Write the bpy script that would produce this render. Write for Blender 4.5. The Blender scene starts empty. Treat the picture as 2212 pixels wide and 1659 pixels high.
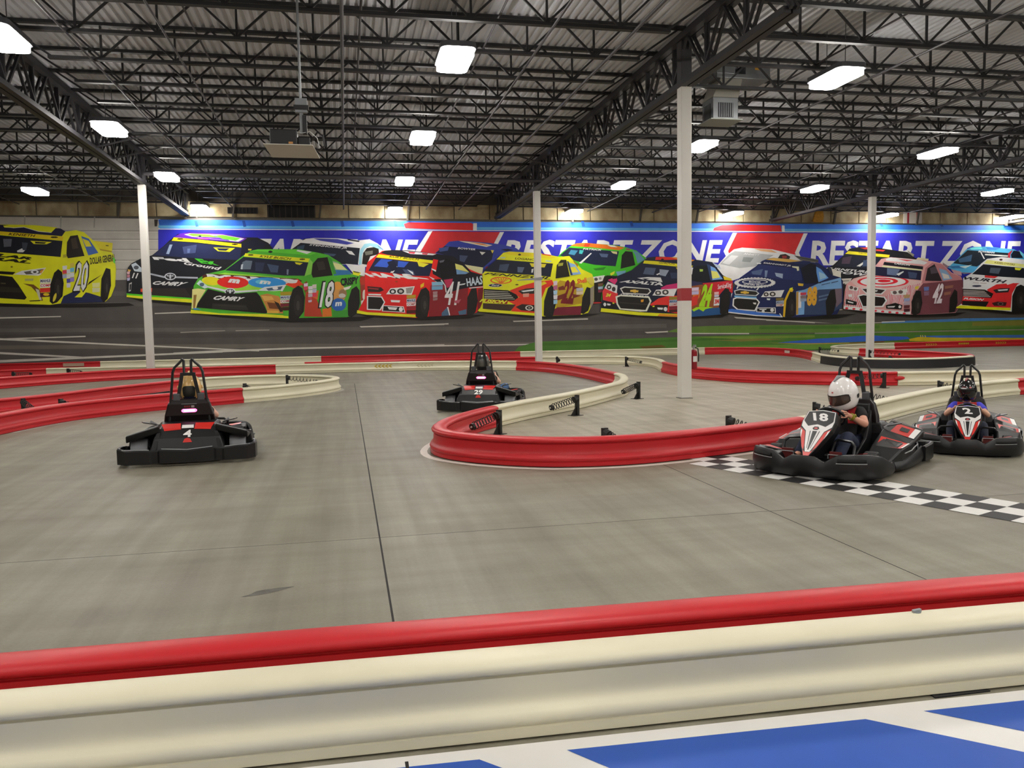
import bpy, bmesh, math, random
from mathutils import Vector, Matrix

# ---------------------------------------------------------------- camera, world, exposure
scene = bpy.context.scene
C = scene.collection
V3 = Vector
CAM_H = 1.55
cam_data = bpy.data.cameras.new('camera')
cam = bpy.data.objects.new('camera', cam_data)
C.objects.link(cam)
cam_data.sensor_fit = 'HORIZONTAL'
cam_data.sensor_width = 36.0
cam_data.lens = 36.0 * 1755.96 / 2212.0
cam_data.clip_start = 0.05
cam_data.clip_end = 300
right = Vector((0.9795, -0.20078, -0.01636)); up = Vector((0.03109, 0.07043, 0.99703)); fwd = Vector((0.19903, 0.9771, -0.07522))
cam.matrix_world = Matrix(((right.x, up.x, -fwd.x, 0), (right.y, up.y, -fwd.y, 0), (right.z, up.z, -fwd.z, CAM_H), (0, 0, 0, 1)))
scene.camera = cam

world = bpy.data.worlds.new('world')
scene.world = world
world.use_nodes = True
world.node_tree.nodes['Background'].inputs[0].default_value = (0.5, 0.52, 0.55, 1)
world.node_tree.nodes['Background'].inputs[1].default_value = 0.3

vs = scene.view_settings
vs.view_transform = 'Standard'
vs.look = 'None'
vs.exposure = -0.1
vs.gamma = 1.0
vs.use_curve_mapping = False
LAMP = 62.0          # radiance of the high-bay lamps

# ---------------------------------------------------------------- helpers
def lin(h):
    h = h.lstrip('#')
    if len(h) == 3: h = ''.join(c*2 for c in h)
    out = []
    for i in (0, 2, 4):
        c = int(h[i:i+2], 16)/255.0
        out.append(c/12.92 if c <= 0.04045 else ((c+0.055)/1.055)**2.4)
    return tuple(out)

MATS = {}
def mat(name, hexc, rough=0.5, metal=0.0, spec=0.5, var=0.0, vscale=4.0, bump=0.0, bscale=60.0, emit=0.0, coat=0.0):
    if name in MATS: return MATS[name]
    m = bpy.data.materials.new(name); m.use_nodes = True
    nt = m.node_tree; b = nt.nodes['Principled BSDF']
    col = lin(hexc)
    b.inputs['Base Color'].default_value = (*col, 1)
    b.inputs['Roughness'].default_value = rough
    b.inputs['Metallic'].default_value = metal
    b.inputs['Specular IOR Level'].default_value = spec
    if coat: b.inputs['Coat Weight'].default_value = coat
    if emit:
        b.inputs['Emission Color'].default_value = (*col, 1)
        b.inputs['Emission Strength'].default_value = emit
    if var or bump:
        tc = nt.nodes.new('ShaderNodeTexCoord')
        if var:
            n = nt.nodes.new('ShaderNodeTexNoise'); n.inputs['Scale'].default_value = vscale; n.inputs['Detail'].default_value = 6
            nt.links.new(tc.outputs['Object'], n.inputs['Vector'])
            r = nt.nodes.new('ShaderNodeValToRGB')
            lo = tuple(max(0, c*(1-var)) for c in col); hi = tuple(min(1, c*(1+var)) for c in col)
            r.color_ramp.elements[0].color = (*lo, 1); r.color_ramp.elements[1].color = (*hi, 1)
            r.color_ramp.elements[0].position = 0.3; r.color_ramp.elements[1].position = 0.7
            nt.links.new(n.outputs['Fac'], r.inputs['Fac']); nt.links.new(r.outputs['Color'], b.inputs['Base Color'])
        if bump:
            n2 = nt.nodes.new('ShaderNodeTexNoise'); n2.inputs['Scale'].default_value = bscale
            nt.links.new(tc.outputs['Object'], n2.inputs['Vector'])
            bp = nt.nodes.new('ShaderNodeBump'); bp.inputs['Strength'].default_value = bump; bp.inputs['Distance'].default_value = 0.01
            nt.links.new(n2.outputs['Fac'], bp.inputs['Height']); nt.links.new(bp.outputs['Normal'], b.inputs['Normal'])
    MATS[name] = m
    return m

class MB:
    """collects shapes for one mesh"""
    def __init__(s): s.v = []; s.f = []; s.m = []; s.mats = []; s.cur = 0
    def use(s, m):
        if m not in s.mats: s.mats.append(m)
        s.cur = s.mats.index(m); return s
    def add(s, vs, fs):
        o = len(s.v); s.v.extend([tuple(p) for p in vs])
        for f in fs: s.f.append([i+o for i in f]); s.m.append(s.cur)
        return s
    def box(s, lo, hi):
        x0, y0, z0 = lo; x1, y1, z1 = hi
        return s.hexa([(x0,y0,z0),(x1,y0,z0),(x1,y1,z0),(x0,y1,z0),(x0,y0,z1),(x1,y0,z1),(x1,y1,z1),(x0,y1,z1)])
    def hexa(s, p):
        return s.add(p, [(3,2,1,0),(4,5,6,7),(0,1,5,4),(1,2,6,5),(2,3,7,6),(3,0,4,7)])
    def bar(s, a, b, w, h=None, up=(0,0,1)):
        """rectangular bar from a to b, w wide, h high"""
        a = Vector(a); b = Vector(b); h = h or w
        d = (b-a).normalized(); u = Vector(up)
        if abs(d.dot(u)) > 0.98: u = Vector((0,1,0))
        x = d.cross(u).normalized()*w/2; z = x.cross(d).normalized()*h/2
        return s.hexa([a-x-z, a+x-z, b+x-z, b-x-z, a-x+z, a+x+z, b+x+z, b-x+z])
    def cyl(s, a, b, r, n=12, r2=None, cap=True):
        a = Vector(a); b = Vector(b); r2 = r if r2 is None else r2
        d = (b-a).normalized(); u = Vector((0,0,1))
        if abs(d.dot(u)) > 0.95: u = Vector((0,1,0))
        x = d.cross(u).normalized(); y = d.cross(x)
        vs = []
        for i in range(n):
            t = 2*math.pi*i/n; c = x*math.cos(t)+y*math.sin(t)
            vs.append(a+c*r); vs.append(b+c*r2)
        fs = [(2*i, 2*((i+1)%n), 2*((i+1)%n)+1, 2*i+1) for i in range(n)]
        if cap: fs += [tuple(2*i for i in range(n))[::-1], tuple(2*i+1 for i in range(n))]
        return s.add(vs, fs)
    def tube(s, pts, r, n=8, closed=False):
        pts = [Vector(p) for p in pts]; N = len(pts); vs = []; fs = []
        prev = None
        for i, p in enumerate(pts):
            if closed: d = (pts[(i+1)%N]-pts[i-1]).normalized()
            else: d = (pts[min(i+1,N-1)]-pts[max(i-1,0)]).normalized()
            if prev is None:
                u = Vector((0,0,1)) if abs(d.z) < 0.9 else Vector((1,0,0))
                x = d.cross(u).normalized()
            else:
                x = (prev - d*prev.dot(d)).normalized()
            prev = x; y = d.cross(x)
            rr = r[i] if isinstance(r, (list, tuple)) else r
            for k in range(n):
                t = 2*math.pi*k/n; vs.append(p+(x*math.cos(t)+y*math.sin(t))*rr)
        M = N if closed else N-1
        for i in range(M):
            for k in range(n):
                a = i*n+k; b = i*n+(k+1)%n; c = ((i+1)%N)*n+(k+1)%n; d2 = ((i+1)%N)*n+k
                fs.append((a, b, c, d2))
        if not closed: fs += [tuple(range(n))[::-1], tuple(range((N-1)*n, N*n))]
        return s.add(vs, fs)
    def prism(s, poly, h, origin=(0,0,0), ax=(1,0,0), ay=(0,1,0)):
        """polygon in the ax/ay plane, extruded by h along ax x ay"""
        o = Vector(origin); ax = Vector(ax); ay = Vector(ay); n = ax.cross(ay).normalized()*h
        k = len(poly)
        vs = [o+ax*p[0]+ay*p[1] for p in poly]; vs += [v+n for v in vs]
        fs = [tuple(range(k))[::-1], tuple(range(k, 2*k))]
        fs += [(i, (i+1)%k, (i+1)%k+k, i+k) for i in range(k)]
        return s.add(vs, fs)
    def loft(s, rings, closed_ring=True, cap=True):
        n = len(rings[0]); vs = [p for r in rings for p in r]; fs = []
        for i in range(len(rings)-1):
            for k in range(n if closed_ring else n-1):
                fs.append((i*n+k, i*n+(k+1)%n, (i+1)*n+(k+1)%n, (i+1)*n+k))
        if cap and closed_ring: fs += [tuple(range(n))[::-1], tuple(range((len(rings)-1)*n, len(rings)*n))]
        return s.add(vs, fs)
    def ball(s, c, r, nu=16, nv=10, sx=1, sy=1, sz=1):
        c = Vector(c); vs = [c+Vector((0,0,r*sz))]; fs = []
        for j in range(1, nv):
            t = math.pi*j/nv
            for i in range(nu):
                a = 2*math.pi*i/nu
                vs.append(c+Vector((r*sx*math.sin(t)*math.cos(a), r*sy*math.sin(t)*math.sin(a), r*sz*math.cos(t))))
        vs.append(c-Vector((0,0,r*sz))); L = len(vs)-1
        for i in range(nu): fs.append((0, 1+i, 1+(i+1)%nu))
        for j in range(nv-2):
            for i in range(nu):
                a = 1+j*nu; fs.append((a+i, a+nu+i, a+nu+(i+1)%nu, a+(i+1)%nu))
        a = 1+(nv-2)*nu
        for i in range(nu): fs.append((a+i, L, a+(i+1)%nu))
        return s.add(vs, fs)
    def mesh(s, name, smooth=False, bevel=0.0, fix=True, angle=40):
        me = bpy.data.meshes.new(name)
        me.from_pydata(s.v, [], s.f)
        for m in s.mats: me.materials.append(m)
        if len(s.mats) > 1: me.polygons.foreach_set('material_index', s.m)
        if fix or bevel:
            bm = bmesh.new(); bm.from_mesh(me)
            if bevel:
                bmesh.ops.remove_doubles(bm, verts=bm.verts, dist=1e-5)
                es = [e for e in bm.edges if e.is_manifold and e.calc_face_angle(0) > math.radians(30)]
                bmesh.ops.bevel(bm, geom=es, offset=bevel, segments=2, affect='EDGES', profile=0.5, clamp_overlap=True)
            bmesh.ops.recalc_face_normals(bm, faces=bm.faces)
            bm.to_mesh(me); bm.free()
        if smooth:
            me.polygons.foreach_set('use_smooth', [True]*len(me.polygons))
            try: me.set_sharp_from_angle(angle=math.radians(angle))
            except Exception: pass
        me.update()
        return me
    def obj(s, name, m=None, parent=None, **k):
        if m is not None: s.mats = [m]; s.m = [0]*len(s.f)
        return link(name, s.mesh(name, **k), parent)

def link(name, me, parent=None):
    o = bpy.data.objects.new(name, me); C.objects.link(o)
    if parent is not None: o.parent = parent
    return o
def tag(o, label=None, cat=None, group=None, kind=None):
    if label: o['label'] = label
    if cat: o['category'] = cat
    if group: o['group'] = group
    if kind: o['kind'] = kind
    return o
def thing(name, label, cat, loc=(0,0,0), rz=0.0, group=None):
    o = bpy.data.objects.new(name, None); C.objects.link(o)
    o.empty_display_size = 0.1
    o.location = loc; o.rotation_euler = (0,0,rz)
    return tag(o, label, cat, group)
def copy_tree(o, parent=None):
    c = o.copy(); C.objects.link(c); c.parent = parent
    for ch in list(o.children): copy_tree(ch, c)
    return c
def smooth_path(pts, step=0.2, rounds=2):
    """resample a polyline through its points (Catmull-Rom) and relax it a little"""
    P = [Vector((*p, 0)) for p in pts]
    dense = []; idx = []
    for i in range(len(P)-1):
        p0 = P[max(i-1,0)]; p1 = P[i]; p2 = P[i+1]; p3 = P[min(i+2,len(P)-1)]
        n = max(2, int((p2-p1).length/step)); idx.append(len(dense))
        for k in range(n):
            t = k/n
            dense.append(0.5*((2*p1)+(p2-p0)*t+(2*p0-5*p1+4*p2-p3)*t*t+(3*p1-p0-3*p2+p3)*t**3))
    idx.append(len(dense)); dense.append(P[-1])
    for _ in range(rounds):
        d2 = dense[:]
        for i in range(1, len(dense)-1): d2[i] = dense[i]*0.5+(dense[i-1]+dense[i+1])*0.25
        dense = d2
    return dense, idx
_txt = {}
def text_mesh2d(body, bold=0.0, shear=0.0):
    """flat lettering as 2D verts (0..1 box) and faces"""
    key = (body, bold, shear)
    if key in _txt: return _txt[key]
    cu = bpy.data.curves.new('lettering', 'FONT'); cu.body = body; cu.offset = bold; cu.shear = shear
    cu.resolution_u = 2; cu.fill_mode = 'FRONT'
    ob = bpy.data.objects.new('lettering', cu); C.objects.link(ob)
    dg = bpy.context.evaluated_depsgraph_get()
    me = bpy.data.meshes.new_from_object(ob.evaluated_get(dg))
    vs = [(v.co.x, v.co.y) for v in me.vertices]; fs = [tuple(p.vertices) for p in me.polygons]
    bpy.data.objects.remove(ob); bpy.data.curves.remove(cu); bpy.data.meshes.remove(me)
    x0 = min(v[0] for v in vs); x1 = max(v[0] for v in vs); y0 = min(v[1] for v in vs); y1 = max(v[1] for v in vs)
    vs = [((x-x0)/max(1e-6,x1-x0), (y-y0)/max(1e-6,y1-y0)) for x, y in vs]
    _txt[key] = (vs, fs)
    return _txt[key]
def quad_text(body, tl, tr, br, bl, bold=0.0, shear=0.0):
    vs, fs = text_mesh2d(body, bold, shear)
    tl, tr, br, bl = Vector(tl), Vector(tr), Vector(br), Vector(bl)
    return [(bl*(1-u)+br*u)*(1-v)+(tl*(1-u)+tr*u)*v for u, v in vs], fs
# ---------------------------------------------------------------- the hall
X0, X1, Y0, Y1 = -18.9, 45.0, -10.0, 34.9
ZD = 7.06            # underside of the roof deck
COLX = (-6.06, 6.56, 19.45, 32.2); BAYX = (X0+0.02, -6.06, 6.56, 19.45, 32.2, X1-0.02)

def concrete_floor(name='track_concrete', tones=('#8c8578', '#939080', '#9b9787')):
    m = bpy.data.materials.new(name); m.use_nodes = True
    nt = m.node_tree; b = nt.nodes['Principled BSDF']
    tc = nt.nodes.new('ShaderNodeTexCoord')
    def noise(scale, sc3=(1,1,1), detail=5, rough=0.55):
        mp = nt.nodes.new('ShaderNodeMapping'); mp.inputs['Scale'].default_value = sc3
        nt.links.new(tc.outputs['Object'], mp.inputs['Vector'])
        n = nt.nodes.new('ShaderNodeTexNoise'); n.inputs['Scale'].default_value = scale; n.inputs['Detail'].default_value = detail
        n.inputs['Roughness'].default_value = rough
        nt.links.new(mp.outputs['Vector'], n.inputs['Vector']); return n.outputs['Fac']
    def ramp(f, stops):
        r = nt.nodes.new('ShaderNodeValToRGB'); e = r.color_ramp.elements
        e[0].position, e[0].color = stops[0][0], (*lin(stops[0][1]), 1)
        e[1].position, e[1].color = stops[-1][0], (*lin(stops[-1][1]), 1)
        for p, c in stops[1:-1]:
            k = e.new(p); k.color = (*lin(c), 1)
        nt.links.new(f, r.inputs['Fac']); return r.outputs['Color']
    def mix(a, bb, fac, mode='MULTIPLY'):
        x = nt.nodes.new('ShaderNodeMix'); x.data_type = 'RGBA'; x.blend_type = mode
        x.inputs['Factor'].default_value = fac
        nt.links.new(a, x.inputs[6]); nt.links.new(bb, x.inputs[7]); return x.outputs[2]
    base = ramp(noise(0.22), [(0.3, tones[0]), (0.5, tones[1]), (0.72, tones[2])])
    blot = ramp(noise(1.3, detail=8), [(0.3, '#e2dfdb'), (0.6, '#ffffff')])
    streak = ramp(noise(1.0, (5.5, 0.22, 1), detail=4), [(0.35, '#dedbd7'), (0.62, '#ffffff')])
    streak2 = ramp(noise(1.0, (0.3, 4.2, 1), detail=4), [(0.35, '#e4e2df'), (0.6, '#ffffff')])
    fine = ramp(noise(55, detail=3), [(0.2, '#e2e0dd'), (0.8, '#ffffff')])
    c = mix(base, blot, 0.8); c = mix(c, streak, 0.75); c = mix(c, streak2, 0.6); c = mix(c, fine, 0.7)
    nt.links.new(c, b.inputs['Base Color'])
    rr = nt.nodes.new('ShaderNodeMapRange'); rr.inputs[3].default_value = 0.42; rr.inputs[4].default_value = 0.62
    nt.links.new(noise(0.9), rr.inputs[0]); nt.links.new(rr.outputs[0], b.inputs['Roughness'])
    b.inputs['Specular IOR Level'].default_value = 0.4
    bp = nt.nodes.new('ShaderNodeBump'); bp.inputs['Strength'].default_value = 0.08; bp.inputs['Distance'].default_value = 0.004
    nt.links.new(noise(120, detail=2), bp.inputs['Height']); nt.links.new(bp.outputs['Normal'], b.inputs['Normal'])
    return m

fl = MB().box((X0, Y0, -0.25), (X1, Y1, 0)).obj('floor', concrete_floor())
tag(fl, 'grey sealed concrete floor of the kart track', kind='structure')
M_joint = mat('joint_filler', '#2a2826', 0.9)
for x, jw in ((0.2, 0.006), (3.31, 0.0028)):
    MB().box((x-jw, 3.05, -0.004), (x+jw, 22.0 if x < 1 else 8.2, 0.0012)).obj('floor_joint', M_joint, fl)
for y in (5.92,):
    MB().box((-4, y-0.0025, -0.004), (6, y+0.0025, 0.0010)).obj('floor_joint', mat('faint_joint', '#5b5853', 0.9), fl)
MB().box((0.16, 1.2, -0.004), (0.172, 2.80, 0.0032)).obj('floor_joint', M_joint, fl)
# rubber scuff on the concrete
sc = MB(); ring = [(-0.52+0.13*math.cos(t)*(1.3 if math.cos(t) > 0 else 0.8)+0.02*math.sin(3*t), 4.86+0.035*math.sin(t)+0.05*math.cos(t), 0.0012) for t in [i*math.pi/9 for i in range(18)]]
sc.add(ring, [tuple(range(18))]); sc.obj('scuff_mark', mat('rubber_scuff', '#5d5a53', 0.8, var=0.25, vscale=20), fl)

M_wallpaint = mat('wall_paint', '#8f8c86', 0.8, var=0.08, vscale=0.6)
for nm, lo, hi in (('wall_left', (X0-0.2, Y0, 0), (X0, Y1, ZD+0.2)), ('wall_right', (X1, Y0, 0), (X1+0.2, Y1, ZD+0.2)), ('wall_front', (X0, Y0-0.2, 0), (X1, Y0, ZD+0.2)), ('wall_back', (X0, Y1, 0), (X1, Y1+0.2, ZD+0.2))):
    tag(MB().box(lo, hi).obj(nm, M_wallpaint), None, kind='structure')

# roof deck: trapezoid ribs running towards the far wall
deck = MB(); per = 0.152; dep = 0.04; vs = []; x = X0; prof = []
while x < X1:
    prof += [(x, 0), (x+per*0.42, 0), (x+per*0.55, dep), (x+per*0.87, dep)]; x += per
n = len(prof)
for y in (Y0, Y1):
    vs += [(px, y, ZD+pz) for px, pz in prof]
deck.add(vs, [(i+1, i, n+i, n+i+1) for i in range(n-1)])
ceil = deck.obj('ceiling', mat('painted_deck', '#c4c6cc', 0.62, metal=0.0, spec=0.5, var=0.07, vscale=0.8), fix=False)
tag(ceil, 'grey ribbed metal roof deck of the hall', kind='structure')
MB().box((X0, Y0, ZD+0.1), (X1, Y1, ZD+0.2)).obj('roof_insulation', M_wallpaint, ceil)

# bar joists: a thing each, chords and web bars as parts
M_steel = mat('black_joist_steel', '#1c1c1f', 0.5, spec=0.5)
M_girder = mat('girder_steel', '#2a292d', 0.5, spec=0.5)
ZT, ZB = ZD-0.03, 6.42
rows = [14.8+1.47*k for k in range(-2, 14)]
web_cache = {}
def web_mesh(dx):
    if dx not in web_cache:
        web_cache[dx] = MB().bar((0,0,0), (dx,0,ZB-ZT+0.02), 0.035, 0.035, up=(0,1,0)).mesh('web_bar')
        web_cache[dx].materials.append(M_steel)
    return web_cache[dx]
PAN = 0.63
ORD = ['first','second','third','fourth','fifth','sixth','seventh','eighth','ninth','tenth','eleventh','twelfth','thirteenth','fourteenth','fifteenth','sixteenth','seventeenth','eighteenth','nineteenth']
BAYN = ['above the number 20 car print', 'above the projector', 'beside the air diffuser', 'past the barrier-loop column', 'past the last girder']
for bi in range(len(BAYX)-1):
    xa, xb = BAYX[bi]+0.10, BAYX[bi+1]-0.10
    L = xb-xa; npan = int(round((L-1.4)/PAN)); npan -= npan % 2; x_s = xa+(L-npan*PAN)/2
    for y in rows:
        if bi == 4 and y < 24 or bi == 3 and y < 17.5 or bi == 0 and y < 16: continue
        jt = thing('bar_joist', 'dark open-web bar joist %s, %s from the mural wall' % (BAYN[bi], ORD[len(rows)-1-rows.index(y)]), 'joist', (0, y, 0), 0, 'bar joists under the roof deck')
        tc_ = MB(); bc_ = MB()
        for s in (-0.028, 0.028):
            tc_.box((xa, s-0.026, ZT-0.03), (xb, s+0.026, ZT+0.028)); bc_.box((x_s-0.25, s-0.026, ZB-0.028), (x_s+npan*PAN+0.25, s+0.026, ZB+0.026))
        tc_.obj('top_chord', M_steel, jt); bc_.obj('bottom_chord', M_steel, jt)
        segs = []
        for k in range(npan):
            a = x_s+k*PAN
            if k % 2 == 0: segs.append((a, PAN))                     # down to the bottom chord
            else: segs.append((a+PAN, -PAN))
            if k % 2 == 1: segs.append((a, 0.0))                     # post at the low node
        segs += [(xa+0.1, x_s-0.2-xa-0.1), (xb-0.1, -(xb-0.1-(x_s+npan*PAN+0.2)))]
        if y < 22.5 and bi in (1, 2):
            for a, dx in segs:
                o = link('web_bar', web_mesh(round(dx, 3)), jt); o.location = (a, 0, ZT)
        else:
            w = MB()
            for a, dx in segs: w.bar((a,0,ZT), (a+dx,0,ZB), 0.035, 0.035, up=(0,1,0))
            tag(w.obj('web_bars', M_steel, jt), kind='stuff')

# girders on the column lines, towards the far wall
GT, GB = 6.93, 6.06
glabels = ['dark truss girder above the white column beside the two black stock car prints',
           'dark truss girder over the tall white column with the red band',
           'dark truss girder over the white column inside the black-faced barrier loop',
           'dark truss girder farthest along the mural wall']
for gx, gl in zip(COLX, glabels):
    y0 = 11.2 if gx < 25 else 20.0
    gt = thing('roof_girder', gl, 'girder', (gx, 0, 0), 0, 'truss girders on the columns')
    a = MB(); b_ = MB()
    for s in (-0.075, 0.075):
        a.box((s-0.065, y0, GT-0.06), (s+0.065, Y1-0.02, GT+0.07)); b_.box((s-0.06, y0, GB-0.05), (s+0.06, Y1-0.1, GB+0.05))
    a.obj('top_chord', M_girder, gt); b_.obj('bottom_chord', M_girder, gt)
    yy = 14.8-1.47*3; dn = 0
    while yy < Y1-0.8:
        for (ya, za, yb, zb) in ((yy, GT, yy+0.735, GB), (yy+1.47, GT, yy+0.735, GB), (yy+0.735, GT, yy+0.735, GB)):
            if ya < y0: continue
            w = MB()
            sp = 0.055 if ya != yb else 0.02
            for s in (-sp, sp): w.bar((s, ya, za), (s, yb, zb), 0.05, 0.05, up=(1,0,0))
            w.obj('web_bar', M_girder, gt)
        yy += 1.47
# knee braces from the girders to the joists
for bi, (gx, y, sx) in enumerate(((-6.06, 22.15, 1), (-6.06, 23.62, 1), (-6.06, 23.62, -1), (6.56, 20.68, 1), (6.56, 23.62, -1), (6.56, 26.56, 1), (19.45, 26.56, -1), (6.56, 17.74, 1), (-6.06, 29.5, 1), (6.56, 29.5, -1))):
    tag(MB().bar((gx+sx*0.14, y+0.11, GB+0.02), (gx+sx*1.5, y+0.11, ZB+0.02), 0.035).obj('knee_brace', M_girder), 'steel brace from the girder %s to its %s joist, %s side' % ({-6.06: 'by the black car prints', 6.56: 'over the banded column', 19.45: 'over the barrier loop'}[gx], ORD[len(rows)-1-[round(r, 2) for r in rows].index(round(y, 2))], 'projector' if (gx < 0) == (sx > 0) else 'outer'), 'brace', 'knee braces under the roof')

# columns
M_white = mat('column_white', '#d8d5ce', 0.5, var=0.03, vscale=2)
M_dark = mat('column_dark', '#3c3b3e', 0.6)
M_plate = mat('grey_plate', '#77746e', 0.7)
cl = [((-6.06, 27.46), 'white steel column between the two nearest black and yellow car prints'),
      ((6.56, 15.07), 'tall white steel column with a red band and a fire extinguisher'),
      ((6.56, 27.46), 'white steel column in front of the yellow number 22 car print'),
      ((19.45, 27.46), 'white steel column standing inside the black-faced barrier loop')]
for (cx, cy), lb in cl:
    c = thing('steel_column', lb, 'column', (cx, cy, 0), 0, 'white steel columns')
    w = 0.108
    MB().box((-w, -w, 0.012), (w, w, 6.08)).obj('shaft', M_white, c, bevel=0.012)
    MB().box((-w*1.02, -w*1.02, 6.08), (w*1.02, w*1.02, GT-0.06)).obj('unpainted_top', M_dark, c, bevel=0.012)
    MB().box((-0.125, -0.125, 0), (0.125, 0.125, 0.012)).obj('base_plate', M_plate, c)
    if cy < 20:
        MB().box((-w-0.003, -w-0.003, 1.92), (w+0.003, w+0.003, 2.17)).obj('red_band', mat('band_red', '#a02a30', 0.5), c, bevel=0.01)
        MB().box((w, -0.04, 0.75), (w+0.012, 0.04, 0.95)).obj('extinguisher_bracket', M_plate, c)
        MB().box((w-0.03, -0.09, 6.2), (w+0.25, -0.05, 6.27)).obj('beam_clip', M_dark, c)
    if (cx, cy) == (6.56, 27.46):
        MB().hexa([(-0.75,-0.125,2.98),(0.14,-0.125,3.00),(0.14,-0.112,3.00),(-0.75,-0.112,2.98),(-0.75,-0.125,3.0),(0.14,-0.125,3.10),(0.14,-0.112,3.10),(-0.75,-0.112,3.0)]).obj('grey_blade', mat('blade_grey', '#8d8f94', 0.4), c)

# fire extinguisher on the near column
fe = thing('fire_extinguisher', 'red fire extinguisher hung on the banded white column', 'extinguisher', (6.56+0.108+0.085, 15.07, 0.56))
MB().cyl((0,0,0.02), (0,0,0.36), 0.07, 20).ball((0,0,0.36), 0.07, 20, 10, 1, 1, 0.6).obj('cylinder_body', mat('extinguisher_red', '#8e1420', 0.3), fe, smooth=True)
MB().cyl((0,0,0.38), (0,0,0.46), 0.02).box((-0.02,-0.09,0.45), (0.02,0.02,0.47)).box((-0.012,-0.10,0.48), (0.012,0.0,0.495)).obj('valve', mat('valve_steel', '#b9bbbd', 0.3, metal=0.8), fe)
MB().tube([(0.02,-0.02,0.44), (0.07,-0.05,0.42), (0.085,-0.05,0.3), (0.082,-0.05,0.16)], 0.012).obj('hose', mat('rubber_black', '#171718', 0.6), fe, smooth=True)
MB().box((-0.04,-0.0735,0.16), (0.04,-0.066,0.27)).obj('tag_label', mat('tag_white', '#d8d8d4', 0.6), fe)

# high-bay lamps, the grid goes on behind the camera
M_lens = mat('lamp_lens', '#fffaf3', 0.4, emit=LAMP)
M_house = mat('lamp_housing', '#5a5b60', 0.4, metal=0.6)
def rounded(w, l, r=0.1, n=5):
    out = []
    for cx, cy, a0 in ((w-r, l-r, 0), (-w+r, l-r, 90), (-w+r, -l+r, 180), (w-r, -l+r, 270)):
        for k in range(n+1):
            t = math.radians(a0+90*k/n); out.append((cx+r*math.cos(t), cy+r*math.sin(t)))
    return out
lens_me = MB().prism(rounded(0.27, 0.56, 0.13), 0.10, (0,0,-0.07)).mesh('lens'); lens_me.materials.append(M_lens)
house_me = MB().prism(rounded(0.30, 0.59, 0.14), 0.09, (0,0,0.03)).mesh('housing'); house_me.materials.append(M_house)
drop_me = MB().cyl((0,0,0.12), (0,0,0.95), 0.008, 6).mesh('hanger'); drop_me.materials.append(M_house)
lamps = []
for x in (-5.1, 2.0, 9.3, 16.4, 23.9):
    for y in (-8.0, -2.0, 2.0, 8.2, 14.3, 20.3, 26.4): lamps.append((x, y, 6.1))
lamps += [(x, 34.15, 6.26) for x in (-5.43, 2.16, 9.8, 17.2, 24.95, 31.8)] + [(-9.9, 29.9, 6.15), (-12.2, 20.3, 6.1), (-12.2, 8.2, 6.1), (31.2, 26.6, 6.1), (31.2, 14.3, 6.1)]
LINE = {0: 'line over the yellow car', 1: 'line beside the first girder', 2: 'line past the projector', 3: 'line past the banded column', 4: 'line before the barrier loop', 5: 'line past the barrier loop', 6: 'last line'}
for (x, y, z) in lamps:
    ci = 0 if x < -8 else 1 if x < 0 else 2 if x < 5 else 3 if x < 12 else 4 if x < 20 else 5 if x < 28 else 6
    rk = sorted([l[1] for l in lamps if (0 if l[0] < -8 else 1 if l[0] < 0 else 2 if l[0] < 5 else 3 if l[0] < 12 else 4 if l[0] < 20 else 5 if l[0] < 28 else 6) == ci], reverse=True).index(y)
    lp = thing('high_bay_lamp', 'high-bay lamp, %s from the mural in the %s' % (ORD[rk], LINE[ci]), 'lamp', (x, y, z), 0, 'high-bay lamps')
    link('lens', lens_me, lp); link('housing', house_me, lp)
    for dy in ((-0.4, 0.4) if y > 33 else (-0.3, 0.3)):
        h = link('hanger', drop_me, lp); h.scale.z = (ZD-z)/0.95; h.location.y = dy

# pipes and bridging along the joists
M_pipe = mat('pipe_dark', '#403e42', 0.5, spec=0.5)
pipes = [(0.10, 6.35, 0.03), (0.40, 6.55, 0.022), (-2.3, 6.5, 0.018), (-2.75, 6.38, 0.02), (-4.3, 6.38, 0.018), (2.6, 6.5, 0.018), (3.5, 6.38, 0.022), (4.9, 6.38, 0.028), (9.2, 6.5, 0.018), (10.6, 6.38, 0.025), (12.9, 6.5, 0.018), (13.6, 6.36, 0.03), (15.8, 6.4, 0.02), (17.6, 6.5, 0.018), (22.5, 6.4, 0.02), (26, 6.4, 0.02), (-8.9, 6.4, 0.02), (-12.1, 6.4, 0.02)]
for (x, z, r) in pipes:
    tag(MB().cyl((x, 11, z), (x, Y1-0.15, z), r, 8).obj('ceiling_pipe', M_pipe, smooth=True), 'thin dark pipe under the joists, %s counted from the yellow car print' % ORD[sorted(p[0] for p in pipes).index(x)], 'pipe', 'pipes under the joists')

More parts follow.
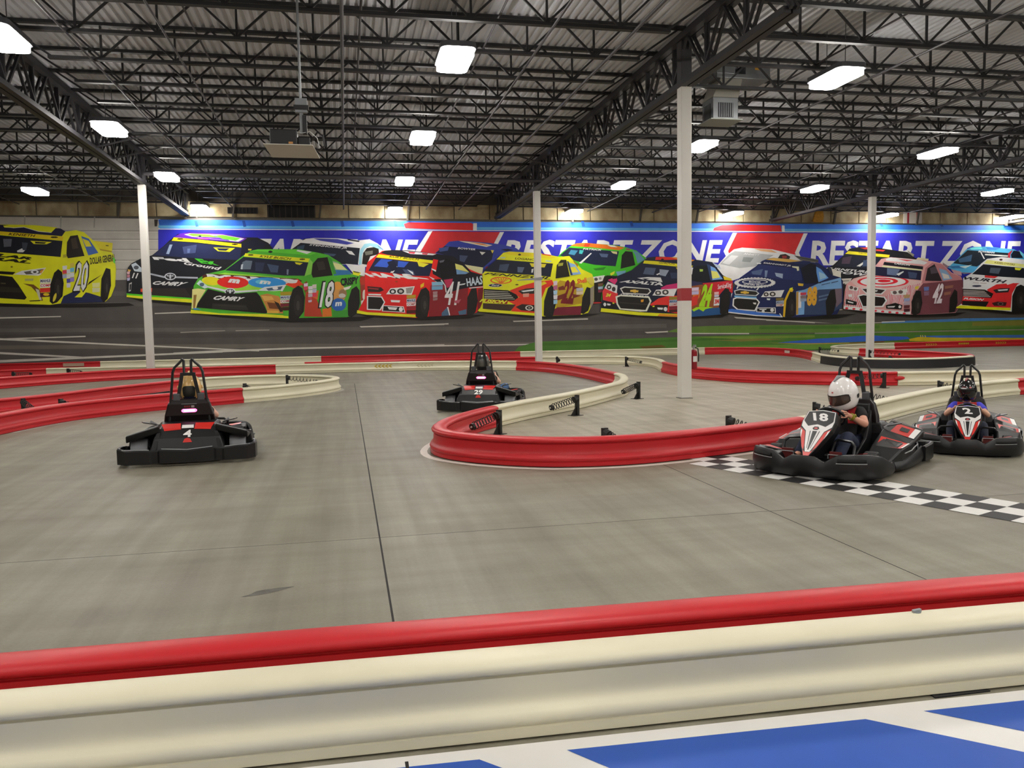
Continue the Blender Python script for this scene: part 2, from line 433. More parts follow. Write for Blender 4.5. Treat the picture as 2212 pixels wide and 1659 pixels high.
# beige insulated strip over the mural
M_ins = bpy.data.materials.new('faced_insulation'); M_ins.use_nodes = True
def _ins():
    nt = M_ins.node_tree; b = nt.nodes['Principled BSDF']; tc = nt.nodes.new('ShaderNodeTexCoord')
    mp = nt.nodes.new('ShaderNodeMapping'); mp.inputs['Scale'].default_value = (1.3, 1, 0.8)
    nt.links.new(tc.outputs['Object'], mp.inputs['Vector'])
    n = nt.nodes.new('ShaderNodeTexNoise'); n.inputs['Scale'].default_value = 1.3; n.inputs['Detail'].default_value = 8
    nt.links.new(mp.outputs['Vector'], n.inputs['Vector'])
    r = nt.nodes.new('ShaderNodeValToRGB'); e = r.color_ramp.elements
    e[0].position = 0.34; e[0].color = (*lin('#8a7656'), 1); e[1].position = 0.62; e[1].color = (*lin('#b9ac89'), 1)
    nt.links.new(n.outputs['Fac'], r.inputs['Fac']); nt.links.new(r.outputs['Color'], b.inputs['Base Color'])
    b.inputs['Roughness'].default_value = 0.75
_ins()
ins = thing('insulation_strip', 'stained beige insulation strip above the mural', 'insulation', (0, Y1, 5.98))
x = X0+0.05; random.seed(4)
while x < X1-0.3:
    w = 1.47+random.uniform(-0.06, 0.06)
    MB().box((x, -0.09-random.uniform(0, 0.03), 0.0), (min(x+w-0.03, X1), -0.02, 0.62)).obj('insulation_panel', M_ins, ins, bevel=0.02)
    x += w
studs = (-12.9, -8.6, -6.1, -4.3, -0.9, 2.7, 6.5, 9.9, 13.0, 15.7, 19.4, 22.6, 27.0, 32.0)
for x in studs:
    tag(MB().bar((x, Y1-0.16, 5.9), (x+0.14, Y1-0.2, 6.95), 0.07, 0.1).obj('wall_stud', mat('stud_grey', '#4b463f', 0.7)), 'dark steel stud on the beige strip, %s counted from the yellow car print' % ORD[studs.index(x)], 'stud', 'steel studs above the mural')
tag(MB().box((X0, Y1-0.09, 6.6), (X1, Y1, ZD)).obj('trim_1', mat('eave_dark', '#4b453f', 0.8)), 'dark eave trim above the beige insulation', kind='structure')
vent = thing('wall_vent', 'dark barred vent in the beige strip above the green car print', 'vent', (-2.0, Y1-0.13, 5.98))
MB().box((-0.95, -0.02, 0.0), (0.95, 0.0, 0.5)).obj('vent_back', mat('vent_black', '#151416', 0.7), vent)
for k in range(9): MB().box((-0.93+k*0.23, -0.05, 0.0), (-0.9+k*0.23, -0.02, 0.5)).obj('vent_bar', mat('vent_bar', '#3b3431', 0.6), vent)
vent2 = copy_tree(vent); vent2.location = (-3.9, Y1-0.13, 6.12); vent2.scale = (0.62, 1, 0.5); vent2['label'] = 'small dark barred vent high beside the larger wall vent'
tag(MB().prism([(0,0.06),(0.12,0.0),(0.5,0.0),(0.56,0.3),(0.5,0.58),(0.15,0.52)], 0.1, (21.5, Y1-0.11, 5.98), (1,0,0), (0,0,1)).obj('orange_foam_patch', mat('foam_orange', '#b5822a', 0.9, var=0.2, vscale=9), bevel=0.02), 'lumpy orange foam patch on the beige strip', 'foam patch')
bn = thing('striped_banner', 'white banner with two red stripes above the mural', 'banner', (26.3, Y1-0.15, 5.98))
MB().box((0,0,0), (1.0,0.02,0.55)).obj('cloth', mat('banner_white', '#cdc6bb', 0.8), bn)
for k in (0.2, 0.7): MB().box((k,-0.004,0.0), (k+0.1,0.0,0.55)).obj('red_stripe', mat('banner_red', '#9a2530', 0.8), bn)

# ventilation drop with louvred box
M_galv = mat('galvanised', '#85888b', 0.4, metal=0.6, var=0.1, vscale=5)
M_louv = mat('louver_dark', '#26252a', 0.5)
hv = thing('air_diffuser', 'galvanised air diffuser box hanging from a roof duct', 'air diffuser', (8.24, 17.0, 5.86))
hv.scale = (1.1, 1.0, 1.04)
MB().box((-0.34,-0.34,0.0), (0.34,0.34,0.025)).obj('bottom_flange', mat('flange_pale', '#8f938b', 0.45, metal=0.3), hv)
MB().box((-0.27,-0.27,0.025), (0.27,0.27,0.47)).obj('box_body', M_galv, hv, bevel=0.012)
for sgn, ax in ((1,'y'), (-1,'y'), (1,'x'), (-1,'x')):
    g = MB()
    if ax == 'y': g.box((-0.16, -0.275*1 if sgn < 0 else 0.27, 0.06), (0.16, -0.27 if sgn < 0 else 0.275, 0.36))
    else: g.box((-0.275 if sgn < 0 else 0.27, -0.16, 0.06), (-0.27 if sgn < 0 else 0.275, 0.16, 0.36))
    go = g.obj('grille', M_louv, hv)
    for k in range(7):
        t = -0.14+k*0.045; s = MB()
        if ax == 'y': s.box((t, 0.275*sgn-0.012, 0.065), (t+0.014, 0.275*sgn+0.012, 0.355))
        else: s.box((0.275*sgn-0.012, t, 0.065), (0.275*sgn+0.012, t+0.014, 0.355))
        s.obj('louver_blade', M_galv, go)
MB().loft([[(-0.27,-0.27,0.47),(0.27,-0.27,0.47),(0.27,0.27,0.47),(-0.27,0.27,0.47)], [(-0.1,-0.25,0.86),(0.36,-0.25,0.86),(0.36,0.35,0.86),(-0.1,0.35,0.86)]]).obj('duct_neck', mat('neck_pale', '#98958c', 0.5, metal=0.2), hv)
MB().box((-0.2,-0.3,0.86), (0.95,0.6,0.95)).box((0.42,-0.28,0.95), (0.95,0.6,1.14)).box((-0.2,-0.28,0.95), (0.2,0.6,1.14)).obj('duct', M_galv, hv, bevel=0.01)
MB().box((0.62,-0.285,1.05), (0.74,-0.279,1.1)).obj('duct_label', mat('label_amber', '#b98a2e', 0.6), hv)

# projector on a pole from the roof
pj = thing('projector', 'black projector on a pale shelf hung from a roof pole', 'projector', (-0.61, 12.4, 4.03))
M_blk = mat('device_black', '#101012', 0.45)
MB().cyl((0.08,0,0.75), (0.08,0,3.02), 0.018, 10).obj('pole', M_galv, pj, smooth=True)
MB().box((0.0,-0.04,0.6), (0.17,0.04,0.8)).box((0.06,-0.02,0.3), (0.11,0.02,0.6)).obj('pole_mount', M_galv, pj)
MB().box((-0.02,-0.06,0.64), (0.19,0.06,0.70)).box((0.1,-0.05,0.3), (0.16,0.05,0.56)).obj('clamp', M_blk, pj)
MB().hexa([(-0.44,-0.25,0.09),(0.24,-0.25,0.09),(0.32,0.22,0.0),(-0.36,0.22,0.0),(-0.44,-0.25,0.10),(0.24,-0.25,0.10),(0.32,0.22,0.012),(-0.36,0.22,0.012)]).obj('shelf', mat('shelf_pale', '#c9c5bc', 0.6), pj)
MB().box((-0.36,-0.12,0.12), (0.02,0.2,0.34)).box((0.02,-0.05,0.12), (0.2,0.15,0.25)).obj('projector_body', M_blk, pj, bevel=0.015)
MB().box((-0.1,-0.13,0.13), (-0.04,-0.12,0.16)).obj('amber_light', mat('amber_panel', '#c58a4a', 0.5), pj)
MB().tube([(0.2,0.05,0.2),(0.3,0.05,0.34),(0.38,0.05,0.30),(0.4,0.05,0.15),(0.32,0.05,0.08),(0.24,0.05,0.12)], 0.014).obj('cable_loop', M_blk, pj, smooth=True)
MB().tube([(-0.02,-0.04,0.33),(0.08,-0.05,0.3),(0.2,-0.04,0.33),(0.3,-0.03,0.24),(0.33,-0.03,0.1)], 0.006).obj('signal_wire', mat('wire_white', '#c9c9c9', 0.5), pj, smooth=True)
# a long spiral duct line across the hall
tag(MB().cyl((-5.9, 27.1, 6.3), (19.2, 27.1, 6.3), 0.06, 10).obj('cross_pipe', M_pipe, smooth=True), 'dark cross pipe running across the hall behind the projector', 'pipe')
# ---------------------------------------------------------------- barriers
M_red = mat('barrier_red', '#c5222a', 0.42, spec=0.4, var=0.06, vscale=1.5, bump=0.04, bscale=90)
M_cream = mat('barrier_cream', '#dcd6ba', 0.42, spec=0.4, var=0.04, vscale=1.5, bump=0.03, bscale=90)
M_black = mat('black_steel', '#161513', 0.5)
HALF = [(0.095,0.0),(0.108,0.008),(0.108,0.046),(0.101,0.051),(0.101,0.056),(0.111,0.063),(0.117,0.078),(0.115,0.096),(0.105,0.112),(0.088,0.126),(0.075,0.147),(0.069,0.172),(0.067,0.205),(0.068,0.243),(0.059,0.248),(0.059,0.254),(0.075,0.260),(0.089,0.270),(0.093,0.284),(0.087,0.299),(0.071,0.311),(0.045,0.319),(0.015,0.322)]
HALF = [(x, z*0.97) for x, z in HALF]
PROF = HALF + [(-x, z) for x, z in HALF[::-1]]
def sweep(path, gap0=True, gap1=True):
    rings = []
    N = len(path)
    for i, p in enumerate(path):
        d = (path[min(i+1,N-1)]-path[max(i-1,0)]).normalized(); nrm = Vector((d.y, -d.x, 0))
        q = p.copy()
        if i == 0 and gap0: q += d*0.004
        if i == N-1 and gap1: q -= d*0.004
        rings.append([q+nrm*x+Vector((0,0,z+0.002)) for x, z in PROF])
    return rings
def barrier(label, pts, cuts, step=0.18):
    """cuts: list of (colour, index of the traced point where that section ends)"""
    path, idx = smooth_path(pts, step)
    root = thing('track_barrier', label, 'barrier', (path[0].x, path[0].y, 0), 0, 'track barriers')
    off = path[0].copy(); a = 0
    for colr, e in cuts:
        b = idx[e]; seg = [p-off for p in path[a:b+1]]
        MB().loft(sweep(seg)).obj('barrier_section', M_red if colr == 'r' else M_cream, root, smooth=True, angle=50)
        a = b
    return root, path, idx
def ribbon(path, o0, o1, z=0.0022):
    vs = []; fs = []
    for i, p in enumerate(path):
        d = (path[min(i+1,len(path)-1)]-path[max(i-1,0)]).normalized(); n = Vector((d.y, -d.x, 0))
        vs += [p+n*o0+Vector((0,0,z)), p+n*o1+Vector((0,0,z))]
    for i in range(len(path)-1): fs.append((2*i, 2*i+1, 2*i+3, 2*i+2))
    return MB().add(vs, fs)

BP = [(-10.6,22.2),(-9.15,24.2),(-8.38,25.25),(-7.43,26.15),(-6.34,26.88),(-5.01,27.18),(-2.29,27.5),(-0.72,27.55),(0.79,27.45),(2.64,27.3),(4.11,26.75),(5.48,25.85),(6.2,24.2),(6.45,21.6),(6.36,18.6),(6.2,17.7),(5.89,16.74),(5.48,15.87),(5.17,15.46),(4.54,14.63),(3.8,13.75),(3.2,13.13),(2.65,12.56),(2.14,11.95),(1.81,11.49),(1.49,10.98),(1.26,10.5),(1.11,10.04),(1.06,9.66),(1.12,9.36),(1.25,9.12),(1.48,8.86),(1.73,8.65),(2.06,8.46),(2.32,8.38),(2.68,8.33),(3.06,8.34),(3.49,8.43),(3.95,8.57),(4.44,8.73),(5.0,8.96),(5.58,9.23),(6.36,9.73),(7.29,10.38),(7.91,10.85),(8.76,11.43),(9.67,12.03),(10.73,12.62),(11.68,13.09),(12.7,13.43),(14.3,13.8),(17.5,14.0)]
_, bpath, bidx = barrier('long winding red and cream barrier with the rounded red nose, beside the checkered line', BP, [('r',6),('w',11),('r',14),('w',23),('r',41),('w',49),('r',51)])
DP = [(-5.6,11.2),(-5.35,12.5),(-5.16,13.57),(-5.02,14.15),(-4.84,14.73),(-4.6,15.22),(-4.2,15.72),(-3.76,16.2),(-3.24,16.62),(-2.66,16.98),(-2.13,17.36),(-1.61,17.75),(-1.12,18.2),(-0.62,18.88),(-0.30,19.6),(-0.24,20.05),(-0.36,20.6),(-0.75,21.2),(-1.34,21.65),(-1.97,21.82),(-2.58,21.78),(-3.18,21.6),(-3.7,21.2),(-4.1,20.5),(-4.55,19.75),(-5.05,18.9),(-5.43,18.0),(-5.8,17.2),(-6.28,16.54),(-7.1,15.7),(-8.6,15.0)]
_, dpath, didx = barrier('red and cream hairpin barrier ahead of kart number 4', DP, [('r',10),('w',22),('r',30)])
GP = [(-13.5,27.6),(-10.78,28.75),(-9.6,29.1),(-7.98,29.1),(-5.4,29.0),(-3.4,28.9),(-1.36,28.8),(2.8,28.9),(6.8,28.6),(8.9,28.1),(9.73,27.3),(10.04,26.1),(9.84,24.6),(9.34,22.92),(9.11,21.43),(9.04,20.14),(9.24,19.08),(9.52,18.31),(10.03,17.62),(11.15,16.65),(12.13,16.16),(13.43,15.88),(14.92,15.62),(18.5,15.4)]
_, gpath, gidx = barrier('red and cream barrier passing behind the banded column, with a cream bend', GP, [('r',2),('w',6),('r',8),('w',13),('r',20),('w',23)])
EP = [(-17.5,34.3),(-13.0,34.3),(-9.4,34.3),(-6.3,34.28),(-3.7,34.26),(-0.97,34.24),(3.3,34.24),(7.33,34.2),(11.1,34.0),(13.5,33.9),(15.6,33.7),(17.0,33.0),(17.7,31.8),(17.6,29.4),(16.66,26.72),(15.79,24.74),(15.38,23.0),(15.45,22.1),(15.95,21.4),(17.1,21.15),(18.4,21.5),(18.95,21.8),(19.75,22.9),(20.04,24.24),(20.19,26.11),(20.16,27.96),(20.05,28.89),(20.1,30.04),(20.5,31.5),(22.16,33.2),(25.38,34.1),(28.38,34.25),(32.3,34.25),(42,34.25)]
eroot, epath, eidx = barrier('red and cream barrier at the foot of the mural with the black-faced loop', EP, [('r',2),('w',5),('r',7),('w',10),('r',14),('w',21),('r',26),('w',30),('r',33)])
# black rubber face on the loop
seg = epath[eidx[15]:eidx[23]+1]; off = epath[0].copy()
vs = []; fs = []
for i, p in enumerate(seg):
    d = (seg[min(i+1,len(seg)-1)]-seg[max(i-1,0)]).normalized(); n = Vector((d.y, -d.x, 0)); q = p-off
    for o, z in ((0.119,0.01),(0.130,0.01),(0.115,0.262),(0.100,0.262)): vs.append(q+n*o+Vector((0,0,z)))
for i in range(len(seg)-1):
    for k in range(4): fs.append((4*i+k, 4*i+(k+1)%4, 4*i+4+(k+1)%4, 4*i+4+k))
fs += [(0,1,2,3), tuple(range(4*len(seg)-4, 4*len(seg)))[::-1]]
rf = MB().add(vs, fs).obj('rubber_face', mat('rubber_face', '#1b191c', 0.55), eroot, smooth=True)
tag(rf, 'black rubber facing strip')
# painted white lines beside the barriers
M_line = mat('line_white', '#cfc8bf', 0.6, var=0.06, vscale=6)
ribbon(bpath[bidx[24]:bidx[42]+1], 0.15, 0.235).obj('painted_line', M_line, fl, fix=False)
ribbon(bpath[bidx[42]:bidx[49]+1], 0.11, 0.20).obj('painted_line', mat('line_grey', '#a9a49c', 0.6), fl, fix=False)
ribbon(bpath[bidx[11]:bidx[16]+1], 0.12, 0.2).obj('painted_line', MATS['line_grey'], fl, fix=False)
ribbon(dpath[didx[2]:didx[17]+1], 0.10, 0.19).obj('painted_line', MATS['line_grey'], fl, fix=False)
ribbon(epath[eidx[11]:eidx[24]+1], 0.12, 0.21).obj('painted_line', MATS['line_grey'], fl, fix=False)
# foreground pair of rails
def rail(label, y_at, colr, name='track_barrier'):
    pts = [(x, y_at(x)) for x in (-5.0, -2.0, 1.0, 4.0, 8.0)]
    return barrier(label, pts, [(colr, 4)], 1.0)[0]
cr = rail('cream barrier rail along the blue and white floor print', lambda x: 2.978-0.027*x, 'w'); cr.scale.z = 0.96
rail('red barrier rail just behind the cream rail', lambda x: 3.305-0.027*x, 'r')
wn = thing('wing_nut', 'small grey wing nut on top of the cream rail', 'wing nut', (2.33, 2.945, 0.295))
MB().cyl((0,0,0), (0,0,0.01), 0.016, 10).bar((-0.02,0,0.012), (0.02,0.004,0.014), 0.012, 0.012).obj('nut', mat('zinc', '#9aa0a6', 0.35, metal=0.6), wn)
tag(MB().box((2.3, 2.79, 0.0005), (2.56, 2.85, 0.006)).obj('rubber_shim', mat('shim_black', '#15151a', 0.6)), 'flat black rubber shim under the cream rail', 'shim')

# foreground floor print: white field with slanted blue panels
fp = thing('floor_print', 'white floor print with slanted blue panels before the cream rail', 'floor print', (0, 0, 0))
M_fw = mat('print_white', '#e6e4e0', 0.5, var=0.04, vscale=3); M_fb = mat('print_blue', '#2757b4', 0.5, var=0.05, vscale=3)
MB().add([(-3.5,1.0,0.0018),(6,1.0,0.0018),(6,2.68,0.0018),(-3.5,2.935,0.0018)][:4], [(0,1,2,3)]).obj('white_field', M_fw, fp, fix=False)
def slab(pts): 
    MB().add([(x, y, 0.0030) for x, y in pts], [tuple(range(len(pts)))]).obj('blue_panel', M_fb, fp, fix=False)
slab([(0.74,2.745),(1.92,2.70),(2.31,2.36),(2.75,1.97),(2.95,1.6),(1.55,1.65),(1.15,2.2)])
slab([(2.18,2.705),(3.5,2.66),(4.3,1.9),(4.0,1.55),(3.2,1.6),(2.63,2.30)])
slab([(-0.75,2.80),(0.42,2.755),(0.66,2.5),(1.1,1.9),(0.9,1.7),(-0.3,1.8)])
slab([(-2.3,2.83),(-1.05,2.80),(-0.6,2.2),(-0.4,1.8),(-1.8,1.8)])

# chequered line
ck = thing('checkered_line', 'black and white checkered start line on the floor', 'floor marking', (3.585, 8.12, 0))
d = Vector((0.392, -0.92, 0)); n = Vector((0.92, 0.392, 0)); sq = 0.231
M_cw = mat('check_white', '#dcdad6', 0.55, var=0.04, vscale=5); M_cb = mat('check_black', '#1d1b1b', 0.62, var=0.1, vscale=5)
cw = MB().add([(0,0,0), tuple(d*sq), tuple(d*sq+n*sq), tuple(n*sq)], [(3,2,1,0)]).mesh('checker_square', fix=False); cb = cw.copy()
cw.materials.append(M_cw); cb.materials.append(M_cb)
for i in range(-1, 20):
    for j in range(3):
        if i == -1 and j == 0: continue
        o = link('checker_square', cw if (i+j) % 2 == 0 else cb, ck); o.location = d*sq*i+n*sq*j+Vector((0,0,0.0032))

# ---------------------------------------------------------------- spring posts behind the barriers
M_bolt = mat('bolt_zinc', '#c9c8c2', 0.35, metal=0.5)
def spring_post(label, base, target, coils=9):
    base = Vector((*base, 0)); target = Vector((*target, 0.17)); L = (target-base)
    ang = math.atan2(L.y, L.x); dist = math.hypot(L.x, L.y)
    t = thing('spring_post', label, 'spring post', base, ang, 'barrier spring posts')
    MB().box((-0.08,-0.08,0), (0.13,0.08,0.008)).obj('base_plate', M_black, t)
    MB().box((-0.03,-0.035,0.008), (0.015,0.035,0.34)).obj('upright', M_black, t)
    MB().prism([(0.015,0.008),(0.12,0.008),(0.015,0.15)], 0.012, (0,0.006,0), (1,0,0), (0,0,1)).obj('gusset', M_black, t)
    a = Vector((0.045,0,0.265)); b = Vector((dist-0.03,0,0.17)); ax = (b-a); u = Vector((0,1,0)); w = ax.normalized().cross(u)
    pts = []
    for k in range(coils*10+1):
        s = k/(coils*10); th = 2*math.pi*k/10; pts.append(a+ax*s+(u*math.cos(th)+w*math.sin(th))*0.052)
    MB().tube(pts, 0.0065, 5).obj('coil_spring', M_black, t, smooth=True)
    MB().cyl(a-ax.normalized()*0.05, a+ax.normalized()*0.015, 0.054, 12).obj('spring_seat', M_black, t)
    e = MB().cyl(b-ax.normalized()*0.01, b+ax.normalized()*0.03, 0.045, 12).obj('spring_end', M_black, t)
    MB().cyl(b+ax.normalized()*0.028, b+ax.normalized()*0.045, 0.014, 8).obj('bolt', M_bolt, e)
def mid(path, i, off):
    p = path[i]; d = (path[i+1]-path[i-1]).normalized(); return (p.x+d.y*off, p.y-d.x*off)
spring_post('spring post inside the rounded red nose of the winding barrier', (2.06,11.08), (1.62,10.72))
spring_post('spring post behind the cream run nearest the red nose', (3.72,12.92), (3.22,12.72))
spring_post('spring post at the cream bend beside the banded column', (5.67,15.28), (5.28,15.10))
spring_post('spring post behind the middle of the curved red run', (2.86,8.78), (3.0,8.50), 7)
spring_post('spring post behind the curved red run nearer kart 18', (4.70,9.42), (4.95,9.06), 7)
spring_post('spring post behind the cream run beside the white helmet', (6.60,10.55), (6.95,10.26), 7)
spring_post('spring post behind the cream run seen through the roll frame of kart 18', (8.30,11.75), (8.68,11.50), 7)
spring_post('spring post behind the cream run beside the black helmet', (10.85,13.25), (11.2,12.98), 6)
spring_post('spring post in front of the distant cream bend', (9.30,26.2), (9.66,25.7), 8)
spring_post('spring post before the red run that ends beside the white helmet', (11.45,15.66), (11.30,16.42), 6)
spring_post('spring post inside the hairpin, near its cream tip', (-1.45,20.95), (-0.72,20.75), 8)
spring_post('spring post inside the hairpin behind its near cream run', (-2.15,18.25), (-1.85,17.72), 6)
spring_post('spring post inside the hairpin at the picture edge', (-5.70,16.0), (-5.05,14.75), 9)
spring_post('small spring post low behind the near red run of the hairpin', (-4.95,15.6), (-4.6,15.4), 5)
spring_post('spring post behind the far red run, first from the picture edge', (-9.7,26.6), (-9.9,28.55), 9)
spring_post('spring post before the far cream run by the number 20 car print', (-8.6,27.9), (-8.5,28.85), 7)
spring_post('spring post before the far cream run beside the middle column', (7.25,27.6), (7.5,28.3), 6)
spring_post('spring post on the far inner side of the loop beside its cream run', (19.2,30.4), (19.95,30.2), 7)
spring_post('spring post just behind the black-faced part of the loop', (16.5,22.3), (16.2,21.6), 6)
spring_post('spring post inside the loop beside its far red run', (18.9,26.7), (19.95,26.4), 8)
st = MB().hexa([(0,-0.02,0.0),(1,-0.02,0.0),(1,0.02,0.0),(0,0.02,0.0),(0,-0.02,1),(1,-0.02,1),(1,0.02,1),(0,0.02,1)]).obj('rubber_beam', mat('beam_black', '#141212', 0.6), bevel=0.004)
a = Vector((-5.1,17.35,0)); b = Vector((-4.02,19.9,0)); st.location = a; st.rotation_euler.z = math.atan2((b-a).y, (b-a).x); st.scale = ((b-a).length, 1, 0.11)
tag(st, 'long black rubber beam lying inside the hairpin barrier', 'beam')
# ---------------------------------------------------------------- karts
M_plast = mat('kart_plastic', '#0e0f11', 0.40, spec=0.5, bump=0.03, bscale=140)
M_frame = mat('kart_frame', '#18191c', 0.3, spec=0.6)
M_seat = mat('kart_seat', '#121214', 0.5)
M_tyre = mat('tyre_rubber', '#1e1e20', 0.6)
M_slick = mat('pale_slick', '#9a9da1', 0.55)  # rear tyres in a paler grey than the front ones
M_hub = mat('hub_alloy', '#3a3b3e', 0.4, metal=0.7)
M_kred = mat('kart_red', '#d02a20', 0.35); M_kwhite = mat('kart_white', '#e9e8e6', 0.35); M_kblack = mat('kart_black_print', '#0d0d0f', 0.35)
M_edge = mat('edge_highlight_and_trim', '#9a9c9e', 0.5)  # pale grey for painted glints on bumper edges, also for thin bars and trim
M_brake = mat('brake_light', '#ff5a9a', 0.3, emit=5.0); M_brake_core = mat('brake_light_core', '#ffd0f0', 0.3, emit=9.0)

def wall_strip(path, tops, z0=0.03, th=0.04, bulge=0.02, z_line=None):
    """upright plastic bumper wall along a plan path with a varying top edge"""
    rings = []; N = len(path); P = [Vector((p[0], p[1], 0)) for p in path]
    for i, p in enumerate(P):
        d = (P[min(i+1,N-1)]-P[max(i-1,0)]).normalized(); n = Vector((d.y, -d.x, 0)); t = tops[i]
        rings.append([p+n*o+Vector((0,0,z)) for o, z in ((-th,z0+0.01),(0,z0),(bulge,z0+0.25*(t-z0)),(bulge,z0+0.5*(t-z0)),(0.006,t-0.02),(-0.004,t),(-th*0.6,t+0.004),(-th,t-0.01))])
    return rings
def dense(path, tops, n=3):
    P2, T2 = [], []
    for i in range(len(path)-1):
        p0 = path[max(i-1,0)]; p1 = path[i]; p2 = path[i+1]; p3 = path[min(i+2,len(path)-1)]
        for k in range(n):
            t = k/n
            P2.append(tuple(0.5*(2*p1[j]+(p2[j]-p0[j])*t+(2*p0[j]-5*p1[j]+4*p2[j]-p3[j])*t*t+(3*p1[j]-p0[j]-3*p2[j]+p3[j])*t**3) for j in (0, 1)))
            T2.append(tops[i]*(1-t)+tops[i+1]*t)
    P2.append(path[-1]); T2.append(tops[-1]); return P2, T2

def make_kart(number, label, loc, heading, scale):
    K = thing('go_kart', label, 'go-kart', loc, math.radians(heading-90), 'rental go-karts')
    K.scale = (scale,)*3
    # floor tray and frame rails
    MB().box((-0.34,-0.85,0.05), (0.34,0.88,0.065)).obj('floor_tray', M_frame, K)
    for s in (-1, 1):
        MB().tube([(s*0.36,-0.9,0.08),(s*0.36,-0.2,0.08),(s*0.34,0.4,0.08),(s*0.25,0.85,0.09)], 0.018).obj('frame_rail', M_frame, K, smooth=True)
    # front bumper
    hp = [(0.63,0.16),(0.68,0.36),(0.665,0.60),(0.60,0.78),(0.48,0.89),(0.34,0.945),(0.21,0.965),(0.12,0.985),(0.0,0.995)]
    ht = [0.13,0.14,0.235,0.27,0.275,0.265,0.185,0.235,0.24]
    pth = [(-x, y) for x, y in hp]+[(x, y) for x, y in hp[-2::-1]]; tp = ht+ht[-2::-1]
    pth = pth[::-1]; tp = tp[::-1]
    p2, t2 = dense(pth, tp)
    MB().loft(wall_strip(p2, t2)).obj('front_bumper', M_plast, K, smooth=True, angle=35)
    for s in (-1, 1):
        # front pod over the wheel arm, with its own slot and graphic
        fp_ = MB().loft([[(s*0.26,0.60,0.12),(s*0.60,0.50,0.12),(s*0.60,0.50,0.235),(s*0.28,0.60,0.20)], [(s*0.25,0.72,0.12),(s*0.63,0.66,0.12),(s*0.61,0.66,0.265),(s*0.30,0.72,0.225)], [(s*0.26,0.90,0.12),(s*0.50,0.84,0.12),(s*0.48,0.84,0.255),(s*0.30,0.90,0.215)]]).obj('front_pod', M_plast, K, bevel=0.012)
        MB().add([(s*0.34,0.62,0.229),(s*0.52,0.60,0.262),(s*0.54,0.70,0.272),(s*0.38,0.72,0.250)], [(0,1,2,3)]).obj('red_sticker', M_kred, fp_)
        MB().tube([(s*0.33,0.966,0.188),(s*0.42,0.945,0.190),(s*0.51,0.898,0.190),(s*0.585,0.828,0.188)], 0.005).obj('slot_highlight', M_edge, K, smooth=True)  # pale tube drawn as the glint along the slot rim
        MB().tube([(s*0.34,0.958,0.214),(s*0.42,0.938,0.216),(s*0.50,0.892,0.216),(s*0.57,0.826,0.214)], 0.020).obj('slot_shade', mat('slot_shade_black', '#030303', 0.8), K, smooth=True)  # near-black tube paints the shade of a slot opening
        # hoop over the pedals
        MB().tube([(s*0.13,0.55,0.20),(s*0.15,0.50,0.33),(s*0.19,0.50,0.36),(s*0.33,0.52,0.35),(s*0.37,0.55,0.31),(s*0.37,0.60,0.2)], 0.016).obj('pedal_hoop', M_frame, K, smooth=True)
        MB().box((s*0.25-0.06,0.74,0.1), (s*0.25+0.06,0.76,0.27)).obj('pedal', mat('pedal_red', '#5e1a18', 0.5), K)
        MB().tube([(s*0.18,0.77,0.2),(s*0.18,0.77,0.24),(s*0.32,0.77,0.24),(s*0.32,0.77,0.2)], 0.005).obj('pedal_bar', M_edge, K)
        # side bumper and side pod
        sp = [(s*0.645,0.17),(s*0.70,0.02),(s*0.71,-0.25),(s*0.71,-0.48),(s*0.705,-0.62)]; stp = [0.12,0.12,0.15,0.18,0.20]
        if s > 0: sp = sp[::-1]; stp = stp[::-1]
        sp, stp = dense(sp, stp); 
        if s < 0: sp = sp[::-1]; stp = stp[::-1]
        sp = sp[::-1]; stp = stp[::-1]
        MB().loft(wall_strip(sp, stp, th=0.03)).obj('side_bumper', M_plast, K, smooth=True, angle=35)
        pod = MB().loft([[(s*0.36,0.28,0.07),(s*0.62,0.24,0.07),(s*0.61,0.24,0.13),(s*0.38,0.28,0.15)], [(s*0.36,0.05,0.07),(s*0.69,0.02,0.07),(s*0.67,0.02,0.24),(s*0.38,0.06,0.27)], [(s*0.36,-0.22,0.07),(s*0.71,-0.24,0.07),(s*0.68,-0.24,0.265),(s*0.36,-0.20,0.34)], [(s*0.36,-0.40,0.07),(s*0.71,-0.40,0.07),(s*0.68,-0.40,0.29),(s*0.35,-0.42,0.40)]]).obj('side_pod', M_plast, K, bevel=0.015)
        MB().add([(s*0.42,0.03,0.269),(s*0.655,0.01,0.247),(s*0.665,-0.22,0.272),(s*0.40,-0.19,0.337)], [(0,1,2,3)]).obj('red_sticker', M_kred, pod)
        MB().add([(s*0.48,-0.01,0.267),(s*0.62,-0.02,0.259),(s*0.62,-0.19,0.281),(s*0.46,-0.16,0.321)], [(0,1,2,3)]).obj('black_sticker', M_kblack, pod)
        MB().add([(s*0.655,0.0,0.252),(s*0.672,0.0,0.252),(s*0.682,-0.23,0.272),(s*0.664,-0.23,0.2755)], [(0,1,2,3)]).obj('white_stripe', M_kwhite, pod)
        MB().tube([(s*0.70,0.0,0.20),(s*0.715,-0.18,0.21),(s*0.72,-0.26,0.235),(s*0.715,-0.40,0.25)], 0.006).obj('pod_edge', M_edge, pod, smooth=True)
        # rear fender arm over the tyre, with white and red print
        rf_ = MB().hexa([(s*0.30,-0.84,0.36),(s*0.655,-0.84,0.26),(s*0.675,-0.40,0.24),(s*0.34,-0.38,0.33),(s*0.30,-0.86,0.44),(s*0.655,-0.86,0.34),(s*0.68,-0.40,0.27),(s*0.34,-0.38,0.365)]).obj('rear_fender', M_plast, K, bevel=0.012)
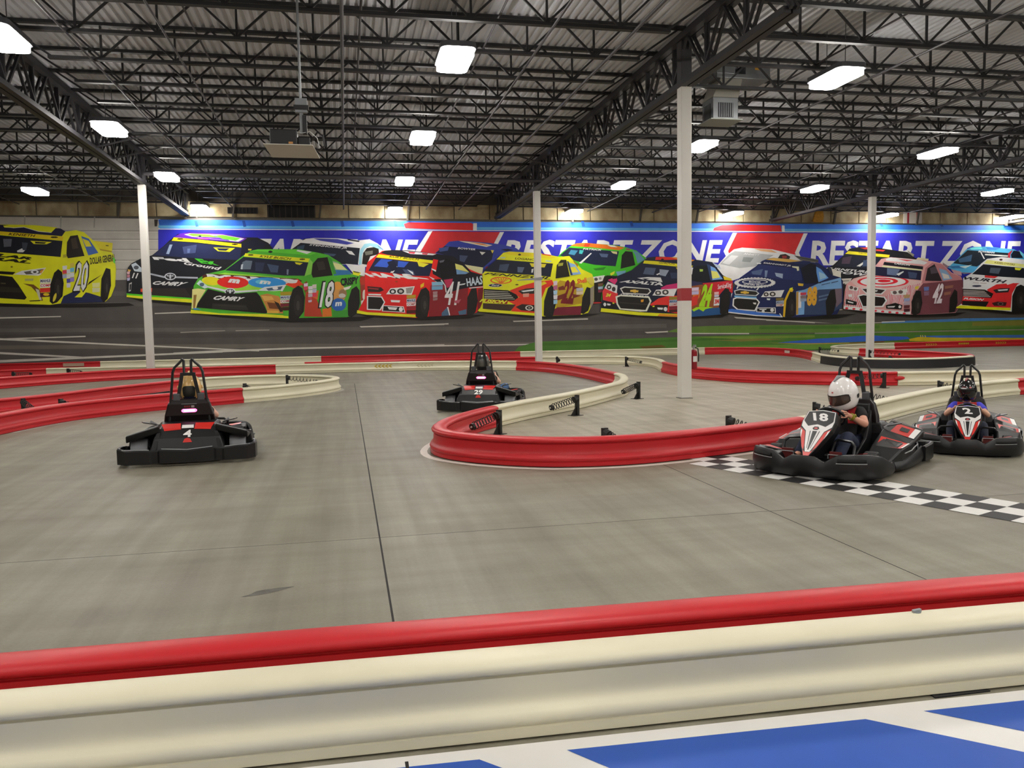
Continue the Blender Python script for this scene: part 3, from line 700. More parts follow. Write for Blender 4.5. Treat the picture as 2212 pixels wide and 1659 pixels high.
        MB().add([(s*0.40,-0.80,0.4085),(s*0.60,-0.80,0.3525),(s*0.62,-0.46,0.3015),(s*0.41,-0.46,0.3605)], [(0,1,2,3)]).obj('red_sticker', M_kred, rf_)
        MB().add([(s*0.58,-0.80,0.361),(s*0.64,-0.80,0.344),(s*0.655,-0.46,0.2935),(s*0.60,-0.46,0.309)], [(0,1,2,3)]).obj('white_sticker', M_kwhite, rf_)
        MB().add([(s*0.46,-0.72,0.384),(s*0.55,-0.72,0.359),(s*0.56,-0.58,0.337),(s*0.47,-0.58,0.363)], [(0,1,2,3)]).obj('black_sticker', M_kblack, rf_)
        MB().tube([(s*0.31,-0.868,0.445),(s*0.64,-0.868,0.348)], 0.005).obj('fender_edge', M_edge, rf_)
        MB().bar((s*0.38,-0.46,0.42), (s*0.52,-0.50,0.455), 0.10, 0.010, up=(0,0,1)).obj('wing_flap', M_frame, K)
        MB().bar((s*0.36,-0.42,0.40), (s*0.44,-0.46,0.46), 0.02).obj('flap_stay', M_edge, K)
        # wheels
        for (wx_, wy, wr, ww, tm) in ((0.50,0.44,0.128,0.13,M_tyre), (0.535,-0.64,0.142,0.18,M_slick)):
            prof = [(-0.5,0.62),(-0.5,0.9),(-0.42,0.985),(-0.2,1.0),(0.2,1.0),(0.42,0.985),(0.5,0.9),(0.5,0.62)]
            rings = []
            for a_, r_ in prof:
                rings.append([(s*wx_+a_*ww, wy+r_*wr*math.cos(t), wr+0.002+r_*wr*math.sin(t)) for t in [2*math.pi*k/24 for k in range(24)]])
            ty = MB().loft(rings, cap=False).obj('tyre', tm, K, smooth=True)
            MB().cyl((s*wx_-ww*0.42,wy,wr+0.002), (s*wx_+ww*0.42,wy,wr+0.002), wr*0.63, 16).cyl((s*wx_-ww*0.5,wy,wr+0.002), (s*wx_+ww*0.5,wy,wr+0.002), wr*0.25, 10).obj('hub', M_hub, ty, smooth=True)
    MB().cyl((-0.5,-0.64,0.144), (0.5,-0.64,0.144), 0.02, 10).obj('rear_axle', M_hub, K, smooth=True)
    MB().bar((-0.44,0.44,0.13), (0.44,0.44,0.13), 0.03).obj('front_axle', M_frame, K)
    # rear bumper wall
    rp = [(0.705,-0.60),(0.715,-0.80),(0.70,-0.93),(0.64,-0.985),(0.40,-0.99),(0.38,-0.975),(0.30,-0.975),(0.28,-1.0),(0.0,-1.03)]
    rt = [0.20,0.21,0.215,0.20,0.185,0.18,0.18,0.195,0.175]
    pth = [(x, y) for x, y in rp]+[(-x, y) for x, y in rp[-2::-1]]; tp = rt+rt[-2::-1]
    MB().loft(wall_strip(pth[::-1][::-1], tp, th=0.04, bulge=0.012)).obj('rear_bumper', M_plast, K, smooth=True, angle=30)
    MB().tube([(-0.27,-1.0,0.197),(0.0,-1.03,0.180),(0.27,-1.0,0.197)], 0.006).obj('bumper_highlight', M_edge, K)  # pale tubes paint the glint along the bumper top
    for s in (-1, 1): MB().tube([(s*0.40,-0.995,0.190),(s*0.68,-0.99,0.205)], 0.005).obj('bumper_highlight', M_edge, K)
    # engine cover
    cov = MB().loft([[(-0.40,-0.95,0.16),(0.40,-0.95,0.16),(0.40,-0.40,0.16),(-0.40,-0.40,0.16)], [(-0.36,-0.90,0.30),(0.36,-0.90,0.30),(0.37,-0.40,0.34),(-0.37,-0.40,0.34)], [(-0.31,-0.80,0.40),(0.31,-0.80,0.40),(0.33,-0.42,0.44),(-0.33,-0.42,0.44)], [(-0.28,-0.70,0.445),(0.28,-0.70,0.445),(0.31,-0.46,0.455),(-0.31,-0.46,0.455)]]).obj('engine_cover', M_plast, K, bevel=0.015)
    def onback(x, z, e=0.004):      # a point on the sloping back of the cover
        if z < 0.30: y = -0.95+(z-0.16)/0.14*0.05
        elif z < 0.40: y = -0.90+(z-0.30)/0.10*0.10
        else: y = -0.80+(z-0.40)/0.045*0.10
        return (x, y-e, z+e*0.7)
    for s in (-1, 1):
        MB().add([onback(s*0.07,0.385), onback(s*0.25,0.375), onback(s*0.29,0.44,0.006), onback(s*0.08,0.443,0.006), onback(s*0.26,0.40,0.006), onback(s*0.075,0.40,0.006)], [(0,1,4,5),(5,4,2,3)]).obj('red_sticker', M_kred, cov)
        MB().hexa([(s*0.33,-0.965,0.18),(s*0.37,-0.965,0.18),(s*0.37,-0.90,0.18),(s*0.33,-0.90,0.18),(s*0.29,-0.86,0.36),(s*0.325,-0.86,0.36),(s*0.325,-0.80,0.36),(s*0.29,-0.80,0.36)]).obj('cover_rib', M_plast, K)
    tv, tf = quad_text(number, onback(-0.075 if len(number) > 1 else -0.045,0.375,0.007), onback(0.075 if len(number) > 1 else 0.045,0.375,0.007), onback(0.075 if len(number) > 1 else 0.045,0.302,0.007), onback(-0.075 if len(number) > 1 else -0.045,0.302,0.007), 0.03)
    MB().add(tv, tf).obj('rear_number', M_kwhite, cov, fix=False)
    MB().add([onback(-0.065,0.395,0.007), onback(0.065,0.395,0.007), (0.062,-0.765,0.432), (-0.062,-0.765,0.432)], [(0,1,2,3)]).obj('white_sticker', M_kwhite, cov)
    MB().add([onback(-0.05,0.245,0.006), onback(0.05,0.245,0.006), onback(0.03,0.285,0.006), onback(0,0.295,0.006), onback(-0.03,0.285,0.006)], [(0,1,2,3,4)]).obj('red_badge', M_kred, cov)
    # seat
    st_ = MB().loft([[(-0.20,0.08,0.09),(0.20,0.08,0.09),(0.20,0.08,0.13),(-0.20,0.08,0.13)], [(-0.21,-0.18,0.075),(0.21,-0.18,0.075),(0.21,-0.18,0.12),(-0.21,-0.18,0.12)], [(-0.21,-0.34,0.10),(0.21,-0.34,0.10),(0.21,-0.30,0.16),(-0.21,-0.30,0.16)], [(-0.22,-0.42,0.40),(0.22,-0.42,0.40),(0.22,-0.37,0.40),(-0.22,-0.37,0.40)], [(-0.20,-0.47,0.66),(0.20,-0.47,0.66),(0.20,-0.42,0.66),(-0.20,-0.42,0.66)]]).obj('seat', M_seat, K, bevel=0.015)
    for s in (-1, 1):
        MB().loft([[(s*0.20,0.06,0.10),(s*0.23,0.06,0.10),(s*0.23,0.06,0.15),(s*0.20,0.06,0.15)], [(s*0.20,-0.22,0.10),(s*0.245,-0.22,0.10),(s*0.245,-0.2,0.30),(s*0.21,-0.2,0.30)], [(s*0.20,-0.40,0.12),(s*0.245,-0.40,0.12),(s*0.245,-0.36,0.60),(s*0.21,-0.36,0.60)]]).obj('seat_side', M_seat, K, bevel=0.01)
    sb = MB().loft([[(-0.29,-0.50,0.42),(0.29,-0.50,0.42),(0.29,-0.43,0.42),(-0.29,-0.43,0.42)], [(-0.275,-0.535,0.52),(0.275,-0.535,0.52),(0.275,-0.45,0.52),(-0.275,-0.45,0.52)], [(-0.235,-0.53,0.66),(0.235,-0.53,0.66),(0.235,-0.47,0.66),(-0.235,-0.47,0.66)], [(-0.19,-0.52,0.715),(0.19,-0.52,0.715),(0.19,-0.48,0.715),(-0.19,-0.48,0.715)]]).obj('seat_back_shell', mat('shell_maroon', '#150b0d', 0.3), K, bevel=0.015)
    MB().prism([(x*0.085 if abs(x) < 1 else x*0.085, y) for x, y in [(-0.8,-0.02),(0.8,-0.02),(1,-0.008),(1,0.008),(0.8,0.02),(-0.8,0.02),(-1,0.008),(-1,-0.008)]], 0.008, (0,-0.534,0.575), (1,0,0), (0,0,1)).obj('brake_light', M_brake, sb)
    MB().box((-0.058,-0.5445,0.566), (0.058,-0.541,0.584)).obj('light_core', M_brake_core, sb)
    MB().box((-0.085,-0.536,0.652), (0.085,-0.530,0.656)).obj('trim_line', M_edge, sb)
    for q_ in range(3): MB().box((-0.055+q_*0.024,-0.5395,0.613), (-0.037+q_*0.024,-0.534,0.634)).obj('maker_mark', mat('mark_dull_red', '#7a2024', 0.5), sb)
    MB().box((0.024,-0.5395,0.610), (0.058,-0.534,0.636)).obj('white_mark', mat('mark_dull_white', '#9a8f8c', 0.5), sb)
    for s in (-1, 1):
        MB().box((s*0.135-0.04,-0.53,0.69), (s*0.135+0.04,-0.47,0.78)).obj('shoulder_pad', mat('pad_grey', '#4a4c50', 0.5), K, bevel=0.012)
        # roll frame: outer tube, bend, inner tube
        MB().tube([(s*0.225,-0.52,0.42),(s*0.205,-0.515,0.66),(s*0.178,-0.51,0.90),(s*0.165,-0.51,1.03),(s*0.145,-0.51,1.085),(s*0.09,-0.51,1.14),(s*0.05,-0.51,1.185),(s*0.04,-0.51,1.17),(s*0.04,-0.51,1.0)], 0.0155, 8).obj('roll_tube', M_frame, K, smooth=True)
        MB().hexa([(s*0.105,-0.525,0.68),(s*0.145,-0.525,0.68),(s*0.145,-0.50,0.68),(s*0.105,-0.50,0.68),(s*0.045,-0.525,1.0),(s*0.085,-0.525,1.0),(s*0.085,-0.50,1.0),(s*0.045,-0.50,1.0)]).obj('head_guard_leg', M_frame, K)
    MB().box((-0.085,-0.527,0.985), (0.085,-0.498,1.025)).obj('head_guard_bar', M_frame, K, bevel=0.006)
    # steering
    c = Vector((0,0.20,0.56)); ax = Vector((0,0.80,-0.60)).normalized(); u = Vector((1,0,0)); w = ax.cross(u)
    sw = MB().tube([c+(u*math.cos(t)*0.145+w*math.sin(t)*0.125) for t in [2*math.pi*k/24 for k in range(24)]], 0.016, 8, closed=True).obj('steering_wheel', M_frame, K, smooth=True)
    MB().bar(c-u*0.14, c+u*0.14, 0.03, 0.015).bar(c, c+w*0.12, 0.03, 0.015, up=(1,0,0)).obj('spoke', M_frame, sw)
    MB().cyl(c, c+ax*0.5, 0.014, 8).obj('steering_column', M_frame, K)
    # nose panel
    A = Vector((0,0.90,0.225)); B = Vector((0,0.46,0.625)); ev = (B-A).normalized(); eu = Vector((1,0,0)); en = -eu.cross(ev)
    def P_(u_, v_, e=0.0): return A+eu*u_+ev*v_+en*e
    outl = [(-0.03,0.0),(0.03,0.0),(0.075,0.10),(0.165,0.36),(0.175,0.47),(0.15,0.615),(0.0,0.64),(-0.15,0.615),(-0.175,0.47),(-0.165,0.36),(-0.075,0.10)]
    nb = MB().loft([[P_(x*1.0, y, 0.0) for x, y in outl], [P_(x*1.05, y+0.0, -0.05) for x, y in outl], [(x*0.8, 0.50-0.26*(y/0.64), 0.16+0.42*(y/0.64)) for x, y in outl]]).obj('nose_body', M_plast, K, bevel=0.004)
    def dec(name, pts, m, e): MB().add([P_(x, y, e) for x, y in pts], [tuple(range(len(pts)))]).obj(name, m, nb, fix=False)
    dec('white_panel', [(-0.024,0.055),(0.024,0.055),(0.05,0.14),(0.095,0.335),(0.158,0.40),(0.165,0.47),(0.143,0.608),(0,0.632),(-0.143,0.608),(-0.165,0.47),(-0.158,0.40),(-0.095,0.335),(-0.05,0.14)], M_kwhite, 0.004)
    dec('number_plate', [(-0.05,0.415),(0,0.43),(0.05,0.415),(0.09,0.40),(0.135,0.45),(0.153,0.475),(0.136,0.600),(0,0.622),(-0.136,0.600),(-0.153,0.475),(-0.135,0.45),(-0.09,0.40)][::1], M_kblack, 0.006)
    dec('red_tip', [(-0.028,0.004),(0.028,0.004),(0.05,0.075),(0.024,0.050),(-0.024,0.050),(-0.05,0.075)], M_kred, 0.0045)
    for s in (-1, 1):
        q = [(s*0.047,0.075),(s*0.075,0.115),(s*0.14,0.30),(s*0.158,0.375),(s*0.10,0.325),(s*0.056,0.14)]
        dec('red_panel', q if s > 0 else q[::-1], M_kred, 0.0045)
        q = [(s*0.118,0.23),(s*0.142,0.30),(s*0.152,0.355),(s*0.133,0.335)]
        dec('white_script', q if s > 0 else q[::-1], M_kwhite, 0.006)
        q = [(s*0.016,0.10),(s*0.021,0.10),(s*0.052,0.335),(s*0.044,0.335)]
        dec('black_stripe', q if s > 0 else q[::-1], M_kblack, 0.006)
    dec('black_stripe', [(-0.006,0.08),(0.006,0.08),(0.024,0.335),(-0.024,0.335)], M_kblack, 0.006)
    dec('nose_badge', [(-0.036,0.373),(-0.02,0.352),(0.02,0.352),(0.036,0.373),(0.02,0.397),(-0.02,0.397)], M_kblack, 0.0065)
    dec('badge_centre', [(-0.02,0.373),(-0.012,0.364),(0.012,0.364),(0.02,0.373),(0.012,0.384),(-0.012,0.384)], mat('badge_pink', '#d06060', 0.4), 0.0075)
    # the view of the panel is from the front, so its text runs the other way in kart space
    if len(number) > 1: wn_ = 0.095
    else: wn_ = 0.07
    tv, tf = quad_text(number, P_(wn_,0.585,0.008), P_(-wn_,0.585,0.008), P_(-wn_*0.92,0.475,0.008), P_(wn_*0.92,0.475,0.008), 0.035, -0.25)
    MB().add(tv, tf).obj('nose_number', M_kwhite, nb, fix=False)
    return K

# ---------------------------------------------------------------- drivers
def skin_mesh(name, nodes, edges, m, sub=2):
    """nodes: {key: (co, radius or (rx, ry))}; grows a smooth skin over a skeleton"""
    keys = list(nodes); me = bpy.data.meshes.new(name)
    me.from_pydata([nodes[k][0] for k in keys], [(keys.index(a), keys.index(b)) for a, b in edges], [])
    ob = bpy.data.objects.new(name, me); C.objects.link(ob)
    md = ob.modifiers.new('skin', 'SKIN'); md.use_smooth_shade = True; md.branch_smoothing = 0.3
    for i, k in enumerate(keys):
        r = nodes[k][1]; sv = me.skin_vertices[0].data[i]
        sv.radius = (r, r) if not isinstance(r, tuple) else r; sv.use_root = (i == 0)
    sd = ob.modifiers.new('sub', 'SUBSURF'); sd.levels = sub; sd.render_levels = sub
    dg = bpy.context.evaluated_depsgraph_get()
    out = bpy.data.meshes.new_from_object(ob.evaluated_get(dg)); out.name = name
    out.materials.clear(); out.materials.append(m)
    out.polygons.foreach_set('use_smooth', [True]*len(out.polygons))
    bpy.data.objects.remove(ob); bpy.data.meshes.remove(me)
    return out
def helmet(name, shell, parent, centre, yaw, pitch, roll=0.0, size=1.0, visor='#1a1a1e', accent=None, marks=None, fin='#7c8084'):
    hm = MB(); nu, nv = 32, 18; W_, D_, H_ = 0.122, 0.142, 0.168
    def pt(az, el, e=0.0):
        x = math.cos(el)*math.sin(az); y = math.cos(el)*math.cos(az); z = math.sin(el)
        fx = 1.0; fy = 1.0; zz = z*H_
        if z < 0: zz = z*H_*1.0
        if y > 0 and z < 0.1: fy = 1.0+0.16*min(1, (0.1-z)/0.7)*y          # chin bar
        if y < 0 and z < -0.2: fy = 1.0-0.12*min(1, (-0.2-z)/0.5)
        if z < -0.72: zz = -0.72*H_ + (z+0.72)*0.02
        return Vector((x*(W_+e)*fx, y*(D_+e)*fy, zz*(1+e/H_)))
    vs = []; fs = []
    for j in range(nv+1):
        el = -math.pi/2+math.pi*j/nv
        for i in range(nu): vs.append(pt(2*math.pi*i/nu, el))
    for j in range(nv):
        for i in range(nu): fs.append((j*nu+i, j*nu+(i+1)%nu, (j+1)*nu+(i+1)%nu, (j+1)*nu+i))
    hm.add(vs, fs); me = hm.mesh(name)
    bm = bmesh.new(); bm.from_mesh(me); bmesh.ops.remove_doubles(bm, verts=bm.verts, dist=1e-5); bmesh.ops.recalc_face_normals(bm, faces=bm.faces); bm.to_mesh(me); bm.free()
    me.materials.append(shell); me.polygons.foreach_set('use_smooth', [True]*len(me.polygons))
    h = link(name, me, parent); h.location = centre; h.rotation_euler = (pitch, roll, yaw); h.scale = (size,)*3
    def patch(nm, az0, az1, el0, el1, m, e, n=14, k=5):
        v = []; f = []
        for j in range(k+1):
            for i in range(n+1):
                t = i/n*2-1; sh = 1-abs(t)**6*0.35
                az = az0+(az1-az0)*i/n; mid = (el0+el1)/2; el = mid+(el0+(el1-el0)*j/k-mid)*sh
                v.append(pt(az, el, e))
        for j in range(k):
            for i in range(n): f.append((j*(n+1)+i, j*(n+1)+i+1, (j+1)*(n+1)+i+1, (j+1)*(n+1)+i))
        o = MB().add(v, f).obj(nm, m, h, smooth=True, fix=False); return o
    R = math.radians
    patch('visor_gasket', R(-72), R(72), R(-16), R(17), mat('gasket_black', '#0c0c0d', 0.5), 0.0015)
    patch('visor', R(-68), R(68), R(-13), R(14), mat('visor_'+visor.strip('#'), visor, 0.08, spec=0.8), 0.004)
    for s in (-1, 1):
        p0 = pt(s*R(80), R(4), 0.0); p1 = pt(s*R(80), R(4), 0.010)
        MB().cyl(p0, p1, 0.020, 14).obj('visor_pivot', shell, h, smooth=True)
    MB().tube([pt(R(180), R(62), 0.002), pt(R(0), R(88), 0.014), pt(R(0), R(66), 0.010)], [0.012, 0.016, 0.008]).obj('top_vent', mat('vent_'+fin.strip('#'), fin, 0.4), h, smooth=True)
    patch('neck_roll', R(-180), R(179), R(-52), R(-44), mat('gasket_black', '#0c0c0d', 0.5), 0.004, 36, 2)
    for (nm, az0, az1, el0, el1, colr) in (marks or []):
        patch(nm, R(az0), R(az1), R(el0), R(el1), mat('mark_'+colr.strip('#'), colr, 0.4), 0.003, 10, 4)
    return h

def person(kart, label, shirt, trousers, skinhex, helm, lean=0.0, drop=0.0, shirt2=None, gloves=None, watch=False, knee_out=0.0, elbow=0.0, hair=None):
    """seated driver in kart space, parts parented to one Empty that stands in world space"""
    K = kart
    t = thing('person', label, 'person', K.location, K.rotation_euler.z, 'kart drivers'); t.scale = K.scale
    M_skin = mat('skin_'+skinhex.strip('#'), skinhex, 0.55)
    ly = lean
    hip = (0,-0.22,0.205); ch = (0,-0.33+ly*0.5,0.44); nk = (0,-0.37+ly,0.64-drop*0.6); hd = (0,-0.35+ly*1.25,0.78-drop)
    sh = {s: (s*0.155,-0.37+ly*0.95,0.585) for s in (-1,1)}
    wr = {s: (s*0.165,0.125,0.575) for s in (-1,1)}
    el = {s: (s*(0.275+elbow),-0.13+ly*0.5,0.46) for s in (-1,1)}
    kn = {s: (s*(0.20+knee_out*(s > 0)),0.28,0.37) for s in (-1,1)}
    an = {s: (s*0.215,0.60,0.15) for s in (-1,1)}; toe = {s: (s*0.235,0.71,0.22) for s in (-1,1)}
    nodes = {'hip': (hip,0.10), 'waist': ((0,-0.28,0.32),0.095), 'ch': (ch,0.105), 'up': ((0,-0.365+ly*0.9,0.565),0.095), 'nk': (nk,0.05), 'hd0': ((0,-0.35+ly*1.15,0.70-drop*0.8),0.062), 'hd': (hd,0.082), 'hd2': ((0,-0.345+ly*1.25,0.86-drop),0.06)}
    edges = [('hip','waist'),('waist','ch'),('ch','up'),('up','nk'),('nk','hd0'),('hd0','hd'),('hd','hd2')]
    for s in (-1,1):
        q = 'L' if s < 0 else 'R'
        mid_ = tuple((a+b)/2 for a, b in zip(sh[s], el[s])); fm = tuple(a*0.45+b*0.55 for a, b in zip(el[s], wr[s]))
        nodes.update({q+'sh': (sh[s],0.060), q+'ua': (mid_,0.048), q+'el': (el[s],0.042), q+'fa': (fm,0.036), q+'wr': (wr[s],0.026), q+'pa': ((s*0.150,0.165,0.592),(0.036,0.022))})
        edges += [('up',q+'sh'),(q+'sh',q+'ua'),(q+'ua',q+'el'),(q+'el',q+'fa'),(q+'fa',q+'wr'),(q+'wr',q+'pa')]
        # fingers curl round the rim, thumb leaves the inner side of the palm
        for f, (dz, ln) in enumerate(((0.032,0.9),(0.012,1.0),(-0.008,0.95),(-0.027,0.8))):
            k1 = q+'f%da' % f; k2 = q+'f%db' % f; k3 = q+'f%dc' % f
            nodes.update({k1: ((s*0.158,0.195+0.01*ln,0.592+dz),0.0105), k2: ((s*0.138,0.228*1.0,0.590+dz),0.0095), k3: ((s*(0.138-0.032*ln),0.212,0.585+dz),0.0085)})
            edges += [(q+'pa',k1),(k1,k2),(k2,k3)]
        nodes.update({q+'t1': ((s*0.122,0.172,0.622),0.011), q+'t2': ((s*0.108,0.200,0.634),0.009)}); edges += [(q+'pa',q+'t1'),(q+'t1',q+'t2')]
        nodes.update({q+'hp': ((s*0.095,-0.19,0.20),0.085), q+'th': (tuple((a+b)/2 for a, b in zip((s*0.095,-0.19,0.20), kn[s])),0.075), q+'kn': (kn[s],0.056), q+'ca': (tuple(a*0.6+b*0.4 for a, b in zip(kn[s], an[s])),0.050), q+'an': (an[s],0.036), q+'to': (toe[s],0.03)})
        edges += [('hip',q+'hp'),(q+'hp',q+'th'),(q+'th',q+'kn'),(q+'kn',q+'ca'),(q+'ca',q+'an'),(q+'an',q+'to')]
    link('body', skin_mesh('body', nodes, edges, M_skin), t)
    # shirt: torso and short sleeves
    sn = {'a': ((0,-0.235,0.24),0.125), 'b': ((0,-0.285,0.34),0.122), 'c': (ch,0.130), 'd': ((0,-0.365+ly*0.9,0.565),0.112), 'e': ((0,-0.368+ly*0.95,0.618),0.068)}
    se = [('a','b'),('b','c'),('c','d'),('d','e')]
    for s in (-1,1):
        q = str(s); half = tuple(a*0.42+b*0.58 for a, b in zip(sh[s], el[s])); qq = tuple(a*0.7+b*0.3 for a, b in zip(sh[s], el[s]))
        sn.update({q+'s': (sh[s],0.078), q+'m': (qq,0.070), q+'h': (half,0.066)}); se += [('d',q+'s'),(q+'s',q+'m'),(q+'m',q+'h')]
    M_sh = mat('shirt_'+shirt.strip('#'), shirt, 0.8, var=0.12, vscale=14)
    shm = skin_mesh('shirt', sn, se, M_sh); link('shirt', shm, t)
    if shirt2:       # a chest panel in a second colour, cut from the shirt and laid just over it
        for sd_ in (-1, 1):
            vv = []; ff = []
            for pl in shm.polygons:
                cc = pl.center; nn = pl.normal
                if nn.y > 0.25 and cc.z > 0.44 and 0.045 < cc.x*sd_ < 0.125:
                    o_ = len(vv); vv += [tuple(shm.vertices[i].co+shm.vertices[i].normal*0.004) for i in pl.vertices]; ff.append(tuple(range(o_, o_+len(pl.vertices))))
            if ff: MB().add(vv, ff).obj('chest_panel', mat('shirt2_'+shirt2.strip('#'), shirt2, 0.8), t, fix=False)
    pn = {'a': ((0,-0.215,0.205),0.125)}; pe = []
    for s in (-1,1):
        q = str(s); hp_ = (s*0.095,-0.18,0.205); mid_ = tuple((a+b)/2 for a, b in zip(hp_, kn[s]))
        pn.update({q+'h': (hp_,0.100), q+'t': (mid_,0.088), q+'k': (kn[s],0.070), q+'c': (tuple((a+b)/2 for a, b in zip(kn[s], an[s])),0.062), q+'e': (tuple(a*0.12+b*0.88 for a, b in zip(kn[s], an[s])),0.055)})
        pe += [('a',q+'h'),(q+'h',q+'t'),(q+'t',q+'k'),(q+'k',q+'c'),(q+'c',q+'e')]
    link('trousers', skin_mesh('trousers', pn, pe, mat('trousers_'+trousers.strip('#'), trousers, 0.85, var=0.15, vscale=20)), t)
    for s in (-1,1):
        so = {'a': ((s*0.213,0.56,0.115),0.042), 'b': ((s*0.218,0.63,0.135),0.045), 'c': ((s*0.236,0.715,0.225),0.036), 'd': ((s*0.215,0.598,0.175),0.042)}
        link('shoe', skin_mesh('shoe', so, [('a','b'),('b','c'),('b','d')], mat('shoe_dark', '#2c2c30', 0.6)), t)
        if gloves:
            gn = {'a': (wr[s],0.036), 'b': ((s*0.150,0.170,0.592),(0.046,0.034)), 'c': ((s*0.140,0.222,0.600),0.026), 'd': ((s*0.140,0.222,0.572),0.024), 'e': ((s*0.118,0.180,0.622),0.017)}
            link('glove', skin_mesh('glove', gn, [('a','b'),('b','c'),('b','d'),('b','e')], mat('glove_black', gloves, 0.7)), t)
    if watch:
        a = Vector(wr[-1])*0.86+Vector(el[-1])*0.14; ax = (Vector(el[-1])-Vector(wr[-1])).normalized()
        MB().cyl(a-ax*0.012, a+ax*0.016, 0.040, 16).cyl(a+Vector((-0.032,-0.01,0.012)), a+Vector((-0.046,-0.014,0.018)), 0.019, 12).obj('wrist_watch', mat('watch_olive', '#8a8420', 0.4), t, smooth=True)
    if hair:
        link('hair', skin_mesh('hair', {'a': ((0,-0.40+ly*1.15,0.72),0.055), 'b': ((0.02,-0.445+ly*1.0,0.64),0.05), 'c': ((0.03,-0.455+ly*0.9,0.56),0.03)}, [('a','b'),('b','c')], mat('hair_'+hair.strip('#'), hair, 0.7)), t)
    # harness-like chest panel where the shirt has a second colour
    helm(t, (hd[0], hd[1]+0.015, hd[2]+0.045))
    return t

kart18 = make_kart('18', 'black and red kart with number 18 on its nose, crossing the checkered line', (5.02, 7.60, 0), 217, 0.95)
kart2 = make_kart('2', 'black and red kart with number 2 on its nose, following kart 18', (7.14, 8.25, 0), 230, 0.80)
kart4 = make_kart('4', 'black kart seen from behind with number 4 on its tail', (-1.885, 10.69, 0), 95, 1.0)
kart29 = make_kart('29', 'black kart with number 29 on its tail beyond the red nose barrier', (2.53, 14.89, 0), 72, 1.0)

M_hw = mat('helmet_white', '#f2f0ee', 0.2, coat=0.5); M_hb = mat('helmet_black', '#121414', 0.18, coat=0.6); M_ho = mat('helmet_gold', '#efc47c', 0.2, coat=0.5); M_hg = mat('helmet_grey', '#55564f', 0.3, coat=0.4)
p18 = person(kart18, 'driver in white full-face helmet and black shirt steering kart 18', '#131214', '#1e2740', '#d99f86',
       lambda t, c: helmet('helmet', M_hw, t, c, math.radians(-26), math.radians(-22), 0.0, 1.22, '#4a3c36', marks=[('red_mark', 30, 40, 25, 29, '#c86060'), ('red_mark', -12, -2, 26, 30, '#c86060'), ('black_emblem', -122, -104, -14, -2, '#1c1c1c')], fin='#8b9094'), lean=0.13, drop=0.055, shirt2='#a81c20', watch=True, hair='#1c1512')
p2 = person(kart2, 'driver in black full-face helmet and blue shirt steering kart 2', '#4a4ad0', '#1c2236', '#d9a68a',
       lambda t, c: helmet('helmet', M_hb, t, c, math.radians(-18), math.radians(-8), 0.0, 1.05, '#0c0c10', marks=[('white_script', -18, 22, 20, 25, '#d8d8d8'), ('red_mark', -14, 16, 28, 30, '#b04040'), ('pink_mark', -48, -34, 22, 30, '#c07070'), ('red_patch', -95, -72, -42, -26, '#a05040')], fin='#8a2c2c'), lean=0.05, drop=0.02, shirt2='#b02020', gloves='#141416')
p4 = person(kart4, 'driver in gold and black helmet and black shirt in kart 4', '#141214', '#20242c', '#e0b09a',
       lambda t, c: helmet('helmet', M_ho, t, c, 0.0, 0.0, 0.0, 1.08, '#1a1a1e', marks=[('black_panel', 148, 212, -34, 12, '#2f2f2c'), ('black_panel', 100, 128, -44, -14, '#2c2620'), ('black_panel', 232, 262, -44, -14, '#2c2620'), ('blue_collar', 140, 220, -43, -31, '#20284a')], fin='#caa05a'), lean=0.0)
p29 = person(kart29, 'driver in grey helmet, maroon shirt and blue jeans in kart 29', '#220d12', '#4a6a96', '#d8a890',
       lambda t, c: helmet('helmet', M_hg, t, c, 0.0, 0.0, 0.0, 1.08, '#1a1a1e', marks=[('dark_band', 100, 260, 26, 44, '#26272a'), ('dark_band', 110, 250, -40, -18, '#2b2b2c')], fin='#303236'), lean=0.0, knee_out=0.16)
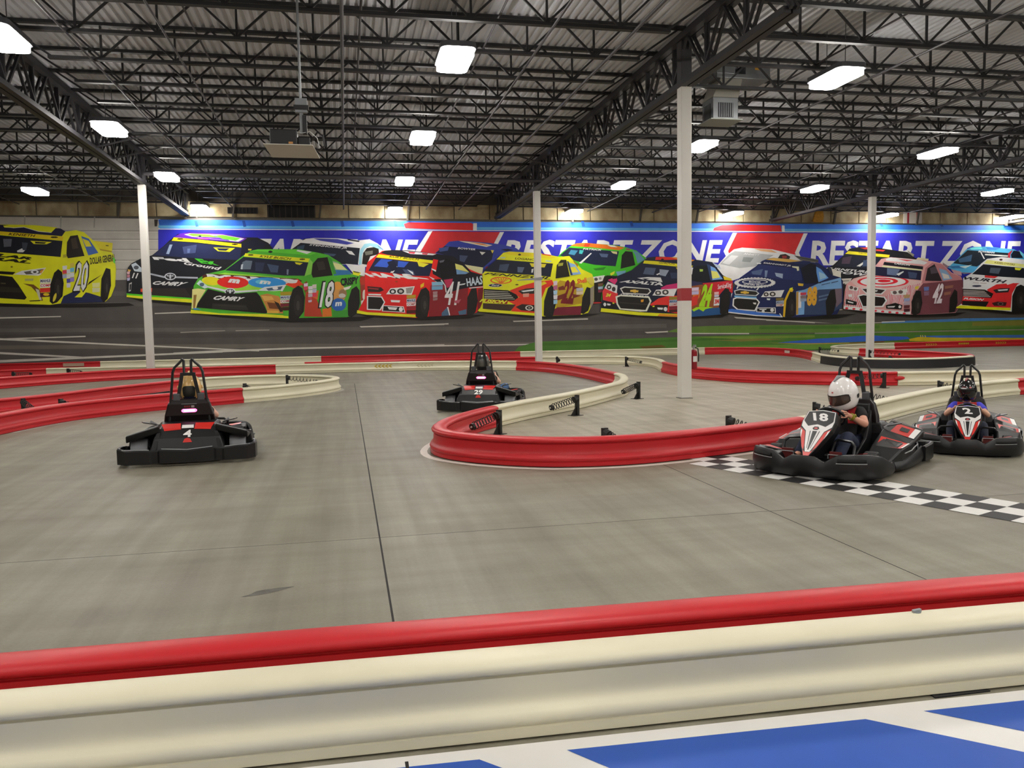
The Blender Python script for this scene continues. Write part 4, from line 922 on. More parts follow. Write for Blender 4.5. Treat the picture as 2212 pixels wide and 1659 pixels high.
# ---------------------------------------------------------------- the mural: flat print on the far wall, in centimetres (x, z)
MURAL = [
('printed_wall','grey concrete wall, blue banner and red stripes behind the printed cars',[('a9a59d',(-1900,597,-707,589,-722,265,-1923,278)),('8b8780',(-1904,539,-711,544,-711,540,-1905,536)),('8b8780',(-1906,509,-712,511,-712,507,-1907,505)),('8b8780',(-1909,472,-714,471,-714,467,-1909,468)),('8b8780',(-1912,433,-716,428,-716,424,-1912,429)),('8b8780',(-1914,399,-717,392,-718,388,-1914,395)),('c2beb5',(-1905,535,-711,539,-711,537,-1905,533)),('c2beb5',(-1907,505,-712,506,-712,504,-1907,502)),('c2beb5',(-1909,467,-714,466,-714,464,-1910,465)),('c2beb5',(-1912,428,-716,424,-716,422,-1912,426)),('8f8b84',(-1199,597,-1194,597,-1198,551,-1203,551)),('8f8b84',(-1071,598,-1066,598,-1070,552,-1075,552)),('8f8b84',(-950,599,-945,599,-949,553,-954,553)),('8f8b84',(-785,601,-780,601,-784,554,-789,554)),('34302d',(-729,587,-715,587,-720,560,-729,560)),('2d67c8',(-714,587,5680,607,5684,564,-710,551)),('5aa0e8',(-715,564,5683,573,5684,564,-715,554)),('2149a0',(-578,583,-568,583,-563,561,-574,559)),('2149a0',(-395,585,-384,585,-380,562,-391,560)),('2149a0',(-205,586,-194,586,-189,564,-200,562)),('2149a0',(-6,588,6,588,11,565,-1,563)),('2149a0',(213,590,225,590,230,567,219,565)),('2149a0',(833,595,845,595,851,572,839,569)),('2149a0',(1032,597,1045,597,1051,573,1038,571)),('2149a0',(1257,599,1270,599,1276,575,1263,573)),('2149a0',(2509,610,2524,610,2532,584,2517,582)),('2149a0',(2837,613,2852,613,2861,586,2845,584)),('2a2aa0',(-715,549,5685,559,5707,299,-725,339)),('2424a0',(-716,545,-73,546,-76,430,-721,430)),('e8e8f0',(-715,551,5684,563,5685,559,-715,548)),('c3292d',(256,577,275,584,544,584,551,579,551,552,263,559)),('e9e9ee',(552,583,568,583,567,550,551,552)),('e9e9ee',(358,547,378,549,317,451,293,451)),('b82a30',(376,548,668,546,638,469,608,390,296,420,323,459)),('e9e9ee',(668,546,686,546,653,485,638,439,613,439,634,485)),('c3262c',(1663,571,1702,584,1793,587,1993,585,2001,556,1656,559)),('e9e9ee',(2000,585,2014,584,2015,555,2001,556)),('e9e9ee',(1754,549,1775,549,1732,467,1753,429,1730,425,1709,465)),('c4272c',(1775,549,2112,549,2068,459,2097,386,1757,397,1732,465)),('e9e9ee',(2112,549,2133,549,2089,459,2118,397,2097,397,2068,459)),('c3262c',(3638,585,4063,584,4064,555,3639,558)),('c4272c',(3723,546,4123,546,4070,440,3686,451)),('cfd2dd',(-542,515,318,513,284,406,-579,408),'RESTART ZONE',0.03,0),('cfd2dd',(702,513,1706,517,1682,412,672,414),'RESTART ZONE',0.03,0),('cfd2dd',(2158,517,3302,519,3285,392,2147,399),'RESTART ZONE',0.03,0),]),
('printed_track','dark asphalt, white lane lines and grass at the foot of the mural',[('575350',(-1918,343,-719,350,304,336,5707,294,5748,-193,-1944,-31)),('615d59',(-1770,304,-1136,305,-448,303,1432,300,1432,282,-448,286,-1771,290)),('615d5a',(-1773,266,-627,260,108,256,1432,254,1431,236,107,239,-1774,252)),('524e4b',(-1777,197,-975,191,-271,184,1431,171,1431,152,-271,167,-1778,183)),('66625e',(-1779,171,-86,149,702,139,1431,139,1431,120,702,121,-1780,157)),('4f4b48',(-1781,145,-1145,140,-455,130,1431,108,1431,89,-455,113,-1782,131)),('6b665f',(-1783,107,-635,89,103,77,1431,62,1431,43,102,60,-1784,93)),('c9c5bb',(-1627,206,-1089,210,-1089,206,-1306,203,-1627,199)),('c9c5bb',(-1473,124,-1004,131,-1004,126,-1473,120)),('c9c5bb',(-1391,133,-1228,122,-933,100,-446,66,-349,59,-349,54,-933,94,-1392,126)),('c9c5bb',(-1435,86,-1313,74,-1021,49,-1021,43,-1313,66,-1435,79)),('c9c5bb',(-1558,38,-1315,43,-783,53,-492,60,-492,53,-783,46,-1315,33,-1559,28)),('c9c5bb',(-744,217,-602,221,-602,216,-745,213)),('a9a59c',(-651,139,-479,143,-479,140,-651,136)),('a9a59c',(-438,142,-305,143,-305,140,-438,139)),('c9c5bb',(-681,57,-501,63,-223,67,416,67,416,61,-224,60,-501,54,-681,49)),('c9c5bb',(61,151,418,155,418,150,66,145)),('c9c5bb',(60,150,436,157,436,152,67,145)),('c9c5bb',(26,66,371,65,626,62,836,61,836,56,626,57,25,60)),('c9c5bb',(719,163,1060,168,1060,163,722,158)),('c9c5bb',(900,167,1059,169,1059,163,900,162)),('c9c5bb',(1325,103,1438,106,1438,100,1337,97)),('c9c5bb',(1760,165,2175,134,2175,129,1772,158)),('64853a',(1431,102,1499,121,1634,125,1889,125,2175,121,2519,122,3033,127,3332,132,5721,132,5726,67,3334,81,2175,84,1566,93)),('4d7c30',(742,49,825,70,1037,72,1254,74,1483,77,1889,82,2175,79,2520,86,3333,92,5724,88,5748,-193,699,-53)),('447028',(825,64,1254,65,1476,67,1796,71,1796,61,1476,57,1123,51,825,52)),('74903a',(1566,76,2175,73,2175,62,1796,61)),('7c7a38',(1657,59,1889,63,2031,56,1796,50)),('6d5a2a',(1298,39,1409,43,1431,32,1320,28)),('6a943a',(1566,29,2176,33,2421,21,2176,5,1566,12)),('84843a',(3033,120,3332,125,3333,99,3033,102)),('4f7c30',(1889,119,2519,113,2519,99,1889,106)),('c9c5bb',(1544,95,1838,89,1838,84,1544,90)),('8c897c',(2175,84,3334,81,3334,76,2175,78)),('4d86c4',(2530,130,2732,134,2991,140,3392,138,3392,129,2861,124,2530,122)),('c9d0d0',(2530,131,2656,133,2656,128,2530,126)),('c9c5bb',(1924,150,2114,139,2271,127,2114,135,1924,145)),('c9c5bb',(2357,125,2530,128,2530,125,2369,123)),('c9c5bb',(2264,191,2319,194,2319,189,2267,187)),('3a66c4',(1984,41,2043,46,2133,51,2187,56,2236,57,2321,59,2395,64,2482,66,2576,59,2671,56,2687,45,2608,39,2482,38,2358,36,2175,35)),('4572bc',(2702,59,2863,58,3395,51,3395,37,2863,46)),('cdb52c',(2680,44,2734,53,2863,47,3059,44,3396,35,3396,25,3060,28,2799,30,2684,34)),('b89a52',(1925,42,2115,35,2358,33,2671,34,2358,29,2115,31)),('8d3a3a',(2358,33,2545,36,2545,32,2358,31)),('d8c860',(2742,62,2746,62,2748,52,2743,52)),('d8c860',(2753,62,2757,62,2760,51,2755,51)),('d8c860',(2767,61,2771,61,2774,51,2769,51)),]),
('printed_race_car','white printed stock car with STENHOUSE JR banner behind the green car',[('d9d9d4',(-214,465,-180,493,-156,512,-114,517,-19,516,67,508,106,512,144,496,177,468,175,398,93,398,-45,442,-102,454,-209,468)),('3a3f96',(-116,515,-19,513,47,496,18,490,-90,506)),('1e1e24',(19,514,72,506,67,501,24,508)),('222222',(-156,513,-132,517,-147,513,-161,506)),('161b26',(-168,497,71,476,61,408,-8,410,-59,444,-106,457,-207,469)),('2c4258',(-181,482,-152,489,-158,470,-186,471)),('c9c9c9',(13,466,37,463,51,446,27,451)),('3a4a60',(-78,456,-26,451,-36,442,-64,444)),('e8e8e8',(-133,492,19,480,17,470,-135,484),'STENHOUSE JR',0.02,0.25),('8fc0dc',(64,408,70,466,90,493,115,497,144,493,172,468,148,471,114,485,90,473,79,446,76,407)),('1b1613',(78,410,84,456,100,476,129,480,148,473,150,451,113,442,98,407)),('6a6a60',(90,461,124,466,123,451,94,446)),('6a8fb0',(144,490,167,471,167,466,146,483)),]),
('printed_race_car','dark blue printed stock car with BOWYER banner behind the red car',[('2f3c90',(385,456,421,481,446,504,482,508,553,505,624,499,680,492,737,478,760,462,685,452,633,417,591,386,580,356,479,387,410,447)),('e2c6ae',(489,507,532,504,583,499,634,490,608,482,512,501)),('d87a4a',(532,503,593,496,624,486,583,491)),('141a30',(426,485,639,467,630,427,591,394,479,402,460,439,388,457)),('3a4878',(401,476,446,484,440,466,405,461)),('c8c8c0',(577,462,603,459,587,447)),('c8b84a',(626,469,641,468,633,454)),('3c4660',(490,447,526,444,510,417,490,422)),('e0e0e0',(484,481,560,475,558,467,482,473),'BOWYER',0.02,0.2),('2a3a8c',(639,467,680,477,701,472,654,452,635,427)),('10121c',(670,471,701,474,727,469,696,464)),('d8d0a0',(470,414,510,407,591,394,587,366,530,379,474,394)),]),
('printed_race_car','green and orange printed stock car with PATRICK banner',[('3fb020',(925,442,946,462,973,480,995,495,1049,500,1184,492,1239,482,1288,467,1332,436,1327,405,1288,395,1249,353,1194,333,1149,260,1084,230,1074,339,1010,411)),('e26a1c',(981,487,1011,499,1054,501,1184,490,1233,480,1206,469,1075,482)),('e8e0d0',(1151,492,1184,489,1200,482,1168,484)),('c83a1a',(1049,499,1075,498,1065,483,1043,485)),('16203a',(976,480,1206,464,1190,398,1091,405,1010,421,933,446)),('3a7a9a',(984,470,1016,467,1000,447,973,452)),('d8d8d8',(1021,413,1075,457,1080,455,1031,410)),('3aa0a0',(1024,470,1043,468,1035,452,1021,454)),('c8c08a',(1167,465,1197,462,1197,451,1178,455)),('4a5a78',(1113,455,1156,452,1151,437,1124,439)),('e8e8e8',(1040,479,1128,474,1125,466,1039,471),'PATRICK',0.03,0.2),('12160f',(1219,447,1236,465,1269,462,1282,403,1213,387)),('5a8a9c',(1269,468,1297,460,1327,426,1293,410,1283,447)),('8a4a50',(1239,478,1263,474,1255,468,1239,470)),('2a7a1c',(1085,388,1145,395,1134,382,1096,380)),('c8d030',(1164,367,1186,377,1183,364,1167,356)),('6a9ab0',(1191,374,1238,379,1232,359,1199,354)),('1c1614',(1082,333,1150,358,1194,355,1161,338,1128,312,1119,235,1084,230)),('cfcfca',(1079,351,1139,359,1128,333,1090,325)),('4a4a4a',(1107,341,1105,337,1101,334,1096,334,1091,337,1090,341,1091,345,1096,348,1101,348,1105,345)),('8a8a8a',(1124,345,1123,341,1119,339,1115,339,1112,341,1111,345,1112,348,1115,350,1119,350,1123,348)),('6a4a30',(1107,322,1131,324,1130,312,1108,310)),('9ab0c0',(1107,308,1131,310,1130,298,1108,296)),('7a3040',(1107,294,1131,296,1129,284,1108,282)),('b83030',(1084,240,1125,240,1122,235,1084,233)),]),
('printed_race_car','white and grey printed stock car with ANNETT banner',[('dad9d4',(1675,397,1718,442,1759,474,1800,482,1953,474,2079,447,2109,404,1983,393,1865,393,1783,340,1748,330,1684,362)),('d8a074',(1858,478,1947,472,1977,458,1894,466)),('a3a6a6',(1736,452,1765,466,1959,448,1865,396,1788,388,1690,407)),('c2c4c4',(1701,412,1747,447,1782,444,1736,404)),('7f8484',(1806,439,1859,436,1841,415,1800,418)),('e2e2e2',(1809,459,1889,451,1887,444,1807,450),'ANNETT',0.02,0.2),('2d2724',(1980,434,1992,450,2019,453,2043,441,2037,426)),('8a3030',(2001,445,2025,445,2025,434,2004,432)),('d9d8d3',(2036,453,2067,442,2094,415,2073,415,2049,431)),('54524e',(2061,447,2188,427,2188,412,2097,423)),('2e2c2a',(2067,443,2188,421,2188,418,2079,437)),]),
('printed_race_car','black printed stock car lettered FURNITURE ROW',[('14141a',(2219,381,2267,402,2315,443,2351,478,2400,486,2474,485,2536,478,2661,462,2706,433,2783,429,2770,418,2537,396,2476,380,2446,331,2354,326,2305,310,2292,342)),('b8322c',(2406,482,2449,484,2474,478,2431,475)),('b8322c',(2492,475,2542,472,2530,465,2493,468)),('e8c424',(2345,467,2566,449,2562,436,2328,454)),('6a5a18',(2397,461,2477,454,2476,448,2396,454),'TRUEX JR',0.02,0),('1c202e',(2326,451,2537,432,2494,388,2438,384,2276,397)),('c9c9c4',(2389,396,2450,429,2453,424,2408,394)),('4a3a4a',(2315,435,2364,445,2352,407,2309,407)),('3a4a66',(2425,424,2475,424,2463,396,2420,394)),('e8e8e6',(2231,392,2463,373,2455,362,2224,383),'FURNITURE',0.03,0.2),('e8e8e6',(2286,376,2451,360,2439,347,2268,366),'ROW',0.04,0.2),('23221e',(2636,459,2680,451,2693,434,2649,440)),('8a8678',(2661,470,2699,451,2693,440,2664,462)),('d0c8a0',(2719,437,2779,430,2776,421,2706,423)),('c9c5bc',(2304,337,2366,339,2348,315,2308,303)),('9a958c',(2308,329,2353,331,2350,325,2308,321)),('e0d840',(2294,247,2318,244,2318,228,2294,231)),('2a2622',(2293,310,2329,315,2321,244,2294,247)),]),
('printed_race_car','teal printed stock car with BOWMAN banner',[('4a9cc4',(2886,387,2943,434,2987,476,3026,488,3111,490,3178,483,3258,477,3329,446,3402,417,3403,383,3180,406,3081,401,3037,361,2978,356)),('6ad0d8',(3007,484,3072,487,3079,477,3014,475)),('3a70b8',(3098,487,3178,481,3152,473,3105,476)),('18222c',(2994,472,3240,458,3221,429,3094,417,3049,392,2915,409)),('3a5a7a',(2943,429,3021,451,3015,418,2950,412)),('d0d8d8',(3087,429,3066,462,3072,463,3094,430)),('e0e0e0',(3056,471,3149,465,3148,456,3054,462),'BOWMAN',0.03,0.2),('c9c9c0',(3093,454,3226,447,3224,440,3093,448)),('b02a3a',(3225,457,3245,471,3251,470,3239,451,3239,434,3227,434)),('141a26',(3242,451,3258,471,3292,466,3313,434,3246,434)),('6ab8e8',(3288,474,3321,451,3321,434,3299,451)),('2f6aa0',(2893,393,2944,398,2984,384,2912,384)),('b8e0e8',(2951,392,3022,401,2984,384)),('a03040',(2919,364,3037,361,3037,358,2919,361)),]),
('printed_race_car','bright yellow printed stock car number 20',[('1e1b19',(-1472,273,-1124,256,-839,258,-817,248,-926,243,-1125,244,-1473,255)),('e8da1c',(-1475,286,-1468,393,-1414,432,-1332,450,-1312,508,-1301,557,-1285,563,-1162,561,-1087,553,-1055,537,-1017,543,-988,535,-955,502,-887,494,-891,457,-883,446,-879,391,-885,326,-902,285,-925,263,-1086,259,-1124,254,-1302,262)),('1c1c36',(-1309,557,-1285,562,-1071,549,-1055,538,-1068,519,-1286,537,-1311,539)),('e8da1c',(-1273,558,-1232,562,-1162,560,-1087,552,-1105,533,-1151,538,-1203,553,-1236,550,-1269,551)),('e9e6d0',(-1273,554,-1237,549,-1201,552,-1151,536,-1105,532,-1105,533,-1151,538,-1201,554,-1236,551)),('f0b61a',(-1311,538,-1286,537,-1062,517,-1067,502,-1287,524,-1311,525)),('2a2008',(-1255,532,-1161,525,-1163,515,-1257,522),'KENSETH',0.02,0.3),('2a2408',(-1082,515,-1083,514,-1086,513,-1089,512,-1094,512,-1098,512,-1103,512,-1106,513,-1108,514,-1109,515,-1108,516,-1106,517,-1102,518,-1098,518,-1093,518,-1089,518,-1085,517,-1083,516)),('171a24',(-1311,524,-1067,501,-1077,439,-1143,445,-1230,452,-1291,457,-1331,459)),('d8c81e',(-1181,501,-1105,497,-1124,488,-1170,489)),('171a24',(-1165,498,-1124,495,-1132,490,-1164,491)),('565964',(-1276,508,-1245,508,-1250,479,-1275,477)),('cfd0d4',(-1230,463,-1212,472,-1202,464,-1209,457,-1229,457)),('3a3f4a',(-1211,495,-1190,493,-1198,464,-1210,466)),('1f1811',(-1056,446,-1051,496,-1038,520,-1011,524,-991,443,-1051,434)),('3a2f24',(-1037,509,-1018,514,-1012,473,-1033,469)),('3d62a8',(-999,520,-972,510,-940,455,-977,445)),('d8c62c',(-995,511,-972,501,-963,480,-984,479)),('a8a030',(-1068,448,-1055,450,-1055,438,-1069,436)),('dcc31a',(-951,502,-886,493,-891,457,-936,471)),('a88f14',(-936,471,-891,462,-891,457,-932,465)),('3a3210',(-911,485,-901,484,-902,481,-912,482)),('201c0c',(-1295,453,-1167,436,-1182,427,-1308,441),'LAR',0.06,0.1),('201c0c',(-1316,440,-1174,423,-1186,413,-1329,428),'RAL',0.06,0.1),('6a5a10',(-1248,401,-1248,400,-1249,399,-1250,399,-1251,398,-1253,398,-1254,399,-1255,399,-1256,400,-1256,401,-1256,402,-1255,403,-1254,403,-1252,404,-1251,404,-1250,403,-1249,403,-1248,402)),('16130f',(-1417,386,-1295,385,-1240,381,-1250,371,-1296,374,-1417,376)),('1a1713',(-1397,370,-1296,369,-1252,363,-1232,332,-1206,283,-1213,275,-1301,282,-1374,285)),('4a4230',(-1294,341,-1276,340,-1277,335,-1294,336)),('2c2820',(-1339,330,-1229,320,-1222,302,-1336,307)),('d0d3cd',(-1247,372,-1217,386,-1131,398,-1151,371,-1160,367)),('5a564c',(-1211,382,-1141,393,-1156,374,-1203,372)),('cdd4d8',(-1158,381,-1159,379,-1161,377,-1165,375,-1170,374,-1175,374,-1179,375,-1183,377,-1185,379,-1186,381,-1185,384,-1182,386,-1178,388,-1174,388,-1169,388,-1164,388,-1161,386,-1158,384)),('38342e',(-1165,381,-1166,380,-1167,379,-1169,378,-1171,377,-1173,377,-1175,378,-1177,379,-1178,380,-1178,381,-1178,383,-1177,384,-1175,385,-1173,385,-1170,385,-1168,385,-1166,384,-1165,383)),('c88a2a',(-1153,385,-1136,395,-1151,373)),('a8a860',(-1208,356,-1177,356,-1180,347,-1209,347)),('6a4a1a',(-1216,337,-1179,333,-1159,315,-1149,270,-1159,271,-1169,301,-1187,324)),('c0bca8',(-1173,317,-1161,313,-1153,273,-1161,273)),('231c10',(-1199,271,-1159,273,-1159,269,-1195,268)),('e4e2e0',(-1155,354,-1115,356,-1116,340,-1155,338)),('3a3a52',(-1153,352,-1117,353,-1118,343,-1154,341),'MAHLE',0.03,0),('e8e4e0',(-1156,336,-1116,338,-1117,322,-1156,320)),('c03028',(-1154,334,-1118,335,-1119,325,-1155,323),'COMP',0.03,0),('c83028',(-1157,318,-1117,320,-1118,304,-1157,302)),('4a2030',(-1158,300,-1118,302,-1119,286,-1158,284)),('d8b020',(-1125,294,-1126,292,-1128,291,-1130,289,-1134,289,-1138,289,-1141,289,-1144,291,-1146,292,-1147,294,-1146,296,-1144,298,-1141,299,-1137,300,-1133,299,-1130,299,-1127,298,-1125,296)),('22284a',(-1086,259,-1074,287,-1033,307,-1008,304,-983,299,-932,281,-925,263)),('e8da1c',(-1035,282,-981,332,-973,327,-1009,282)),('1e1c10',(-988,327,-930,371,-978,342)),('191715',(-1125,267,-1119,333,-1103,378,-1088,392,-1075,381,-1071,337,-1078,287,-1099,263,-1116,257)),('24211f',(-1081,315,-1083,297,-1087,283,-1093,275,-1098,275,-1103,283,-1106,297,-1106,315,-1104,333,-1100,347,-1094,355,-1088,355,-1084,347,-1081,332)),('3a3531',(-1088,313,-1089,302,-1092,295,-1095,295,-1097,302,-1098,314,-1096,325,-1093,332,-1090,332,-1088,325)),('191715',(-941,279,-934,354,-915,396,-899,391,-900,327,-915,275,-931,261)),('24211f',(-906,319,-908,302,-912,288,-916,280,-921,280,-924,288,-926,302,-926,320,-925,337,-921,351,-917,359,-912,359,-909,351,-906,337)),('3a3531',(-912,318,-913,307,-915,300,-918,300,-919,307,-920,318,-918,329,-916,336,-914,336,-912,329)),('c8b838',(-1101,281,-1105,272,-1109,267,-1112,265,-1114,268,-1113,275,-1111,284,-1107,293,-1103,298,-1100,300,-1099,297,-1099,290)),('d8d4e0',(-1072,404,-1055,406,-1057,391,-1072,389)),('c84050',(-1073,387,-1056,389,-1058,375,-1073,373)),('9aa0b8',(-1074,371,-1057,373,-1059,358,-1074,356)),('c8c8d8',(-1058,390,-1044,392,-1045,376,-1058,374)),('d8d8e0',(-1059,372,-1044,374,-1046,358,-1059,356)),('4a4a9a',(-1060,354,-1045,356,-1047,340,-1060,338)),('c0c0cc',(-1061,336,-1046,337,-1048,321,-1061,320)),('c8b84a',(-1044,415,-1029,417,-1030,401,-1044,399)),('6ab0d0',(-1045,396,-1030,398,-1031,382,-1045,380)),('d0d0d8',(-1046,378,-1031,379,-1032,363,-1046,361)),('8a7ac0',(-1047,359,-1032,361,-1033,344,-1047,342)),('d8d48a',(-968,337,-940,339,-942,322,-968,320)),('c8c8a0',(-969,318,-941,319,-943,302,-969,301)),('14130a',(-1022,425,-968,428,-989,301,-1043,298),'20',0.05,0),('dbe6ee',(-1017,419,-974,421,-992,307,-1038,305),'20',0.02,0),('3c3a16',(-972,436,-879,451,-878,423,-971,409),'DOLLAR GENERAL',0.03,0),('5ac040',(-888,439,-880,432,-881,412,-887,418)),]),
('printed_race_car','black printed stock car with green and white hood lettering and number 11',[('1b1816',(-844,285,-755,269,-601,254,-302,227,-601,245,-795,265)),('14151c',(-845,280,-840,382,-834,398,-822,413,-787,432,-742,446,-697,483,-674,505,-642,530,-597,538,-472,532,-391,518,-337,517,-296,496,-274,465,-282,246,-601,254,-755,269)),('5a1fa0',(-647,524,-633,532,-597,536,-472,532,-378,514,-406,497,-563,510,-660,516)),('e4dff0',(-619,528,-598,532,-473,528,-389,513,-413,500,-589,519)),('5a1fa0',(-580,519,-473,527,-446,504)),('6cc832',(-607,529,-589,532,-526,529,-482,516,-585,521)),('6cc832',(-501,525,-473,527,-404,514,-423,504,-473,511)),('b040c8',(-567,516,-518,514,-532,509,-567,511)),('151018',(-554,522,-554,521,-555,520,-556,519,-558,519,-560,519,-562,519,-563,520,-564,521,-564,522,-564,523,-563,524,-561,525,-560,525,-558,525,-556,525,-555,524,-554,523)),('f0c218',(-658,517,-563,508,-397,491,-401,477,-572,497,-667,503)),('b08a10',(-563,504,-496,499,-498,492,-564,498),'HAMLIN',0.02,0),('3a3010',(-623,510,-623,509,-625,508,-628,508,-632,508,-636,507,-640,508,-643,508,-645,509,-646,510,-645,511,-643,512,-640,513,-636,513,-632,513,-628,513,-625,512,-623,511)),('3a3010',(-415,490,-416,489,-418,488,-421,488,-425,487,-429,487,-433,488,-436,488,-438,489,-438,490,-438,491,-436,492,-432,492,-429,493,-424,493,-421,492,-417,492,-415,491)),('1c2346',(-670,502,-402,476,-409,426,-611,436,-740,446)),('8a9ab8',(-690,451,-675,488,-664,488,-679,450)),('3c466e',(-627,479,-573,488,-579,455,-623,451)),('e8d01e',(-510,477,-426,475,-448,459,-493,462)),('1c2346',(-497,474,-448,473,-462,464,-489,465)),('5a6a98',(-609,472,-598,472,-601,455,-610,455)),('11142a',(-401,493,-346,512,-301,491,-339,456,-404,432)),('c8c03a',(-376,472,-361,471,-366,465,-376,466)),('e0e0e4',(-757,440,-615,434,-585,417,-735,428),'Fed',0.05,0.2),('3fb02a',(-593,434,-522,428,-484,403,-558,414),'Ex',0.05,0.2),('e8e8ec',(-624,421,-480,399,-487,385,-625,409),'Ground',0.03,0.25),('b9c4d0',(-822,409,-805,417,-779,390,-780,379,-811,383)),('4a5058',(-794,398,-795,395,-796,393,-799,391,-802,390,-806,390,-809,391,-811,393,-813,395,-813,398,-812,400,-811,402,-808,404,-805,405,-802,405,-798,404,-796,402,-794,400)),('c8a04a',(-834,391,-824,388,-827,381,-836,384)),('f0f0f0',(-816,377,-796,375,-803,354,-822,356),'11',0.04,0.1),('9aa0aa',(-754,376,-702,363,-658,362,-574,359,-574,352,-659,355,-703,356,-753,369)),('b9bdc4',(-656,361,-658,356,-662,352,-668,349,-675,347,-683,347,-690,349,-696,352,-699,357,-700,361,-699,366,-695,371,-689,374,-681,376,-674,376,-667,374,-661,371,-657,366)),('2b2c30',(-661,361,-662,358,-665,354,-670,352,-676,351,-682,351,-688,352,-692,355,-695,358,-696,361,-695,365,-691,368,-687,371,-681,372,-675,372,-669,371,-664,368,-661,365)),('b9bdc4',(-665,364,-666,363,-668,362,-672,361,-676,361,-681,361,-685,361,-688,362,-691,363,-691,364,-691,366,-688,367,-685,367,-680,368,-676,368,-671,367,-668,367,-666,365)),('2b2c30',(-668,364,-669,364,-671,363,-673,363,-677,362,-680,362,-683,363,-686,363,-687,364,-688,364,-687,365,-686,365,-683,366,-680,366,-676,366,-673,366,-671,365,-669,365)),('b9bdc4',(-675,360,-675,357,-676,354,-677,352,-678,351,-679,351,-680,352,-681,354,-682,357,-682,360,-681,364,-681,366,-680,369,-679,370,-677,370,-676,369,-675,366,-675,364)),('f0f0f0',(-741,344,-610,338,-634,322,-747,330),'CAMRY',0.05,0.3),('2b2522',(-753,315,-625,314,-600,275,-754,284)),('1d1916',(-625,314,-580,322,-582,273,-600,273)),('d84a28',(-791,314,-783,314,-783,300,-792,302)),('d84a28',(-755,314,-748,317,-750,300,-755,302)),('a8a8a8',(-833,335,-822,340,-828,305,-836,302)),('14151c',(-831,331,-824,333,-828,310,-833,308)),('c8a0a8',(-839,381,-827,383,-829,372,-838,370)),('b87a88',(-839,368,-828,370,-829,359,-839,358)),('a8a8c8',(-840,356,-828,358,-830,347,-839,345)),('4fc01e',(-844,296,-793,291,-600,275,-600,269,-844,288)),('d9e222',(-844,289,-755,281,-600,270,-601,256,-755,270,-845,281)),]),
